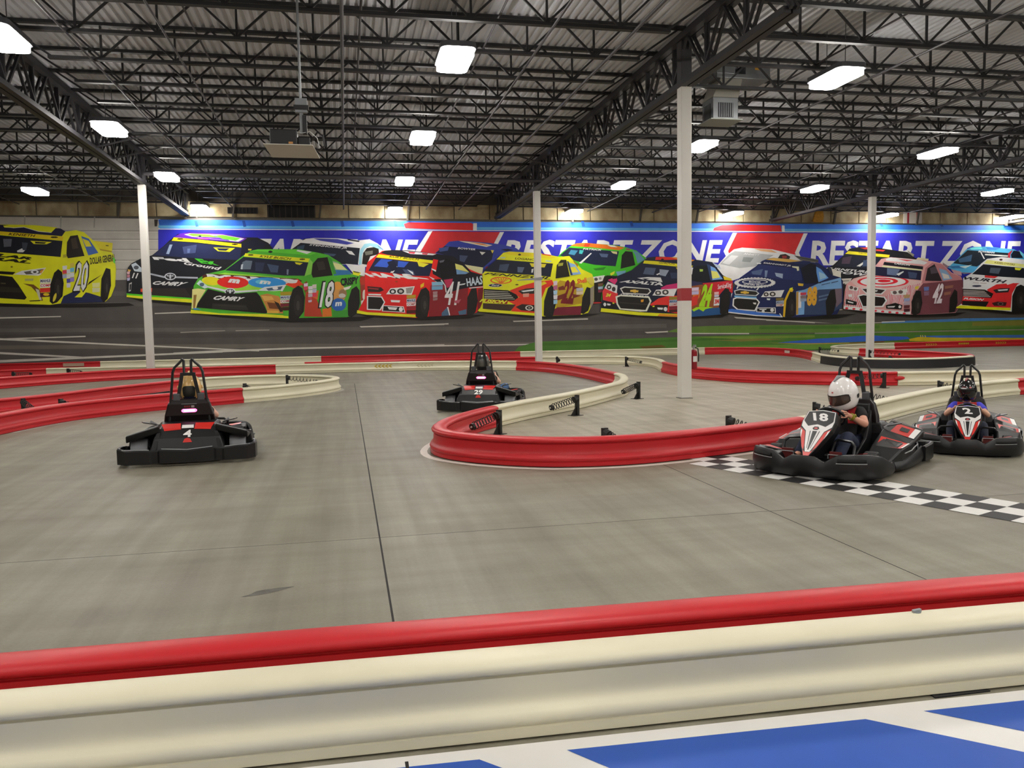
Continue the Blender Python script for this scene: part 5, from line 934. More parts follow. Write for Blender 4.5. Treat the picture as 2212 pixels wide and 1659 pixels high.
('printed_race_car','green printed stock car number 18 with sweets on its hood',[('171513',(-607,214,-495,205,-228,185,57,190,145,194,67,174,-220,172,-495,198)),('4aa52c',(-607,214,-604,240,-591,324,-574,352,-542,371,-469,387,-432,416,-394,446,-366,464,-338,470,-181,471,-102,457,-59,447,-13,417,36,369,91,361,100,320,95,246,58,206,9,189,-167,189,-228,188,-495,208)),('5cc034',(-366,463,-338,469,-181,470,-106,456,-130,446,-348,463)),('e6e6d8',(-181,468,-125,460,-144,451,-186,463)),('1c2412',(-281,460,-281,458,-283,457,-285,456,-288,455,-291,455,-293,456,-296,457,-297,458,-297,460,-297,462,-295,463,-293,464,-290,465,-287,465,-285,464,-283,463,-281,462)),('e9cf1e',(-387,454,-132,432,-138,417,-394,441)),('3a3010',(-330,447,-206,435,-209,425,-333,438),'KYLE BUSCH',0.02,0.3),('4a4410',(-356,447,-357,446,-358,445,-361,444,-365,444,-369,444,-372,444,-375,445,-377,446,-378,447,-377,448,-375,449,-372,450,-369,450,-365,450,-361,450,-358,449,-356,448)),('4a4410',(-152,430,-153,428,-155,427,-158,427,-162,426,-166,426,-169,427,-172,427,-174,428,-175,430,-174,431,-172,432,-169,432,-165,433,-162,433,-158,432,-155,432,-153,431)),('151b30',(-395,439,-138,416,-157,362,-236,363,-351,374,-468,385)),('5a6676',(-400,418,-386,425,-361,423,-369,389,-406,389)),('b0b8c0',(-405,408,-397,411,-401,389,-408,390)),('3c4c68',(-304,411,-258,403,-264,375,-291,377)),('d8c820',(-194,418,-162,414,-174,406,-190,410)),('262e48',(-350,418,-313,415,-323,380,-351,382)),('6a7488',(-227,389,-219,388,-222,366,-228,367)),('7fbf4a',(-135,432,-122,417,-130,369,-157,360)),('1a1512',(-129,369,-123,410,-102,434,-62,438,-44,363,-124,354)),('2e2822',(-108,417,-79,422,-71,388,-99,384)),('8fae86',(-53,425,-22,417,38,368,-39,362)),('2f6a9c',(-40,386,25,383,33,367,-39,362)),('e4dc90',(-44,417,-8,408,15,386,-28,388)),('3a8a34',(-62,442,-45,432,-28,369,-40,367)),('e9e7da',(10,411,91,403,87,358,39,373)),('e0cf28',(39,382,73,374,63,360,39,366)),('4a4420',(41,381,68,375,63,372,43,376)),('8fc83c',(-575,329,-552,357,-470,376,-185,350,-186,326,-233,322,-336,304,-427,300,-490,312,-544,322)),('4c1e12',(-556,366,-533,372,-185,350,-167,341,-200,322,-232,335,-352,350,-556,352)),('f0ece4',(-540,372,-185,348,-193,326,-556,352),"M&M'S",0.07,-0.2),('e8c81c',(-487,339,-490,333,-497,329,-507,326,-519,325,-532,327,-543,330,-552,335,-557,341,-559,347,-556,352,-549,357,-539,359,-527,360,-515,359,-503,355,-494,351,-489,345)),('d8201c',(-379,334,-383,327,-392,321,-406,316,-423,313,-442,313,-461,315,-477,319,-491,325,-499,331,-501,339,-498,346,-489,352,-475,357,-458,360,-439,360,-420,358,-403,354,-390,349,-382,342)),('2f88cc',(-232,331,-236,324,-247,319,-264,314,-285,312,-308,312,-331,314,-352,318,-368,323,-378,330,-381,337,-377,343,-366,349,-349,353,-328,356,-305,356,-282,354,-262,350,-245,345,-235,338)),('5ab0e4',(-297,337,-300,333,-306,330,-315,329,-326,328,-336,329,-345,332,-351,335,-353,339,-350,342,-344,345,-335,347,-324,347,-314,346,-305,344,-299,341)),('f4f0f0',(-453,352,-410,349,-416,331,-460,337),'m',0.07,0.1),('d8e8f4',(-334,344,-290,340,-295,327,-337,331),'m',0.05,0.1),('d23a1a',(-237,327,-185,350,-163,326,-201,312)),('f0e8e0',(-218,346,-183,346,-188,331,-223,331),'s',0.06,0.1),('c8d8e2',(-347,302,-317,317,-231,326,-247,299)),('41586a',(-312,311,-245,320,-254,305,-303,302)),('d8e4ea',(-264,312,-265,309,-267,308,-270,306,-273,306,-277,306,-281,306,-284,308,-286,310,-286,312,-286,314,-284,316,-281,317,-277,318,-273,318,-269,317,-266,316,-265,314)),('bcd0dc',(-580,332,-566,347,-533,318,-550,312)),('4a6072',(-551,329,-551,326,-553,324,-555,322,-558,321,-561,321,-564,322,-567,324,-568,326,-569,329,-568,332,-566,334,-564,335,-561,336,-558,336,-555,335,-552,334,-551,331)),('c3c7cb',(-544,324,-473,308,-432,302,-345,306,-345,300,-428,294,-473,299,-540,317)),('c3c7cb',(-431,300,-432,295,-436,290,-442,287,-449,286,-457,286,-464,288,-469,291,-473,295,-474,300,-473,305,-469,309,-463,312,-456,314,-448,314,-441,312,-435,309,-432,304)),('2a2a2c',(-435,300,-436,296,-439,293,-444,291,-450,289,-456,290,-461,291,-466,293,-469,296,-470,300,-469,303,-465,307,-461,309,-455,310,-449,310,-443,309,-439,306,-436,303)),('c3c7cb',(-440,302,-440,301,-443,300,-446,299,-450,299,-455,299,-459,299,-462,300,-464,301,-465,303,-464,304,-462,305,-459,306,-454,306,-450,306,-446,306,-442,305,-440,304)),('2a2a2c',(-443,303,-444,302,-445,301,-448,301,-451,301,-454,301,-457,301,-459,301,-461,302,-461,303,-461,303,-459,304,-457,304,-454,304,-451,304,-448,304,-445,304,-444,303)),('c3c7cb',(-449,299,-449,296,-450,293,-451,291,-452,289,-453,289,-455,291,-456,293,-456,296,-456,299,-456,302,-455,305,-454,307,-453,308,-451,308,-450,307,-449,305,-449,302)),('14120f',(-537,311,-473,294,-428,291,-350,296,-336,279,-310,214,-316,209,-585,237,-578,255)),('f2f2f2',(-509,285,-394,276,-407,259,-521,268),'CAMRY',0.05,0.3),('262420',(-522,253,-393,244,-384,224,-525,231)),('36322c',(-516,247,-393,238,-393,236,-516,245)),('dcc880',(-597,310,-576,313,-545,308,-579,254,-586,234,-603,232)),('8a6a30',(-593,287,-581,288,-590,235,-597,235)),('3a7ac0',(-597,235,-579,233,-566,228,-595,228)),('5fb63a',(-346,296,-252,302,-250,274,-334,277)),('b87c3a',(-336,284,-308,290,-262,279,-249,250,-248,208,-309,210,-315,236)),('d8a050',(-332,282,-290,279,-282,265,-319,260)),('6a3a18',(-310,255,-268,250,-264,226,-301,229)),('2a1c10',(-282,260,-263,250,-248,216,-259,214)),('caa040',(-311,222,-265,219,-265,209,-311,210)),('d7de26',(-606,228,-495,212,-316,207,-227,199,-227,188,-495,206,-608,214)),('4aa52c',(-246,216,-226,214,-226,197,-247,199)),('a08a20',(-256,296,-210,298,-212,284,-256,282)),('b8bcc0',(-257,281,-211,282,-212,268,-256,267)),('303a6a',(-255,278,-213,280,-214,271,-254,269),'MAHLE',0.03,0),('d8d4d0',(-257,265,-212,266,-213,253,-257,251)),('9a2a2a',(-255,263,-214,264,-215,255,-255,253),'COMP',0.03,0),('6a2028',(-258,249,-212,251,-214,237,-257,235)),('3a1c14',(-258,234,-213,235,-214,221,-258,220)),('191715',(-227,191,-222,259,-206,306,-184,322,-167,311,-159,273,-165,215,-191,182,-219,176)),('24211f',(-171,241,-174,222,-179,207,-186,198,-194,198,-200,207,-204,222,-205,241,-203,260,-198,275,-191,284,-183,284,-177,275,-172,260)),('3a3531',(-181,240,-182,228,-186,220,-190,220,-193,228,-194,240,-192,252,-189,259,-185,259,-181,252)),('a83a24',(-164,195,-155,292,-140,302,-117,278,-100,234,-90,192)),('c4602a',(-140,292,-102,302,-108,263,-127,273)),('c86a26',(-90,224,-54,231,-52,193,-90,192)),('8a3a22',(-167,326,-148,341,-145,302,-157,292)),('d0bcd0',(-161,330,-144,332,-146,319,-161,317)),('c84058',(-162,316,-145,318,-146,305,-161,303)),('c8c4c8',(-144,318,-125,320,-126,306,-143,305)),('d8d4d8',(-144,303,-126,304,-127,291,-144,289)),('b0a8b0',(-145,287,-126,289,-127,276,-145,274)),('c0b8b0',(-127,325,-110,327,-111,311,-127,309)),('a8a4b8',(-128,307,-110,309,-112,293,-127,292)),('c83a50',(-128,290,-111,291,-112,276,-128,274)),('b04a50',(-146,272,-130,274,-132,265,-145,263)),('b8a8b8',(-146,261,-131,263,-132,254,-145,252)),('c28c4a',(10,289,8,276,2,265,-6,257,-16,252,-27,252,-37,257,-45,265,-50,276,-51,289,-49,302,-43,313,-35,321,-25,325,-14,325,-4,321,4,312,9,301)),('8a6a4a',(12,286,10,279,7,274,3,269,-3,267,-8,267,-13,269,-18,274,-20,280,-21,286,-20,293,-17,299,-12,303,-7,305,-1,305,4,303,8,299,11,293)),('b8b4ac',(7,279,6,276,3,273,0,271,-5,270,-10,270,-15,271,-19,273,-21,276,-22,279,-21,282,-18,285,-14,287,-10,288,-5,288,0,286,4,284,6,282)),('2a5ca4',(7,241,5,232,-1,224,-9,218,-19,215,-29,215,-39,218,-46,224,-51,233,-53,242,-50,251,-45,259,-37,265,-27,269,-17,268,-7,265,0,259,5,251)),('c8d8e8',(-35,252,-8,254,-11,237,-38,235),'m',0.05,0),('d8923a',(-6,320,-7,315,-11,310,-16,306,-22,304,-29,304,-35,306,-40,310,-43,315,-44,321,-43,326,-40,331,-34,335,-28,337,-21,337,-15,335,-10,331,-7,326)),('e0d8c0',(-2,311,32,320,22,306,3,301)),('1c1a20',(-14,350,62,358,60,328,-11,318),'CRISPY',0.05,0),('191715',(12,196,16,257,32,305,52,318,64,300,64,246,53,206,28,189)),('1c1c1c',(-87,342,-29,347,-49,226,-109,225),'18',0.07,0),('d4d8dc',(-82,336,-34,341,-52,231,-103,230),'18',0.03,0),('8a3426',(68,358,94,361,101,320,96,246,68,211)),('c8c0b4',(93,280,91,269,88,261,84,258,79,261,76,269,76,281,77,292,80,300,85,303,89,300,92,292)),('a83020',(91,339,89,330,85,324,78,322,72,324,68,331,66,339,68,348,73,354,79,357,85,354,90,348)),('d8d0c8',(69,256,93,266,88,231,70,222)),('3a8a30',(-47,214,14,220,14,192,-49,191)),]),
('printed_race_car','red and black printed stock car number 41',[('171412',(51,205,92,198,294,182,516,191,598,192,526,178,323,173,92,191)),('cc201e',(53,205,59,222,85,266,89,373,101,417,144,451,163,464,207,468,380,451,460,442,530,387,560,374,592,361,598,316,593,241,557,200,516,192,354,187,294,182,92,198)),('15141a',(156,456,173,465,207,468,271,466,400,451,460,442,510,407,537,376,592,360,597,316,477,304,418,342,373,367,369,422,182,448)),('d4ccd0',(247,464,311,459,390,451,375,446,281,451)),('c23040',(271,461,301,459,296,452,276,454)),('c23040',(330,456,355,454,350,448,330,450)),('cc201e',(99,415,146,450,149,447,109,417)),('ecc918',(147,450,375,424,375,411,136,437)),('4a3c10',(192,445,319,433,316,423,189,437),'KURT BUSCH',0.02,0.3),('161c36',(136,436,375,410,358,358,298,359,195,372,103,381)),('2f52b0',(158,431,204,426,181,395,127,400)),('2f52b0',(228,422,272,417,252,395,225,397)),('d8d4cc',(193,373,218,402,224,398,205,372)),('e0c830',(308,419,357,409,334,396,314,400)),('3a4664',(245,388,289,382,298,362,259,368)),('10142a',(182,417,211,427,225,388,200,378)),('c0c8d0',(264,387,289,375,291,363,279,373)),('cf2420',(376,430,397,426,387,381,368,390)),('e8e0e0',(367,391,387,383,386,376,368,386)),('0e0d12',(399,417,430,432,470,417,479,362,408,347)),('5a5a64',(402,422,425,427,419,417,404,414)),('d4cc70',(469,411,500,402,530,373,472,387)),('6a90b8',(473,387,527,372,514,366,475,365)),('f0e8e8',(64,374,269,368,328,343,112,355),'HAAS',0.06,0.2),('f0e8e8',(244,362,348,348,357,344,253,354)),('e0d8d8',(355,358,378,347,390,332,372,343)),('8a3a10',(224,335,224,334,223,334,221,333,219,333,217,333,216,333,214,334,213,335,213,336,213,337,214,337,216,338,218,338,220,338,222,338,223,337,224,336)),('2c1a18',(97,317,154,312,165,300,146,292,99,294)),('8a3030',(101,312,144,307,142,302,100,306)),('e6dcdc',(94,277,156,274,169,250,149,215,92,219)),('1c1614',(99,273,153,270,164,250,146,220,97,223)),('d8d4cc',(174,283,193,308,295,316,281,280)),('2a2624',(215,294,215,290,212,287,208,285,204,284,199,284,195,285,191,287,189,291,188,294,189,298,191,301,195,304,200,305,204,305,209,304,212,301,215,298)),('c8c8c8',(209,294,208,292,207,290,205,289,203,288,200,288,198,289,196,290,195,292,195,294,195,296,197,298,198,299,201,300,203,300,205,299,207,298,208,296)),('2a2624',(250,295,249,291,246,287,242,285,237,283,232,283,228,285,224,287,221,291,220,295,221,299,224,303,228,305,233,307,238,307,243,305,247,302,249,299)),('a8a4a0',(243,295,243,293,241,291,239,289,236,289,234,289,231,289,229,291,228,293,227,295,228,297,229,299,231,301,234,301,237,301,239,300,241,299,243,297)),('8a8680',(257,308,290,312,279,286,259,285)),('e8dcdc',(192,259,232,257,229,248,194,250)),('e8e0e0',(100,286,153,284,152,278,100,280)),('e8e0e0',(158,237,246,231,252,205,154,212)),('141210',(162,234,243,228,248,208,159,214)),('dcdcd8',(178,230,220,227,213,216,184,219)),('e0e0dc',(243,219,242,216,241,213,238,211,235,210,232,210,229,211,227,213,226,216,225,219,226,222,227,225,230,227,233,228,236,228,239,226,241,224,243,222)),('e2d61e',(52,218,93,209,297,196,297,184,92,198,50,205)),('a88a28',(259,278,299,280,297,266,260,264)),('a8b4c0',(259,262,298,264,297,250,259,248)),('3a3a5a',(261,260,296,261,295,252,261,251),'MAHLE',0.03,0),('dcd4d0',(258,246,298,248,296,234,259,232)),('a03030',(261,244,295,246,295,236,261,235),'COMP',0.03,0),('8a2028',(258,230,297,232,296,218,258,216)),('4a1c18',(257,215,297,216,296,202,258,201)),('e0a820',(319,322,335,331,333,315,319,307)),('191715',(295,188,299,254,321,302,342,311,356,293,359,238,345,187,318,175)),('24211f',(350,237,348,219,344,205,337,197,330,197,323,205,319,219,318,237,320,255,325,269,332,277,339,277,345,269,349,254)),('3a3531',(342,235,340,224,337,217,333,217,330,224,329,235,331,247,334,254,338,253,341,247)),('7c1c22',(361,317,418,346,523,306,518,192,351,186)),('15141c',(372,343,478,352,592,360,597,316,528,309,477,299,426,282,422,317)),('d8d4d8',(405,341,422,317,426,287,430,291,427,317,410,343)),('a82a4a',(418,342,458,347,452,317,432,307)),('d4dae0',(433,333,489,335,470,234,415,236),'41',0.02,0),('b8c4d4',(515,347,586,360,586,322,519,313),'HAAS',0.03,0),('c8ccd4',(480,322,513,327,508,321,480,317)),('c8ccd4',(528,308,597,313,597,310,528,304)),('7aa8c0',(367,333,415,334,414,318,368,317)),('6a9ab8',(367,315,414,316,413,301,367,299)),('9a7a7a',(371,292,391,294,390,282,372,280)),('a08a8a',(371,279,391,281,390,269,372,267)),('8a6a6a',(371,265,391,267,389,256,371,254)),('44607a',(407,202,433,227,438,190,406,188)),('d8d4d8',(430,227,436,226,443,191,439,190)),('44607a',(478,207,514,216,513,194,482,192)),('a85060',(461,252,492,259,481,242,466,242)),('6a1418',(566,301,597,311,593,241,562,203)),('191715',(515,194,519,266,538,305,559,306,564,251,553,203,531,185)),]),
('printed_race_car','yellow and red printed stock car number 22',[('171512',(567,205,822,184,1025,186,1123,190,1052,178,859,172,629,195)),('e7d31c',(567,205,583,241,589,296,586,366,606,386,648,427,680,457,706,462,842,455,931,439,974,443,1011,406,1032,385,1078,364,1087,339,1086,245,1058,193,1025,185,891,182,859,180,822,183)),('d8c01a',(685,456,706,461,841,453,915,439,894,431,711,447)),('c03020',(852,453,894,447,889,443,852,449)),('2a2410',(758,449,757,447,756,446,754,445,752,445,750,445,748,445,747,446,745,447,745,449,745,450,747,451,748,452,750,453,752,453,755,452,756,451,757,450)),('2c2408',(732,437,820,431,818,422,730,428),'LOGANO',0.02,0.1),('9ab0a0',(667,439,690,438,685,432,665,433)),('9ab0a0',(867,425,894,422,891,416,867,419)),('151b2c',(649,428,900,410,888,352,819,360,725,365,590,378)),('d8c02a',(795,412,870,408,862,393,804,396)),('151b2c',(820,409,846,407,841,393,825,396)),('3a465c',(663,406,705,409,694,376,658,381)),('c8c8c8',(804,386,812,388,809,371,802,371)),('56627a',(741,396,772,394,762,371,741,373)),('2a2410',(601,372,893,352,887,340,591,363),'PENNZOIL',0.03,0.2),('d8452a',(715,338,713,333,706,329,695,326,682,324,667,323,652,324,639,326,629,330,622,334,620,339,622,343,629,347,640,351,653,353,668,353,682,353,696,350,706,347,713,343)),('e7d31c',(709,338,707,335,701,331,692,329,680,327,667,327,654,327,643,329,634,332,628,335,626,339,628,342,634,345,643,348,655,349,668,350,680,349,692,348,701,345,707,342)),('d8452a',(660,328,663,328,633,348,628,348)),('d8452a',(662,328,665,328,645,348,641,348)),('d8452a',(664,328,667,328,657,348,653,348)),('d8452a',(666,328,669,328,670,348,666,348)),('d8452a',(668,328,671,328,682,348,678,348)),('d8452a',(670,328,673,328,695,348,690,348)),('d8452a',(672,328,676,328,707,348,703,348)),('c8c0a0',(674,317,672,314,667,312,658,310,648,309,637,309,626,310,618,312,612,314,610,317,612,320,618,322,626,323,637,324,648,324,658,323,667,321,672,319)),('1c2440',(671,317,669,315,664,313,657,311,647,311,637,311,628,312,620,313,615,315,613,317,615,319,620,321,628,322,637,323,647,323,657,322,664,321,669,319)),('e8e8e8',(626,321,660,320,659,313,625,314),'Ford',0.02,0.3),('4a3c10',(745,319,744,318,743,318,741,317,738,317,736,317,734,317,732,318,730,318,730,319,730,320,732,321,734,321,736,322,739,322,741,321,743,321,744,320)),('cc3420',(703,294,761,315,819,330,861,335,895,339,903,319,866,303,849,263,823,194,707,201,725,233,694,250,747,264)),('e7c020',(818,320,861,333,871,324,834,308)),('14120e',(590,302,698,295,734,277,743,264,723,250,681,250,590,260)),('b8b4a8',(593,295,698,289,699,287,593,292)),('b8b4a8',(593,287,705,281,706,279,593,284)),('b8b4a8',(593,280,712,274,713,271,593,277)),('b8b4a8',(593,272,719,266,720,263,593,269)),('b8b4a8',(593,265,726,258,727,256,593,262)),('2a2620',(742,292,776,302,818,305,827,280,760,278)),('c8ccd0',(755,292,813,299,810,292,765,287)),('f08a78',(763,280,791,282,789,266,764,265)),('8a2018',(591,258,697,251,692,236,591,245)),('f0d838',(574,260,695,252,686,237,570,246),'FUSION',0.05,0.3),('3c2c20',(586,241,731,233,707,206,585,215)),('2a1c16',(730,223,759,235,823,229,820,202,754,208)),('c8c4bc',(809,218,807,214,804,211,799,209,794,207,787,207,782,209,777,211,774,215,773,219,774,222,777,226,782,228,788,229,794,229,800,228,804,225,808,222)),('2a2420',(803,218,803,216,800,213,797,212,793,211,788,211,784,212,781,214,779,216,778,219,779,221,781,223,784,225,789,226,793,226,797,225,800,223,803,221)),('8a8478',(796,218,796,217,795,216,793,215,792,215,790,215,788,215,787,216,786,217,785,218,786,220,787,221,788,221,790,222,792,222,793,221,795,221,796,220)),('e4e01e',(570,218,707,205,823,194,823,184,706,193,562,208)),('1c190f',(911,345,917,403,936,426,960,426,976,354)),('8a8a30',(923,411,947,414,944,401,923,398)),('7a9cc4',(967,416,1000,406,1028,364,979,358)),('d8c43a',(973,393,1000,396,1016,372,981,370)),('2a3a5a',(963,421,971,419,989,360,979,359)),('8a7014',(990,426,1016,406,1011,396,995,416)),('a88a1e',(914,319,930,337,1032,318,1035,236,912,214)),('6a2a1c',(922,306,946,314,956,296,924,293)),('6a2a1c',(916,268,961,283,961,262,913,247)),('6a2a1c',(988,311,1021,304,988,295)),('6a2a1c',(988,277,1026,269,988,257)),('6e1a1e',(957,338,1006,340,988,232,932,236),'22',0.05,0),('d84030',(1009,342,1051,349,1052,327,1009,321),'Shell',0.03,0),('6c1c2c',(902,210,918,219,1028,224,1024,185,891,183)),('191715',(855,184,858,248,876,303,894,317,909,293,912,237,897,183,875,177)),('191715',(1024,192,1032,261,1053,307,1069,302,1072,245,1059,203,1036,188)),('c8b8c8',(901,333,919,335,918,317,901,315)),('a85a80',(900,313,919,315,918,297,901,295)),('9ab8d8',(900,292,919,294,917,276,901,274)),('c8c8d8',(900,272,919,274,917,256,901,254)),('8ab0c8',(900,251,918,253,917,235,900,233)),('a8a8b0',(1005,302,1037,304,1036,290,1005,288)),('c8b8a0',(1004,287,1037,288,1035,275,1005,273)),('c8b848',(1048,344,1081,354,1085,313,1069,318)),('8a8070',(1069,302,1086,313,1084,240,1068,209)),]),
('printed_race_car','dark printed stock car number 24 with flames and yellow splitter',[('161412',(1119,201,1292,180,1483,168,1679,175,1748,184,1702,166,1483,159,1237,178)),('151a30',(1118,201,1125,292,1134,318,1150,338,1194,354,1260,379,1316,421,1338,436,1383,441,1489,436,1603,422,1649,415,1701,356,1742,335,1751,308,1748,222,1713,184,1679,174,1546,167,1483,168,1292,180)),('d0281e',(1377,439,1439,438,1495,426,1371,425)),('e0801e',(1439,438,1495,435,1563,425,1552,419,1495,425)),('20202c',(1335,436,1377,440,1373,425,1322,424)),('201010',(1415,427,1414,426,1413,424,1411,423,1409,423,1407,423,1404,423,1403,424,1401,426,1401,427,1401,428,1403,430,1404,431,1407,431,1409,431,1411,431,1413,430,1414,428)),('eec61a',(1322,423,1377,420,1555,399,1546,389,1315,410)),('3a3010',(1392,419,1469,411,1467,403,1390,410),'GORDON',0.02,0.3),('141b32',(1315,409,1538,390,1529,333,1461,330,1382,346,1285,352)),('4a566e',(1327,392,1377,389,1366,358,1315,363)),('8a94a4',(1394,384,1439,379,1422,352,1394,358)),('c8c8cc',(1377,361,1394,368,1396,363,1382,357)),('e8c020',(1472,392,1484,390,1484,373)),('2a3450',(1444,368,1489,368,1484,342,1450,342)),('d8d8dc',(1288,345,1338,349,1399,347,1408,325,1366,334,1315,338)),('151a30',(1310,343,1349,342,1326,336)),('ececf0',(1224,337,1405,325,1410,309,1202,327),'AXALTA',0.05,0.25),('c8306a',(1150,337,1191,353,1194,333,1183,317,1166,327)),('14141a',(1167,351,1194,356,1191,343,1172,341)),('dc3434',(1125,289,1150,318,1196,278,1189,234,1126,249)),('e8e030',(1141,279,1166,277,1160,262,1139,264),'24',0.05,0.2),('e4e2de',(1134,301,1150,329,1195,312,1191,277)),('3a3634',(1166,306,1166,302,1164,299,1161,296,1157,295,1153,295,1150,296,1147,299,1145,302,1144,306,1145,310,1147,313,1150,316,1153,317,1157,317,1161,316,1164,313,1166,310)),('3a3634',(1186,296,1185,293,1184,290,1181,287,1179,286,1175,286,1173,287,1170,290,1169,293,1168,297,1169,300,1170,303,1173,305,1176,307,1179,307,1182,305,1184,303,1185,300)),('c8c8c8',(1160,306,1160,304,1159,303,1158,301,1156,301,1154,301,1153,301,1151,303,1151,304,1150,306,1151,308,1152,309,1153,310,1154,311,1156,311,1158,310,1159,309,1160,308)),('c02a6a',(1399,300,1427,313,1486,322,1486,298,1405,288)),('dc3028',(1348,227,1388,253,1438,264,1486,265,1486,183,1365,203)),('e2e0da',(1359,267,1377,292,1478,297,1462,262)),('3a3634',(1401,278,1400,274,1398,271,1394,269,1389,268,1384,268,1379,269,1375,271,1373,274,1372,278,1373,282,1375,285,1379,287,1384,288,1389,288,1394,287,1398,285,1400,281)),('3a3634',(1437,281,1436,277,1434,273,1429,271,1424,269,1419,269,1414,271,1409,273,1407,277,1406,281,1407,285,1409,288,1414,291,1419,292,1424,292,1429,291,1434,288,1436,285)),('c8c4c0',(1393,278,1393,276,1392,275,1390,273,1388,273,1385,273,1383,273,1381,275,1380,276,1380,278,1380,280,1381,281,1383,283,1385,283,1388,283,1390,282,1392,281,1393,280)),('c8c4c0',(1429,281,1428,279,1427,277,1425,276,1423,275,1420,275,1418,276,1416,277,1415,279,1414,281,1415,283,1416,285,1418,286,1420,287,1423,287,1425,286,1427,284,1428,283)),('c8c8c4',(1206,300,1227,308,1344,298,1354,285,1338,269,1220,276)),('201c1a',(1213,297,1229,303,1340,295,1347,285,1335,274,1223,280)),('c8a440',(1255,292,1268,293,1271,294,1282,293,1283,291,1294,290,1291,281,1281,282,1280,279,1268,281,1268,283,1254,284)),('e8e8e8',(1209,277,1341,265,1340,258,1209,270),'CHEVROLET SS',0.03,0.1),('e6e4c0',(1185,264,1205,271,1344,262,1355,242,1333,196,1301,195,1204,206,1190,229)),('1a1815',(1193,259,1208,265,1340,256,1346,240,1326,202,1209,211,1197,231)),('d89028',(1304,248,1318,250,1316,238,1305,237)),('2e2a26',(1204,239,1337,229,1334,224,1204,234)),('141210',(1127,242,1188,234,1189,209,1123,215)),('d8d8d4',(1145,234,1163,231,1160,224,1147,225)),('d8d8d4',(1142,229,1141,226,1140,224,1138,222,1136,221,1134,221,1132,222,1130,224,1129,226,1128,229,1129,232,1130,235,1132,236,1134,237,1136,237,1138,236,1140,234,1141,232)),('141210',(1346,220,1382,225,1434,222,1430,192,1347,198)),('d8d8d4',(1382,213,1410,211,1407,202,1385,204)),('d8d8d4',(1430,205,1430,201,1428,199,1426,196,1423,195,1420,195,1417,197,1414,199,1413,202,1412,205,1413,208,1414,211,1417,213,1420,214,1423,214,1426,213,1428,211,1430,208)),('e8e020',(1171,238,1179,237,1179,231,1171,232)),('e8e020',(1360,220,1370,220,1368,215,1359,215)),('e9d21c',(1118,213,1193,205,1292,193,1404,186,1486,182,1486,168,1292,179,1115,197)),('e08a1c',(1393,184,1486,178,1486,168,1382,174)),('8a7828',(1439,259,1481,261,1480,248,1441,247)),('8aa8c0',(1439,245,1481,247,1480,234,1441,232)),('38386a',(1442,243,1478,244,1477,236,1443,234),'MAHLE',0.03,0),('c0c0c0',(1439,231,1481,232,1480,220,1440,218)),('a03030',(1442,228,1478,230,1477,222,1443,220),'COMP',0.03,0),('7a2030',(1439,216,1481,218,1480,205,1440,204)),('4a1c1c',(1439,202,1481,204,1480,191,1440,189)),('884a24',(1543,308,1598,314,1638,314,1684,276,1681,206,1546,200)),('c86a2a',(1552,278,1592,293,1586,256,1558,230)),('c8342a',(1546,256,1580,267,1575,224,1546,214)),('b8242c',(1598,320,1667,325,1749,332,1749,270,1713,298,1678,260,1649,287)),('1f4c7c',(1543,201,1684,209,1691,177,1546,168)),('2a2a4a',(1543,331,1598,325,1598,314,1546,307)),('c8b8d0',(1545,300,1583,302,1582,287,1546,285)),('b0a8c8',(1545,283,1583,285,1582,270,1546,268)),('d8d8e0',(1540,394,1555,390,1552,362,1543,357)),('9cd41e',(1605,315,1654,318,1636,212,1583,214),'24',0.07,0),('9cd41e',(1549,200,1569,211,1592,213,1653,210,1615,202,1604,191,1583,203,1558,192)),('e8d0d8',(1674,313,1743,325,1743,295,1676,285),'ServiceKing',0.01,0.2),('e0dede',(1658,253,1685,255,1683,219,1655,217)),('c82020',(1661,246,1683,248,1681,227,1659,225),'3M',0.05,0),('d0a8a8',(1658,279,1681,281,1680,270,1659,268)),('b8b8c8',(1658,267,1681,268,1680,258,1659,256)),('12151a',(1546,336,1553,384,1575,399,1622,400,1639,333,1575,326)),('9ab84a',(1586,384,1603,383,1602,373,1587,372)),('6a96cc',(1632,400,1661,389,1700,338,1645,333)),('e6d86a',(1637,377,1672,372,1687,345,1649,340)),('2a3c60',(1622,407,1638,402,1649,335,1639,333)),('e4b424',(1701,352,1742,340,1744,331,1707,334)),('a8b8c8',(1649,413,1684,399,1690,383,1666,394)),('c8c8cc',(1742,271,1757,281,1754,211,1741,201)),('191715',(1686,183,1689,250,1713,297,1731,292,1735,228,1720,187,1702,174)),]),
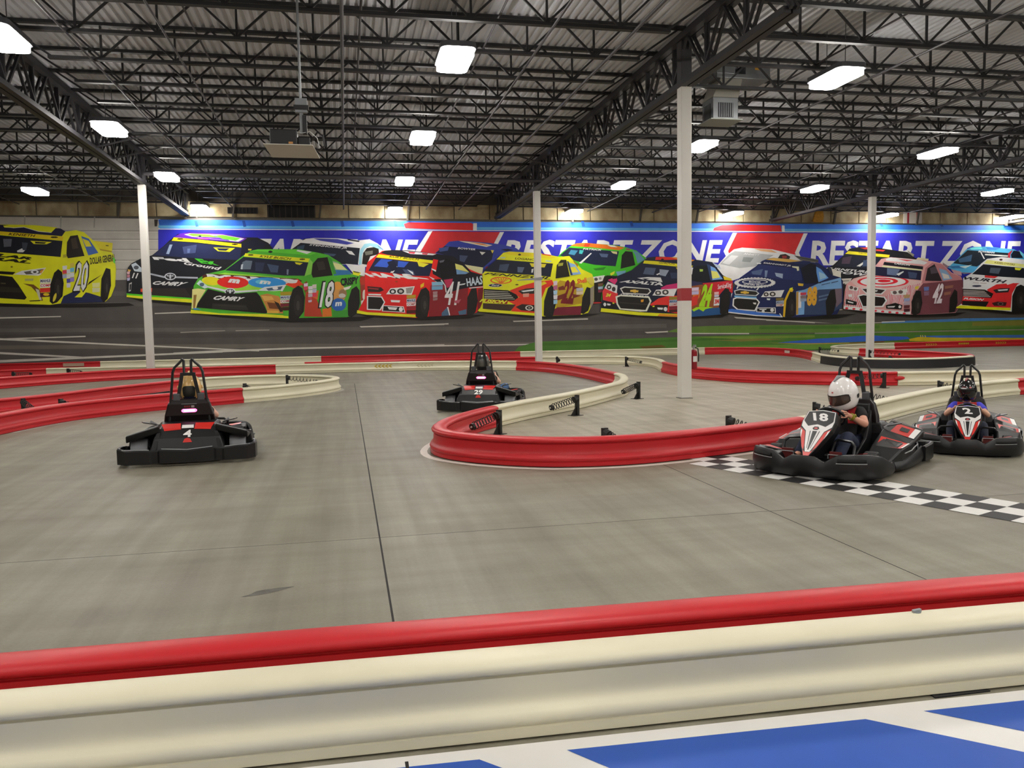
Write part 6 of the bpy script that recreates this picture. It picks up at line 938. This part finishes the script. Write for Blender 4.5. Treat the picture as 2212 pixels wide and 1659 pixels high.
('printed_race_car','navy blue printed stock car number 88 with gear emblem on the hood',[('161412',(1728,185,1985,158,2290,169,2389,170,2290,152,2015,148,1807,170)),('19234e',(1727,187,1742,254,1754,297,1783,340,1835,372,1894,420,1923,431,1953,435,2091,421,2182,410,2244,373,2293,348,2312,326,2314,221,2283,169,2106,159,1985,158)),('c9a254',(1912,427,1953,434,2037,428,2094,419,2031,414,1953,422)),('151c40',(1894,415,1953,420,2109,404,2171,404,2097,382,1888,404)),('222c5c',(1882,404,2106,382,2098,330,1984,336,1830,360)),('6a7a9a',(1909,377,1924,376,1918,345,1909,346)),('48587a',(1841,372,1900,383,1889,356,1847,359)),('90a0b8',(1960,366,2001,361,1999,339,1966,350)),('e8e8ec',(1903,415,2042,401,2039,392,1901,407),'EARNHARDT JR',0.02,0.2),('e8e6b0',(2046,396,2082,394,2083,375,2073,374,2070,386,2049,390)),('e0e0e4',(1868,412,1891,411,1888,406,1868,407)),('c8b040',(2112,393,2134,392,2128,386,2112,387)),('e4e4e8',(1959,320,1958,316,1954,313,1948,309,1940,306,1930,304,1918,301,1905,300,1890,298,1875,298,1859,298,1844,298,1829,299,1815,300,1801,302,1790,305,1780,307,1771,311,1766,314,1762,317,1761,321,1762,324,1765,328,1771,331,1779,334,1789,337,1801,339,1814,341,1829,342,1844,343,1859,343,1875,343,1890,342,1904,340,1918,338,1929,336,1940,333,1948,330,1954,327,1958,323)),('e4e4e8',(1964,320,1962,318,1958,318,1956,320,1958,321,1962,321)),('e4e4e8',(1963,316,1961,314,1956,314,1954,316,1956,317,1961,317)),('e4e4e8',(1958,312,1956,310,1952,310,1950,312,1952,314,1956,314)),('e4e4e8',(1951,308,1949,306,1945,306,1942,308,1944,310,1949,310)),('e4e4e8',(1941,305,1939,303,1934,303,1932,305,1934,307,1939,307)),('e4e4e8',(1928,302,1926,300,1922,300,1920,302,1922,304,1926,304)),('e4e4e8',(1914,300,1912,298,1908,298,1906,300,1908,302,1912,302)),('e4e4e8',(1898,298,1896,296,1892,296,1890,298,1892,300,1896,300)),('e4e4e8',(1881,297,1879,295,1875,295,1873,297,1875,299,1879,299)),('e4e4e8',(1864,297,1862,295,1857,295,1855,297,1857,299,1861,299)),('e4e4e8',(1846,297,1844,296,1840,296,1838,298,1840,299,1844,299)),('e4e4e8',(1829,299,1827,297,1823,297,1821,299,1823,301,1827,301)),('e4e4e8',(1814,300,1811,299,1807,299,1805,301,1807,302,1811,302)),('e4e4e8',(1799,303,1797,301,1793,301,1791,303,1793,305,1797,305)),('e4e4e8',(1787,306,1785,304,1781,304,1779,306,1781,308,1785,308)),('e4e4e8',(1777,309,1775,307,1771,307,1769,309,1771,311,1775,311)),('e4e4e8',(1770,313,1768,311,1764,311,1761,313,1764,315,1768,315)),('e4e4e8',(1765,317,1763,315,1759,315,1757,317,1759,319,1763,319)),('e4e4e8',(1764,321,1762,319,1758,319,1755,321,1758,323,1762,323)),('e4e4e8',(1765,325,1763,323,1759,323,1757,325,1759,327,1763,327)),('e4e4e8',(1770,329,1768,327,1763,327,1761,329,1763,331,1768,331)),('e4e4e8',(1777,332,1775,330,1771,330,1769,332,1771,334,1775,334)),('e4e4e8',(1787,336,1785,334,1781,334,1779,336,1781,337,1785,337)),('e4e4e8',(1799,338,1797,336,1793,336,1791,338,1793,340,1797,340)),('e4e4e8',(1813,341,1811,339,1807,339,1805,341,1807,342,1811,342)),('e4e4e8',(1829,342,1827,340,1823,340,1821,342,1823,344,1827,344)),('e4e4e8',(1846,343,1844,341,1840,341,1838,343,1840,345,1844,345)),('e4e4e8',(1863,343,1861,342,1857,342,1855,343,1857,345,1861,345)),('e4e4e8',(1881,343,1879,341,1874,341,1872,343,1874,345,1879,345)),('e4e4e8',(1898,342,1896,340,1891,340,1889,342,1891,344,1896,344)),('e4e4e8',(1914,340,1911,338,1907,338,1905,340,1907,342,1911,342)),('e4e4e8',(1928,338,1926,336,1922,336,1920,338,1922,340,1926,340)),('e4e4e8',(1940,335,1938,333,1934,333,1932,335,1934,337,1938,337)),('e4e4e8',(1951,331,1948,329,1944,329,1942,331,1944,333,1948,333)),('e4e4e8',(1958,328,1956,326,1952,326,1950,328,1952,329,1956,329)),('e4e4e8',(1963,324,1961,322,1956,322,1954,324,1956,326,1961,326)),('19234e',(1942,321,1940,317,1935,314,1926,311,1915,308,1901,306,1885,305,1868,304,1851,304,1834,305,1818,307,1804,309,1793,312,1784,315,1779,318,1777,322,1779,325,1784,329,1793,332,1804,334,1818,336,1834,338,1851,339,1868,338,1885,338,1901,336,1915,334,1926,331,1935,328,1940,324)),('dcdce4',(1924,324,1922,321,1916,319,1905,317,1892,315,1876,314,1859,314,1843,314,1827,315,1814,317,1803,320,1797,322,1795,325,1797,328,1803,330,1813,332,1827,334,1842,335,1859,335,1876,335,1892,334,1905,332,1916,330,1922,327)),('19234e',(1918,324,1916,322,1910,320,1901,319,1889,317,1875,317,1859,316,1844,317,1830,318,1818,319,1808,321,1802,323,1800,325,1802,327,1808,329,1818,331,1830,332,1844,332,1859,333,1874,332,1889,331,1901,330,1910,328,1916,326)),('e4e4e8',(1830,329,1892,327,1890,319,1829,321),'BOOK',0.03,0),('e4e4e8',(1802,317,1918,311,1913,303,1804,309),'SOCIAL GUIDE',0.02,0),('e0e0e4',(1766,295,1774,308,1779,307,1773,293)),('e0e0e4',(1865,287,1880,304,1885,303,1871,285)),('b8bcc0',(1755,285,1783,293,1867,283,1882,271,1867,259,1760,266)),('26221e',(1761,283,1784,288,1864,280,1875,272,1863,263,1763,270)),('c8a440',(1788,280,1801,281,1807,283,1818,282,1819,280,1830,278,1828,271,1816,271,1814,269,1803,270,1802,272,1788,273)),('6aa4e0',(1757,263,1867,255,1867,249,1757,255)),('dcdce0',(1750,249,1766,255,1869,248,1885,231,1862,189,1772,196,1747,216)),('1a1815',(1756,245,1769,250,1866,243,1878,231,1858,195,1775,201,1754,218)),('d8d8c8',(1849,229,1866,229,1865,220,1854,222)),('e0deda',(1890,254,1910,280,2008,286,1992,253)),('36302c',(1929,266,1928,263,1926,260,1922,258,1918,257,1914,257,1909,258,1906,260,1904,263,1903,266,1904,270,1906,273,1909,275,1914,276,1918,276,1922,275,1926,272,1928,270)),('36302c',(1964,267,1963,264,1961,261,1956,258,1951,257,1946,257,1941,258,1937,261,1934,264,1933,268,1934,271,1937,275,1941,277,1946,278,1951,278,1956,277,1960,274,1963,271)),('c8c4c0',(1922,266,1921,265,1920,263,1919,262,1917,262,1915,262,1913,263,1911,264,1910,265,1910,266,1910,268,1911,269,1913,270,1915,271,1917,271,1919,270,1920,269,1921,268)),('c8c4c0',(1956,268,1956,266,1955,264,1952,263,1950,262,1947,262,1945,263,1943,264,1941,266,1941,268,1941,270,1943,271,1945,272,1947,273,1950,273,1952,272,1954,271,1956,269)),('e0e0e0',(1866,206,1964,205,1966,178,1866,185)),('121214',(1871,202,1960,202,1961,182,1871,188)),('e0e0e0',(1909,189,1908,186,1907,184,1905,182,1903,181,1900,181,1898,182,1896,184,1895,186,1894,189,1895,192,1896,194,1898,195,1900,196,1903,196,1905,195,1907,194,1908,191)),('e0e0e0',(1956,194,1956,191,1954,188,1952,186,1949,185,1945,185,1942,186,1940,188,1938,191,1937,194,1938,197,1939,199,1942,201,1945,202,1948,202,1952,201,1954,199,1956,197)),('e0e0e0',(1881,199,1919,199,1916,195,1883,195)),('c8d0e0',(1919,248,1937,247,1934,239,1920,241)),('3a6cc0',(1727,198,1743,202,1985,171,2002,163,1866,168,1727,186)),('e4e8ee',(1727,189,1866,172,2000,163,2000,159,1866,167,1727,184)),('e4e8ee',(1982,178,1988,177,2000,162,1993,162)),('7a6a30',(1965,249,2005,250,2004,238,1967,237)),('a8b8c8',(1966,235,2006,237,2005,225,1967,223)),('38386a',(1969,233,2003,235,2002,227,1969,225),'MAHLE',0.03,0),('c8c4c4',(1966,221,2006,223,2005,211,1967,210)),('a03030',(1969,219,2003,221,2002,213,1969,212),'COMP',0.03,0),('dca81e',(2002,162,2007,238,2029,282,2047,294,2055,287,2024,235,2013,160)),('e8d020',(2035,294,2051,298,2049,287,2032,283)),('191715',(2012,162,2018,235,2038,278,2062,273,2070,224,2061,166,2033,154)),('24211f',(2062,207,2061,191,2057,178,2051,171,2044,171,2038,178,2033,191,2032,207,2033,223,2037,236,2043,243,2050,243,2056,236,2061,223)),('3a3531',(2054,206,2053,196,2050,189,2046,189,2043,196,2042,206,2043,216,2046,222,2050,222,2053,216)),('6c98c4',(2068,279,2112,287,2184,316,2300,342,2306,288,2184,283,2113,257,2111,171,2069,168)),('b08a40',(2069,276,2081,279,2080,171,2069,170)),('30405e',(2111,257,2184,286,2305,291,2308,201,2234,169,2114,169)),('566a88',(2185,256,2269,272,2269,265,2185,248)),('566a88',(2185,240,2257,253,2257,247,2185,232)),('d0ccd0',(2080,274,2096,276,2095,203,2080,201)),('b83a4a',(2090,273,2121,274,2120,262,2091,260)),('7a6a6a',(2090,258,2122,260,2120,247,2091,245)),('8a94a8',(2090,244,2122,246,2121,233,2091,231)),('c9962e',(2125,299,2179,304,2174,211,2123,209),'88',0.06,0),('3a4a6a',(2199,310,2244,319,2244,316,2199,306)),('3a4a6a',(2250,320,2286,327,2286,323,2250,315)),('0f1220',(2090,386,2141,410,2168,402,2196,316,2112,316)),('5c8ed0',(2170,394,2195,381,2235,340,2183,320,2172,365)),('8fb4e4',(2183,370,2213,359,2226,343,2190,332)),('c8c4b8',(2246,386,2298,369,2300,342,2256,353)),('2c3240',(2225,397,2249,386,2259,353,2244,359)),('caa634',(2076,317,2106,314,2103,303,2079,305)),('6a5a64',(2269,288,2306,291,2306,228,2276,201)),('191715',(2227,166,2221,229,2245,282,2269,288,2277,228,2265,182,2246,160)),]),
('printed_race_car','pink and red printed stock car number 42 with bullseye hood',[('161412',(2319,194,2523,171,2674,163,2925,168,2990,169,2925,155,2700,152,2480,165)),('d09a98',(2315,198,2321,277,2329,310,2366,337,2433,353,2475,391,2512,429,2562,437,2662,430,2725,424,2789,418,2841,407,2900,362,2949,345,2968,305,2966,221,2925,168,2725,161,2674,163,2523,173)),('6c3c44',(2678,165,2688,252,2747,318,2856,326,2959,333,2968,305,2966,221,2925,170,2725,161)),('b07478',(2734,312,2752,385,2789,412,2841,404,2900,359,2952,342,2959,328,2754,312)),('e6d8d4',(2537,429,2562,436,2725,423,2764,412,2745,401,2537,421)),('c83a44',(2599,429,2687,422,2650,418)),('e4b0ac',(2347,326,2433,353,2737,322,2722,307,2665,282,2540,283,2391,295)),('cc2030',(2663,321,2660,316,2653,311,2642,306,2626,303,2607,299,2586,297,2562,295,2537,294,2511,295,2486,296,2462,298,2441,300,2422,304,2407,308,2395,313,2388,317,2386,322,2388,327,2395,332,2406,336,2421,340,2440,343,2461,346,2485,348,2510,348,2536,348,2561,347,2585,345,2607,343,2626,339,2641,335,2653,330,2660,326)),('f0e8e6',(2646,321,2644,316,2638,312,2628,309,2614,305,2598,302,2578,300,2557,299,2535,298,2513,298,2490,299,2469,301,2450,303,2434,306,2420,310,2410,314,2404,318,2402,322,2404,326,2410,330,2420,334,2433,337,2450,340,2469,342,2490,344,2512,344,2534,344,2556,343,2577,342,2597,339,2614,337,2627,333,2638,329,2644,325)),('cc2030',(2604,323,2602,319,2596,316,2586,313,2573,310,2557,309,2540,307,2522,307,2503,308,2486,309,2471,311,2458,314,2448,317,2442,320,2440,324,2442,328,2448,331,2457,334,2470,337,2486,339,2503,340,2521,340,2539,340,2557,338,2573,336,2586,334,2596,330,2602,327)),('f0e8e6',(2579,323,2577,320,2571,318,2562,316,2550,314,2536,313,2522,313,2507,313,2493,314,2481,316,2472,318,2466,321,2464,324,2466,327,2472,329,2481,332,2493,333,2506,334,2521,335,2536,334,2550,333,2562,331,2571,329,2577,326)),('cc2030',(2564,324,2563,322,2558,320,2550,319,2540,318,2530,318,2519,318,2509,319,2501,321,2496,323,2495,325,2496,327,2501,329,2509,331,2519,332,2529,332,2540,331,2550,330,2558,329,2563,327)),('14121a',(2528,415,2740,393,2738,378,2522,401)),('ececec',(2584,413,2671,404,2667,395,2582,404),'LARSON',0.03,0.2),('d8d0a4',(2519,399,2736,378,2730,371,2516,391)),('181a36',(2478,393,2732,372,2728,327,2458,354)),('5a6a88',(2544,385,2613,379,2595,349,2544,355)),('c8d0d8',(2594,357,2632,371,2635,367,2607,349)),('3a4664',(2657,368,2708,362,2702,335,2664,338)),('251c20',(2752,324,2764,384,2802,404,2846,322)),('4a4048',(2777,384,2809,393,2823,362,2784,357)),('7c9cbc',(2827,384,2867,373,2904,333,2851,324)),('c8c0b8',(2842,362,2881,351,2888,334,2855,334)),('b08890',(2893,379,2952,367,2955,347,2913,356)),('8a7078',(2847,412,2880,393,2873,384,2847,401)),('ecdcd8',(2324,278,2400,294,2395,254,2321,228)),('c8303a',(2324,278,2327,279,2325,229,2322,228)),('c8303a',(2331,279,2334,280,2331,231,2328,230)),('c8303a',(2337,281,2340,281,2337,233,2334,232)),('c8303a',(2343,282,2346,283,2343,236,2340,235)),('c8303a',(2350,283,2353,284,2349,238,2346,237)),('c8303a',(2356,285,2359,285,2355,240,2352,239)),('c8303a',(2362,286,2365,287,2361,242,2359,241)),('c8303a',(2369,287,2372,288,2367,244,2365,243)),('c8303a',(2375,289,2378,289,2374,247,2371,246)),('c8303a',(2382,290,2384,290,2380,249,2377,248)),('c8303a',(2388,291,2391,292,2386,251,2383,250)),('c8303a',(2394,293,2397,293,2392,253,2389,252)),('ecdcd8',(2318,228,2395,254,2417,199,2319,206)),('c8303a',(2319,228,2323,229,2324,206,2320,206)),('c8303a',(2327,231,2330,232,2334,205,2330,205)),('c8303a',(2334,233,2338,235,2344,204,2339,204)),('c8303a',(2342,236,2345,237,2354,204,2349,204)),('c8303a',(2350,239,2353,240,2363,203,2359,203)),('c8303a',(2357,241,2361,242,2373,202,2369,202)),('c8303a',(2365,244,2368,245,2383,202,2379,202)),('c8303a',(2372,247,2376,248,2393,201,2389,201)),('c8303a',(2380,249,2384,250,2403,200,2398,200)),('c8303a',(2388,252,2391,253,2413,200,2408,200)),('ecdcd8',(2537,253,2674,307,2642,213,2541,214)),('c8303a',(2538,253,2543,255,2545,214,2542,214)),('c8303a',(2548,257,2552,259,2552,214,2549,214)),('c8303a',(2558,261,2562,263,2559,214,2556,214)),('c8303a',(2567,265,2572,267,2567,214,2563,214)),('c8303a',(2577,269,2582,271,2574,214,2570,214)),('c8303a',(2587,273,2591,274,2581,214,2578,214)),('c8303a',(2597,277,2601,278,2588,214,2585,214)),('c8303a',(2607,280,2611,282,2595,214,2592,214)),('c8303a',(2616,284,2621,286,2602,214,2599,214)),('c8303a',(2626,288,2631,290,2610,213,2606,214)),('c8303a',(2636,292,2640,294,2617,213,2614,213)),('c8303a',(2646,296,2650,298,2624,213,2621,213)),('c8303a',(2656,300,2660,302,2631,213,2628,213)),('c8303a',(2665,304,2670,305,2638,213,2635,213)),('ecdcd8',(2640,296,2728,312,2688,263,2670,218)),('c8303a',(2641,297,2645,297,2671,221,2670,219)),('c8303a',(2651,298,2655,299,2673,226,2672,224)),('c8303a',(2660,300,2665,301,2675,231,2674,229)),('c8303a',(2670,302,2675,303,2677,236,2676,234)),('c8303a',(2680,304,2684,304,2679,241,2678,239)),('c8303a',(2690,305,2694,306,2681,246,2680,243)),('c8303a',(2700,307,2704,308,2683,251,2682,248)),('c8303a',(2709,309,2714,310,2685,256,2684,253)),('c8303a',(2719,311,2724,312,2687,260,2686,258)),('d8bc40',(2697,296,2719,300,2713,285,2698,282)),('d8d4d0',(2404,290,2465,294,2543,284,2518,260,2431,264)),('2a2020',(2412,287,2465,290,2534,281,2512,265,2436,269)),('b8b8b8',(2450,284,2496,282,2490,273,2453,275)),('ece4e0',(2387,257,2416,263,2535,249,2546,231,2526,200,2414,200)),('181412',(2395,253,2419,258,2529,245,2538,231,2519,206,2418,206)),('121010',(2327,241,2385,227,2381,210,2326,217)),('d8d8d8',(2335,232,2367,224,2365,219,2337,225)),('121010',(2540,209,2591,220,2630,208,2625,187,2542,193)),('d8d8d8',(2548,203,2591,205,2585,198,2551,198)),('d8d8d8',(2623,201,2623,198,2621,196,2619,194,2617,194,2614,194,2612,194,2610,196,2608,198,2608,201,2608,203,2610,205,2612,207,2614,208,2617,208,2619,207,2621,205,2622,203)),('d8ccc8',(2337,305,2394,294,2386,277,2342,283)),('5a4a48',(2364,294,2363,291,2362,289,2359,287,2356,287,2352,287,2349,287,2347,289,2345,292,2344,294,2345,297,2346,299,2349,301,2352,302,2356,302,2359,301,2361,299,2363,297)),('5a4a48',(2384,288,2384,286,2382,284,2380,282,2377,281,2374,281,2371,282,2369,284,2368,286,2367,288,2367,291,2369,293,2371,295,2374,295,2377,295,2380,295,2382,293,2384,291)),('d8ccc8',(2562,276,2656,286,2648,257,2570,259)),('5a4a48',(2598,269,2598,266,2596,264,2593,262,2589,261,2585,261,2581,262,2578,264,2576,266,2576,269,2576,272,2578,275,2581,276,2585,277,2589,277,2592,276,2595,274,2597,272)),('5a4a48',(2631,271,2630,268,2628,266,2625,264,2621,263,2616,263,2612,264,2609,266,2607,269,2606,272,2606,275,2609,277,2612,279,2616,280,2620,280,2624,279,2628,277,2630,275)),('e8d8d8',(2337,263,2358,263,2355,250,2338,252)),('ecdcd8',(2316,209,2523,187,2675,177,2673,163,2523,173,2315,194)),('cc3040',(2340,197,2338,194,2334,192,2329,192,2324,194,2323,197,2324,200,2328,202,2334,202,2338,200)),('cc3040',(2378,193,2376,191,2372,189,2367,189,2362,191,2361,194,2362,197,2366,198,2372,198,2376,196)),('cc3040',(2416,190,2414,187,2410,185,2405,185,2400,187,2399,190,2400,193,2405,195,2410,195,2414,193)),('cc3040',(2454,186,2453,183,2449,182,2443,182,2439,184,2437,187,2439,189,2443,191,2448,191,2453,189)),('cc3040',(2493,183,2491,180,2487,178,2482,178,2477,180,2476,183,2477,186,2482,188,2487,188,2491,186)),('cc3040',(2532,179,2530,176,2526,174,2520,175,2516,176,2514,179,2516,182,2520,184,2526,184,2530,182)),('cc3040',(2571,176,2569,173,2565,171,2559,171,2555,173,2553,176,2555,179,2559,180,2565,180,2569,178)),('cc3040',(2610,172,2608,169,2604,167,2598,167,2594,169,2592,172,2594,175,2598,177,2604,177,2608,175)),('cc3040',(2649,168,2647,165,2643,164,2638,164,2633,166,2631,169,2633,171,2637,173,2643,173,2647,171)),('a88a60',(2636,257,2669,259,2668,244,2637,242)),('8a94b8',(2636,240,2669,242,2669,227,2638,225)),('a89aa8',(2636,223,2670,225,2669,210,2638,209)),('5a2a30',(2637,207,2670,208,2669,194,2638,192)),('4a2028',(2637,190,2671,192,2670,177,2639,175)),('191715',(2682,165,2678,224,2702,278,2729,275,2738,218,2726,170,2700,158)),('24211f',(2728,206,2727,191,2723,178,2717,171,2710,171,2704,178,2699,191,2697,207,2698,222,2702,235,2709,242,2715,242,2722,235,2727,222)),('3a3531',(2720,205,2719,195,2716,189,2713,189,2709,195,2708,205,2709,215,2712,221,2716,221,2719,215)),('191715',(2888,168,2890,238,2915,282,2930,272,2934,215,2919,173)),('5a6aa0',(2744,294,2773,296,2772,277,2746,275)),('7a5a70',(2745,272,2774,274,2773,254,2747,252)),('d8c4c8',(2808,307,2859,313,2844,215,2787,213),'42',0.04,0.05),('8a5a4a',(2860,298,2908,303,2905,289,2860,284)),('8a5a4a',(2857,267,2896,272,2893,258,2858,253)),]),
('printed_race_car','white and red printed stock car lettered WURTH at the mural edge',[('161412',(2930,196,3242,172,3569,173,3569,159,3242,159,2990,184)),('deddda',(2929,196,2962,215,2963,294,2962,336,3023,367,3061,406,3094,429,3179,438,3322,424,3450,406,3520,348,3564,301,3568,185,3242,169,3188,175)),('e8d87a',(3094,424,3355,397,3352,383,3078,407)),('6a5c20',(3137,416,3255,405,3253,396,3135,407),'KESELOWSKI',0.02,0.2),('161a22',(3073,403,3349,380,3313,334,3183,341,3011,355)),('e0d030',(3254,386,3295,383,3282,372,3256,375)),('48525e',(3115,386,3174,383,3162,355,3109,361)),('3a1c1c',(3182,425,3182,423,3180,422,3178,421,3175,420,3172,420,3169,421,3166,422,3164,423,3164,425,3164,426,3166,428,3168,429,3171,429,3175,429,3178,429,3180,428,3182,426)),('23222a',(2967,343,3213,324,3204,308,2964,329),'WURTH',0.04,0.3),('c83030',(3083,349,3159,343,3140,334,3083,338)),('a89a9a',(3017,314,3051,313,3051,310,3017,312)),('a89a9a',(3058,313,3095,311,3095,308,3058,310)),('c8c8c8',(3070,297,3068,295,3063,293,3055,291,3045,291,3035,291,3025,292,3017,293,3012,295,3010,297,3011,299,3017,301,3025,302,3034,303,3045,303,3055,302,3063,301,3068,299)),('2a2e44',(3066,297,3065,295,3060,294,3053,293,3045,292,3035,292,3027,293,3020,294,3015,295,3014,297,3015,299,3020,300,3027,301,3035,301,3044,301,3053,301,3060,300,3065,298)),('cc2a2c',(3098,279,3151,304,3244,310,3284,309,3271,303,3242,258,3236,178,3121,184,2956,208,2963,255,3119,245)),('e4d8d6',(2954,288,2986,291,3085,283,3098,276,2974,283)),('dcd4d2',(3207,309,3257,318,3244,309,3214,301)),('1a1614',(2962,284,3085,279,3135,259,3123,237,2963,248)),('b8b0ac',(2964,278,3085,272,3087,269,2964,275)),('b8b0ac',(2964,271,3094,265,3095,262,2964,268)),('b8b0ac',(2964,265,3102,258,3103,256,2964,261)),('b8b0ac',(2965,258,3110,252,3111,249,2965,255)),('b8b0ac',(2965,251,3118,245,3119,242,2965,248)),('2a2426',(3132,277,3178,285,3228,285,3221,265,3149,262)),('c8ccd4',(3158,278,3218,281,3215,274,3165,271)),('f0f0f0',(2967,242,3084,234,3079,224,2965,232),'FUSION',0.04,0.3),('1c1614',(2959,226,3110,220,3094,195,2960,205)),('3a1a18',(3127,213,3160,220,3213,215,3207,198,3141,199)),('6a5450',(3194,208,3193,205,3190,202,3186,201,3180,200,3174,200,3169,201,3164,203,3161,205,3160,208,3161,211,3164,214,3168,216,3174,217,3180,216,3185,215,3190,213,3193,211)),('1c1414',(3188,208,3187,206,3185,205,3182,204,3179,203,3175,203,3172,204,3169,205,3167,206,3166,208,3167,210,3169,211,3171,213,3175,213,3179,213,3182,212,3185,211,3187,210)),('e8dc1e',(2927,196,2950,204,3121,193,3236,188,3236,175,3121,180,2927,190)),('3c4456',(3310,332,3562,336,3569,182,3269,169,3319,257)),('d8d8d4',(3310,337,3342,383,3382,383,3357,331)),('191715',(3243,169,3244,246,3264,291,3291,302,3318,291,3330,245,3324,162,3269,160)),('24211f',(3316,226,3315,207,3309,193,3300,184,3289,185,3280,193,3273,208,3270,226,3271,245,3277,260,3286,268,3297,268,3306,259,3313,245)),('3a3531',(3304,225,3302,213,3298,206,3293,206,3288,213,3286,225,3287,237,3291,244,3297,244,3302,236)),('c8ccd4',(3406,308,3467,308,3457,210,3396,210),'2',0.05,0),]),
]
M_print = bpy.data.materials.new('mural_print'); M_print.use_nodes = True
def _mp():
    nt = M_print.node_tree; b = nt.nodes['Principled BSDF']
    at = nt.nodes.new('ShaderNodeAttribute'); at.attribute_name = 'ink'
    tc = nt.nodes.new('ShaderNodeTexCoord'); n = nt.nodes.new('ShaderNodeTexNoise'); n.inputs['Scale'].default_value = 1.6; n.inputs['Detail'].default_value = 8
    nt.links.new(tc.outputs['Object'], n.inputs['Vector'])
    r = nt.nodes.new('ShaderNodeMapRange'); r.inputs[1].default_value = 0.25; r.inputs[2].default_value = 0.75; r.inputs[3].default_value = 0.86; r.inputs[4].default_value = 1.08
    nt.links.new(n.outputs['Fac'], r.inputs[0])
    mx = nt.nodes.new('ShaderNodeMix'); mx.data_type = 'RGBA'; mx.blend_type = 'MULTIPLY'; mx.inputs['Factor'].default_value = 1.0
    nt.links.new(at.outputs['Color'], mx.inputs[6]); nt.links.new(r.outputs[0], mx.inputs[7])
    nt.links.new(mx.outputs[2], b.inputs['Base Color'])
    b.inputs['Roughness'].default_value = 0.45; b.inputs['Specular IOR Level'].default_value = 0.35
_mp()
mural = thing('race_mural', 'wall-wide printed mural of stock cars on a race track', 'mural', (0, Y1, 0))
MB().box((X0+0.02, -0.03, 0.02), (X1-0.02, -0.002, 5.97)).obj('mural_backing', mat('mural_backing', '#5a5652', 0.6), mural)
lay = 0
for pname, plabel, items in MURAL:
    vs = []; fs = []; cols = []
    for it in items:
        c = lin(it[0]); q = it[1]; P4 = [(q[i]/100.0, q[i+1]/100.0) for i in range(0, len(q), 2)]
        if len(it) == 2: P4 = [(min(max(x, X0+0.04), X1-0.04), min(max(z, 0.03), 5.96)) for x, z in P4]
        gain = 1.2 if pname == 'printed_track' else 1.45
        c = tuple(min(0.9, k*gain) for k in c)
        y = -0.0315-0.0002*lay; lay += 1
        o = len(vs)
        if len(it) == 2:
            if sum(P4[i-1][0]*P4[i][1]-P4[i][0]*P4[i-1][1] for i in range(len(P4))) < 0: P4 = P4[::-1]
            vs += [(x, y, z) for x, z in P4]; fs.append(tuple(range(o, o+len(P4)))); cols += [c]*len(P4)
        else:
            tv, tf = quad_text(it[2], *[(x, z, 0) for x, z in P4], it[3], it[4])
            vs += [(v[0], y, v[1]) for v in tv]; fs += [tuple(i+o for i in f) for f in tf]; cols += [c]*len(tv)
    me = bpy.data.meshes.new(pname); me.from_pydata(vs, [], fs)
    ca = me.color_attributes.new('ink', 'FLOAT_COLOR', 'POINT')
    ca.data.foreach_set('color', [k for c in cols for k in (*c, 1.0)])
    me.materials.append(M_print); me.update()
    po = link(pname, me, mural); po['label'] = plabel
# ---------------------------------------------------------------- small marks
# lighter bare concrete inside the barriers
poly = [(p.x, p.y, 0.0008) for p in bpath[bidx[12]:]] + [(p.x, p.y, 0.0008) for p in gpath[gidx[9]:][::-1]]
MB().add(poly, [tuple(range(len(poly)))]).obj('infield_concrete', concrete_floor('infield_concrete', ('#aaa38f', '#b3ac98', '#bab39f')), fl, fix=False)
# chevrons printed on the barriers
M_yel = mat('chevron_yellow', '#c9a92c', 0.5); M_fade = mat('chevron_faded', '#c4bd9c', 0.5)
def chevrons(parent, x, y, step, n, dirn, m, z0=0.13, z1=0.235):
    ox, oy = parent.location.x, parent.location.y
    for k in range(n):
        cx = x+k*step-ox; zm = (z0+z1)/2; w = 0.055; t_ = 0.07*dirn
        for za, zb in ((z0, zm), (z1, zm)):
            p = [(cx, y-oy, za), (cx+w, y-oy, za), (cx+w-t_*-1, y-oy, zb), (cx-t_*-1, y-oy, zb)]
            MB().add(p, [(0,1,2,3)]).obj('chevron', m, parent, fix=False)
broot = [o for o in C.objects if o.get('label', '').startswith('long winding')][0]
chevrons(broot, 0.98, 27.30, 0.118, 5, -1, M_yel)
chevrons(broot, 2.36, 27.17, 0.118, 5, -1, M_fade)
chevrons(eroot, 27.05, 34.0, 0.125, 5, 1, M_yel)
chevrons(eroot, 31.0, 34.1, 0.125, 5, 1, M_yel)
for k in range(6): MB().box((28.95+k*0.1-eroot.location.x, 34.10-eroot.location.y, 0.15), (29.02+k*0.1-eroot.location.x, 34.105-eroot.location.y, 0.23)).obj('yellow_mark', M_yel, eroot)
MB().box((-10.7-eroot.location.x, 34.165-eroot.location.y, 0.14), (-9.95-eroot.location.x, 34.17-eroot.location.y, 0.27)).obj('tape_patch', mat('tape_tan', '#b99a86', 0.6), eroot)
a = epath[eidx[12]+8]; d = (epath[eidx[12]+10]-epath[eidx[12]+6]).normalized(); nn = Vector((d.y, -d.x, 0)); b0 = a+nn*0.12-eroot.location; b1 = b0+d*0.45
MB().add([(b0.x,b0.y,0.13),(b1.x,b1.y,0.13),(b1.x,b1.y,0.24),(b0.x,b0.y,0.24)], [(0,1,2,3)]).obj('tape_patch', mat('tape_pale', '#d9c3bb', 0.6), eroot, fix=False)
groot = [o for o in C.objects if o.get('label', '').startswith('red and cream barrier passing')][0]
MB().ball((12.14-groot.location.x, 16.06-groot.location.y, 0.17), 0.05, 14, 8, 2.6, 0.7, 0.9).obj('joint_tongue', M_red, groot, smooth=True)
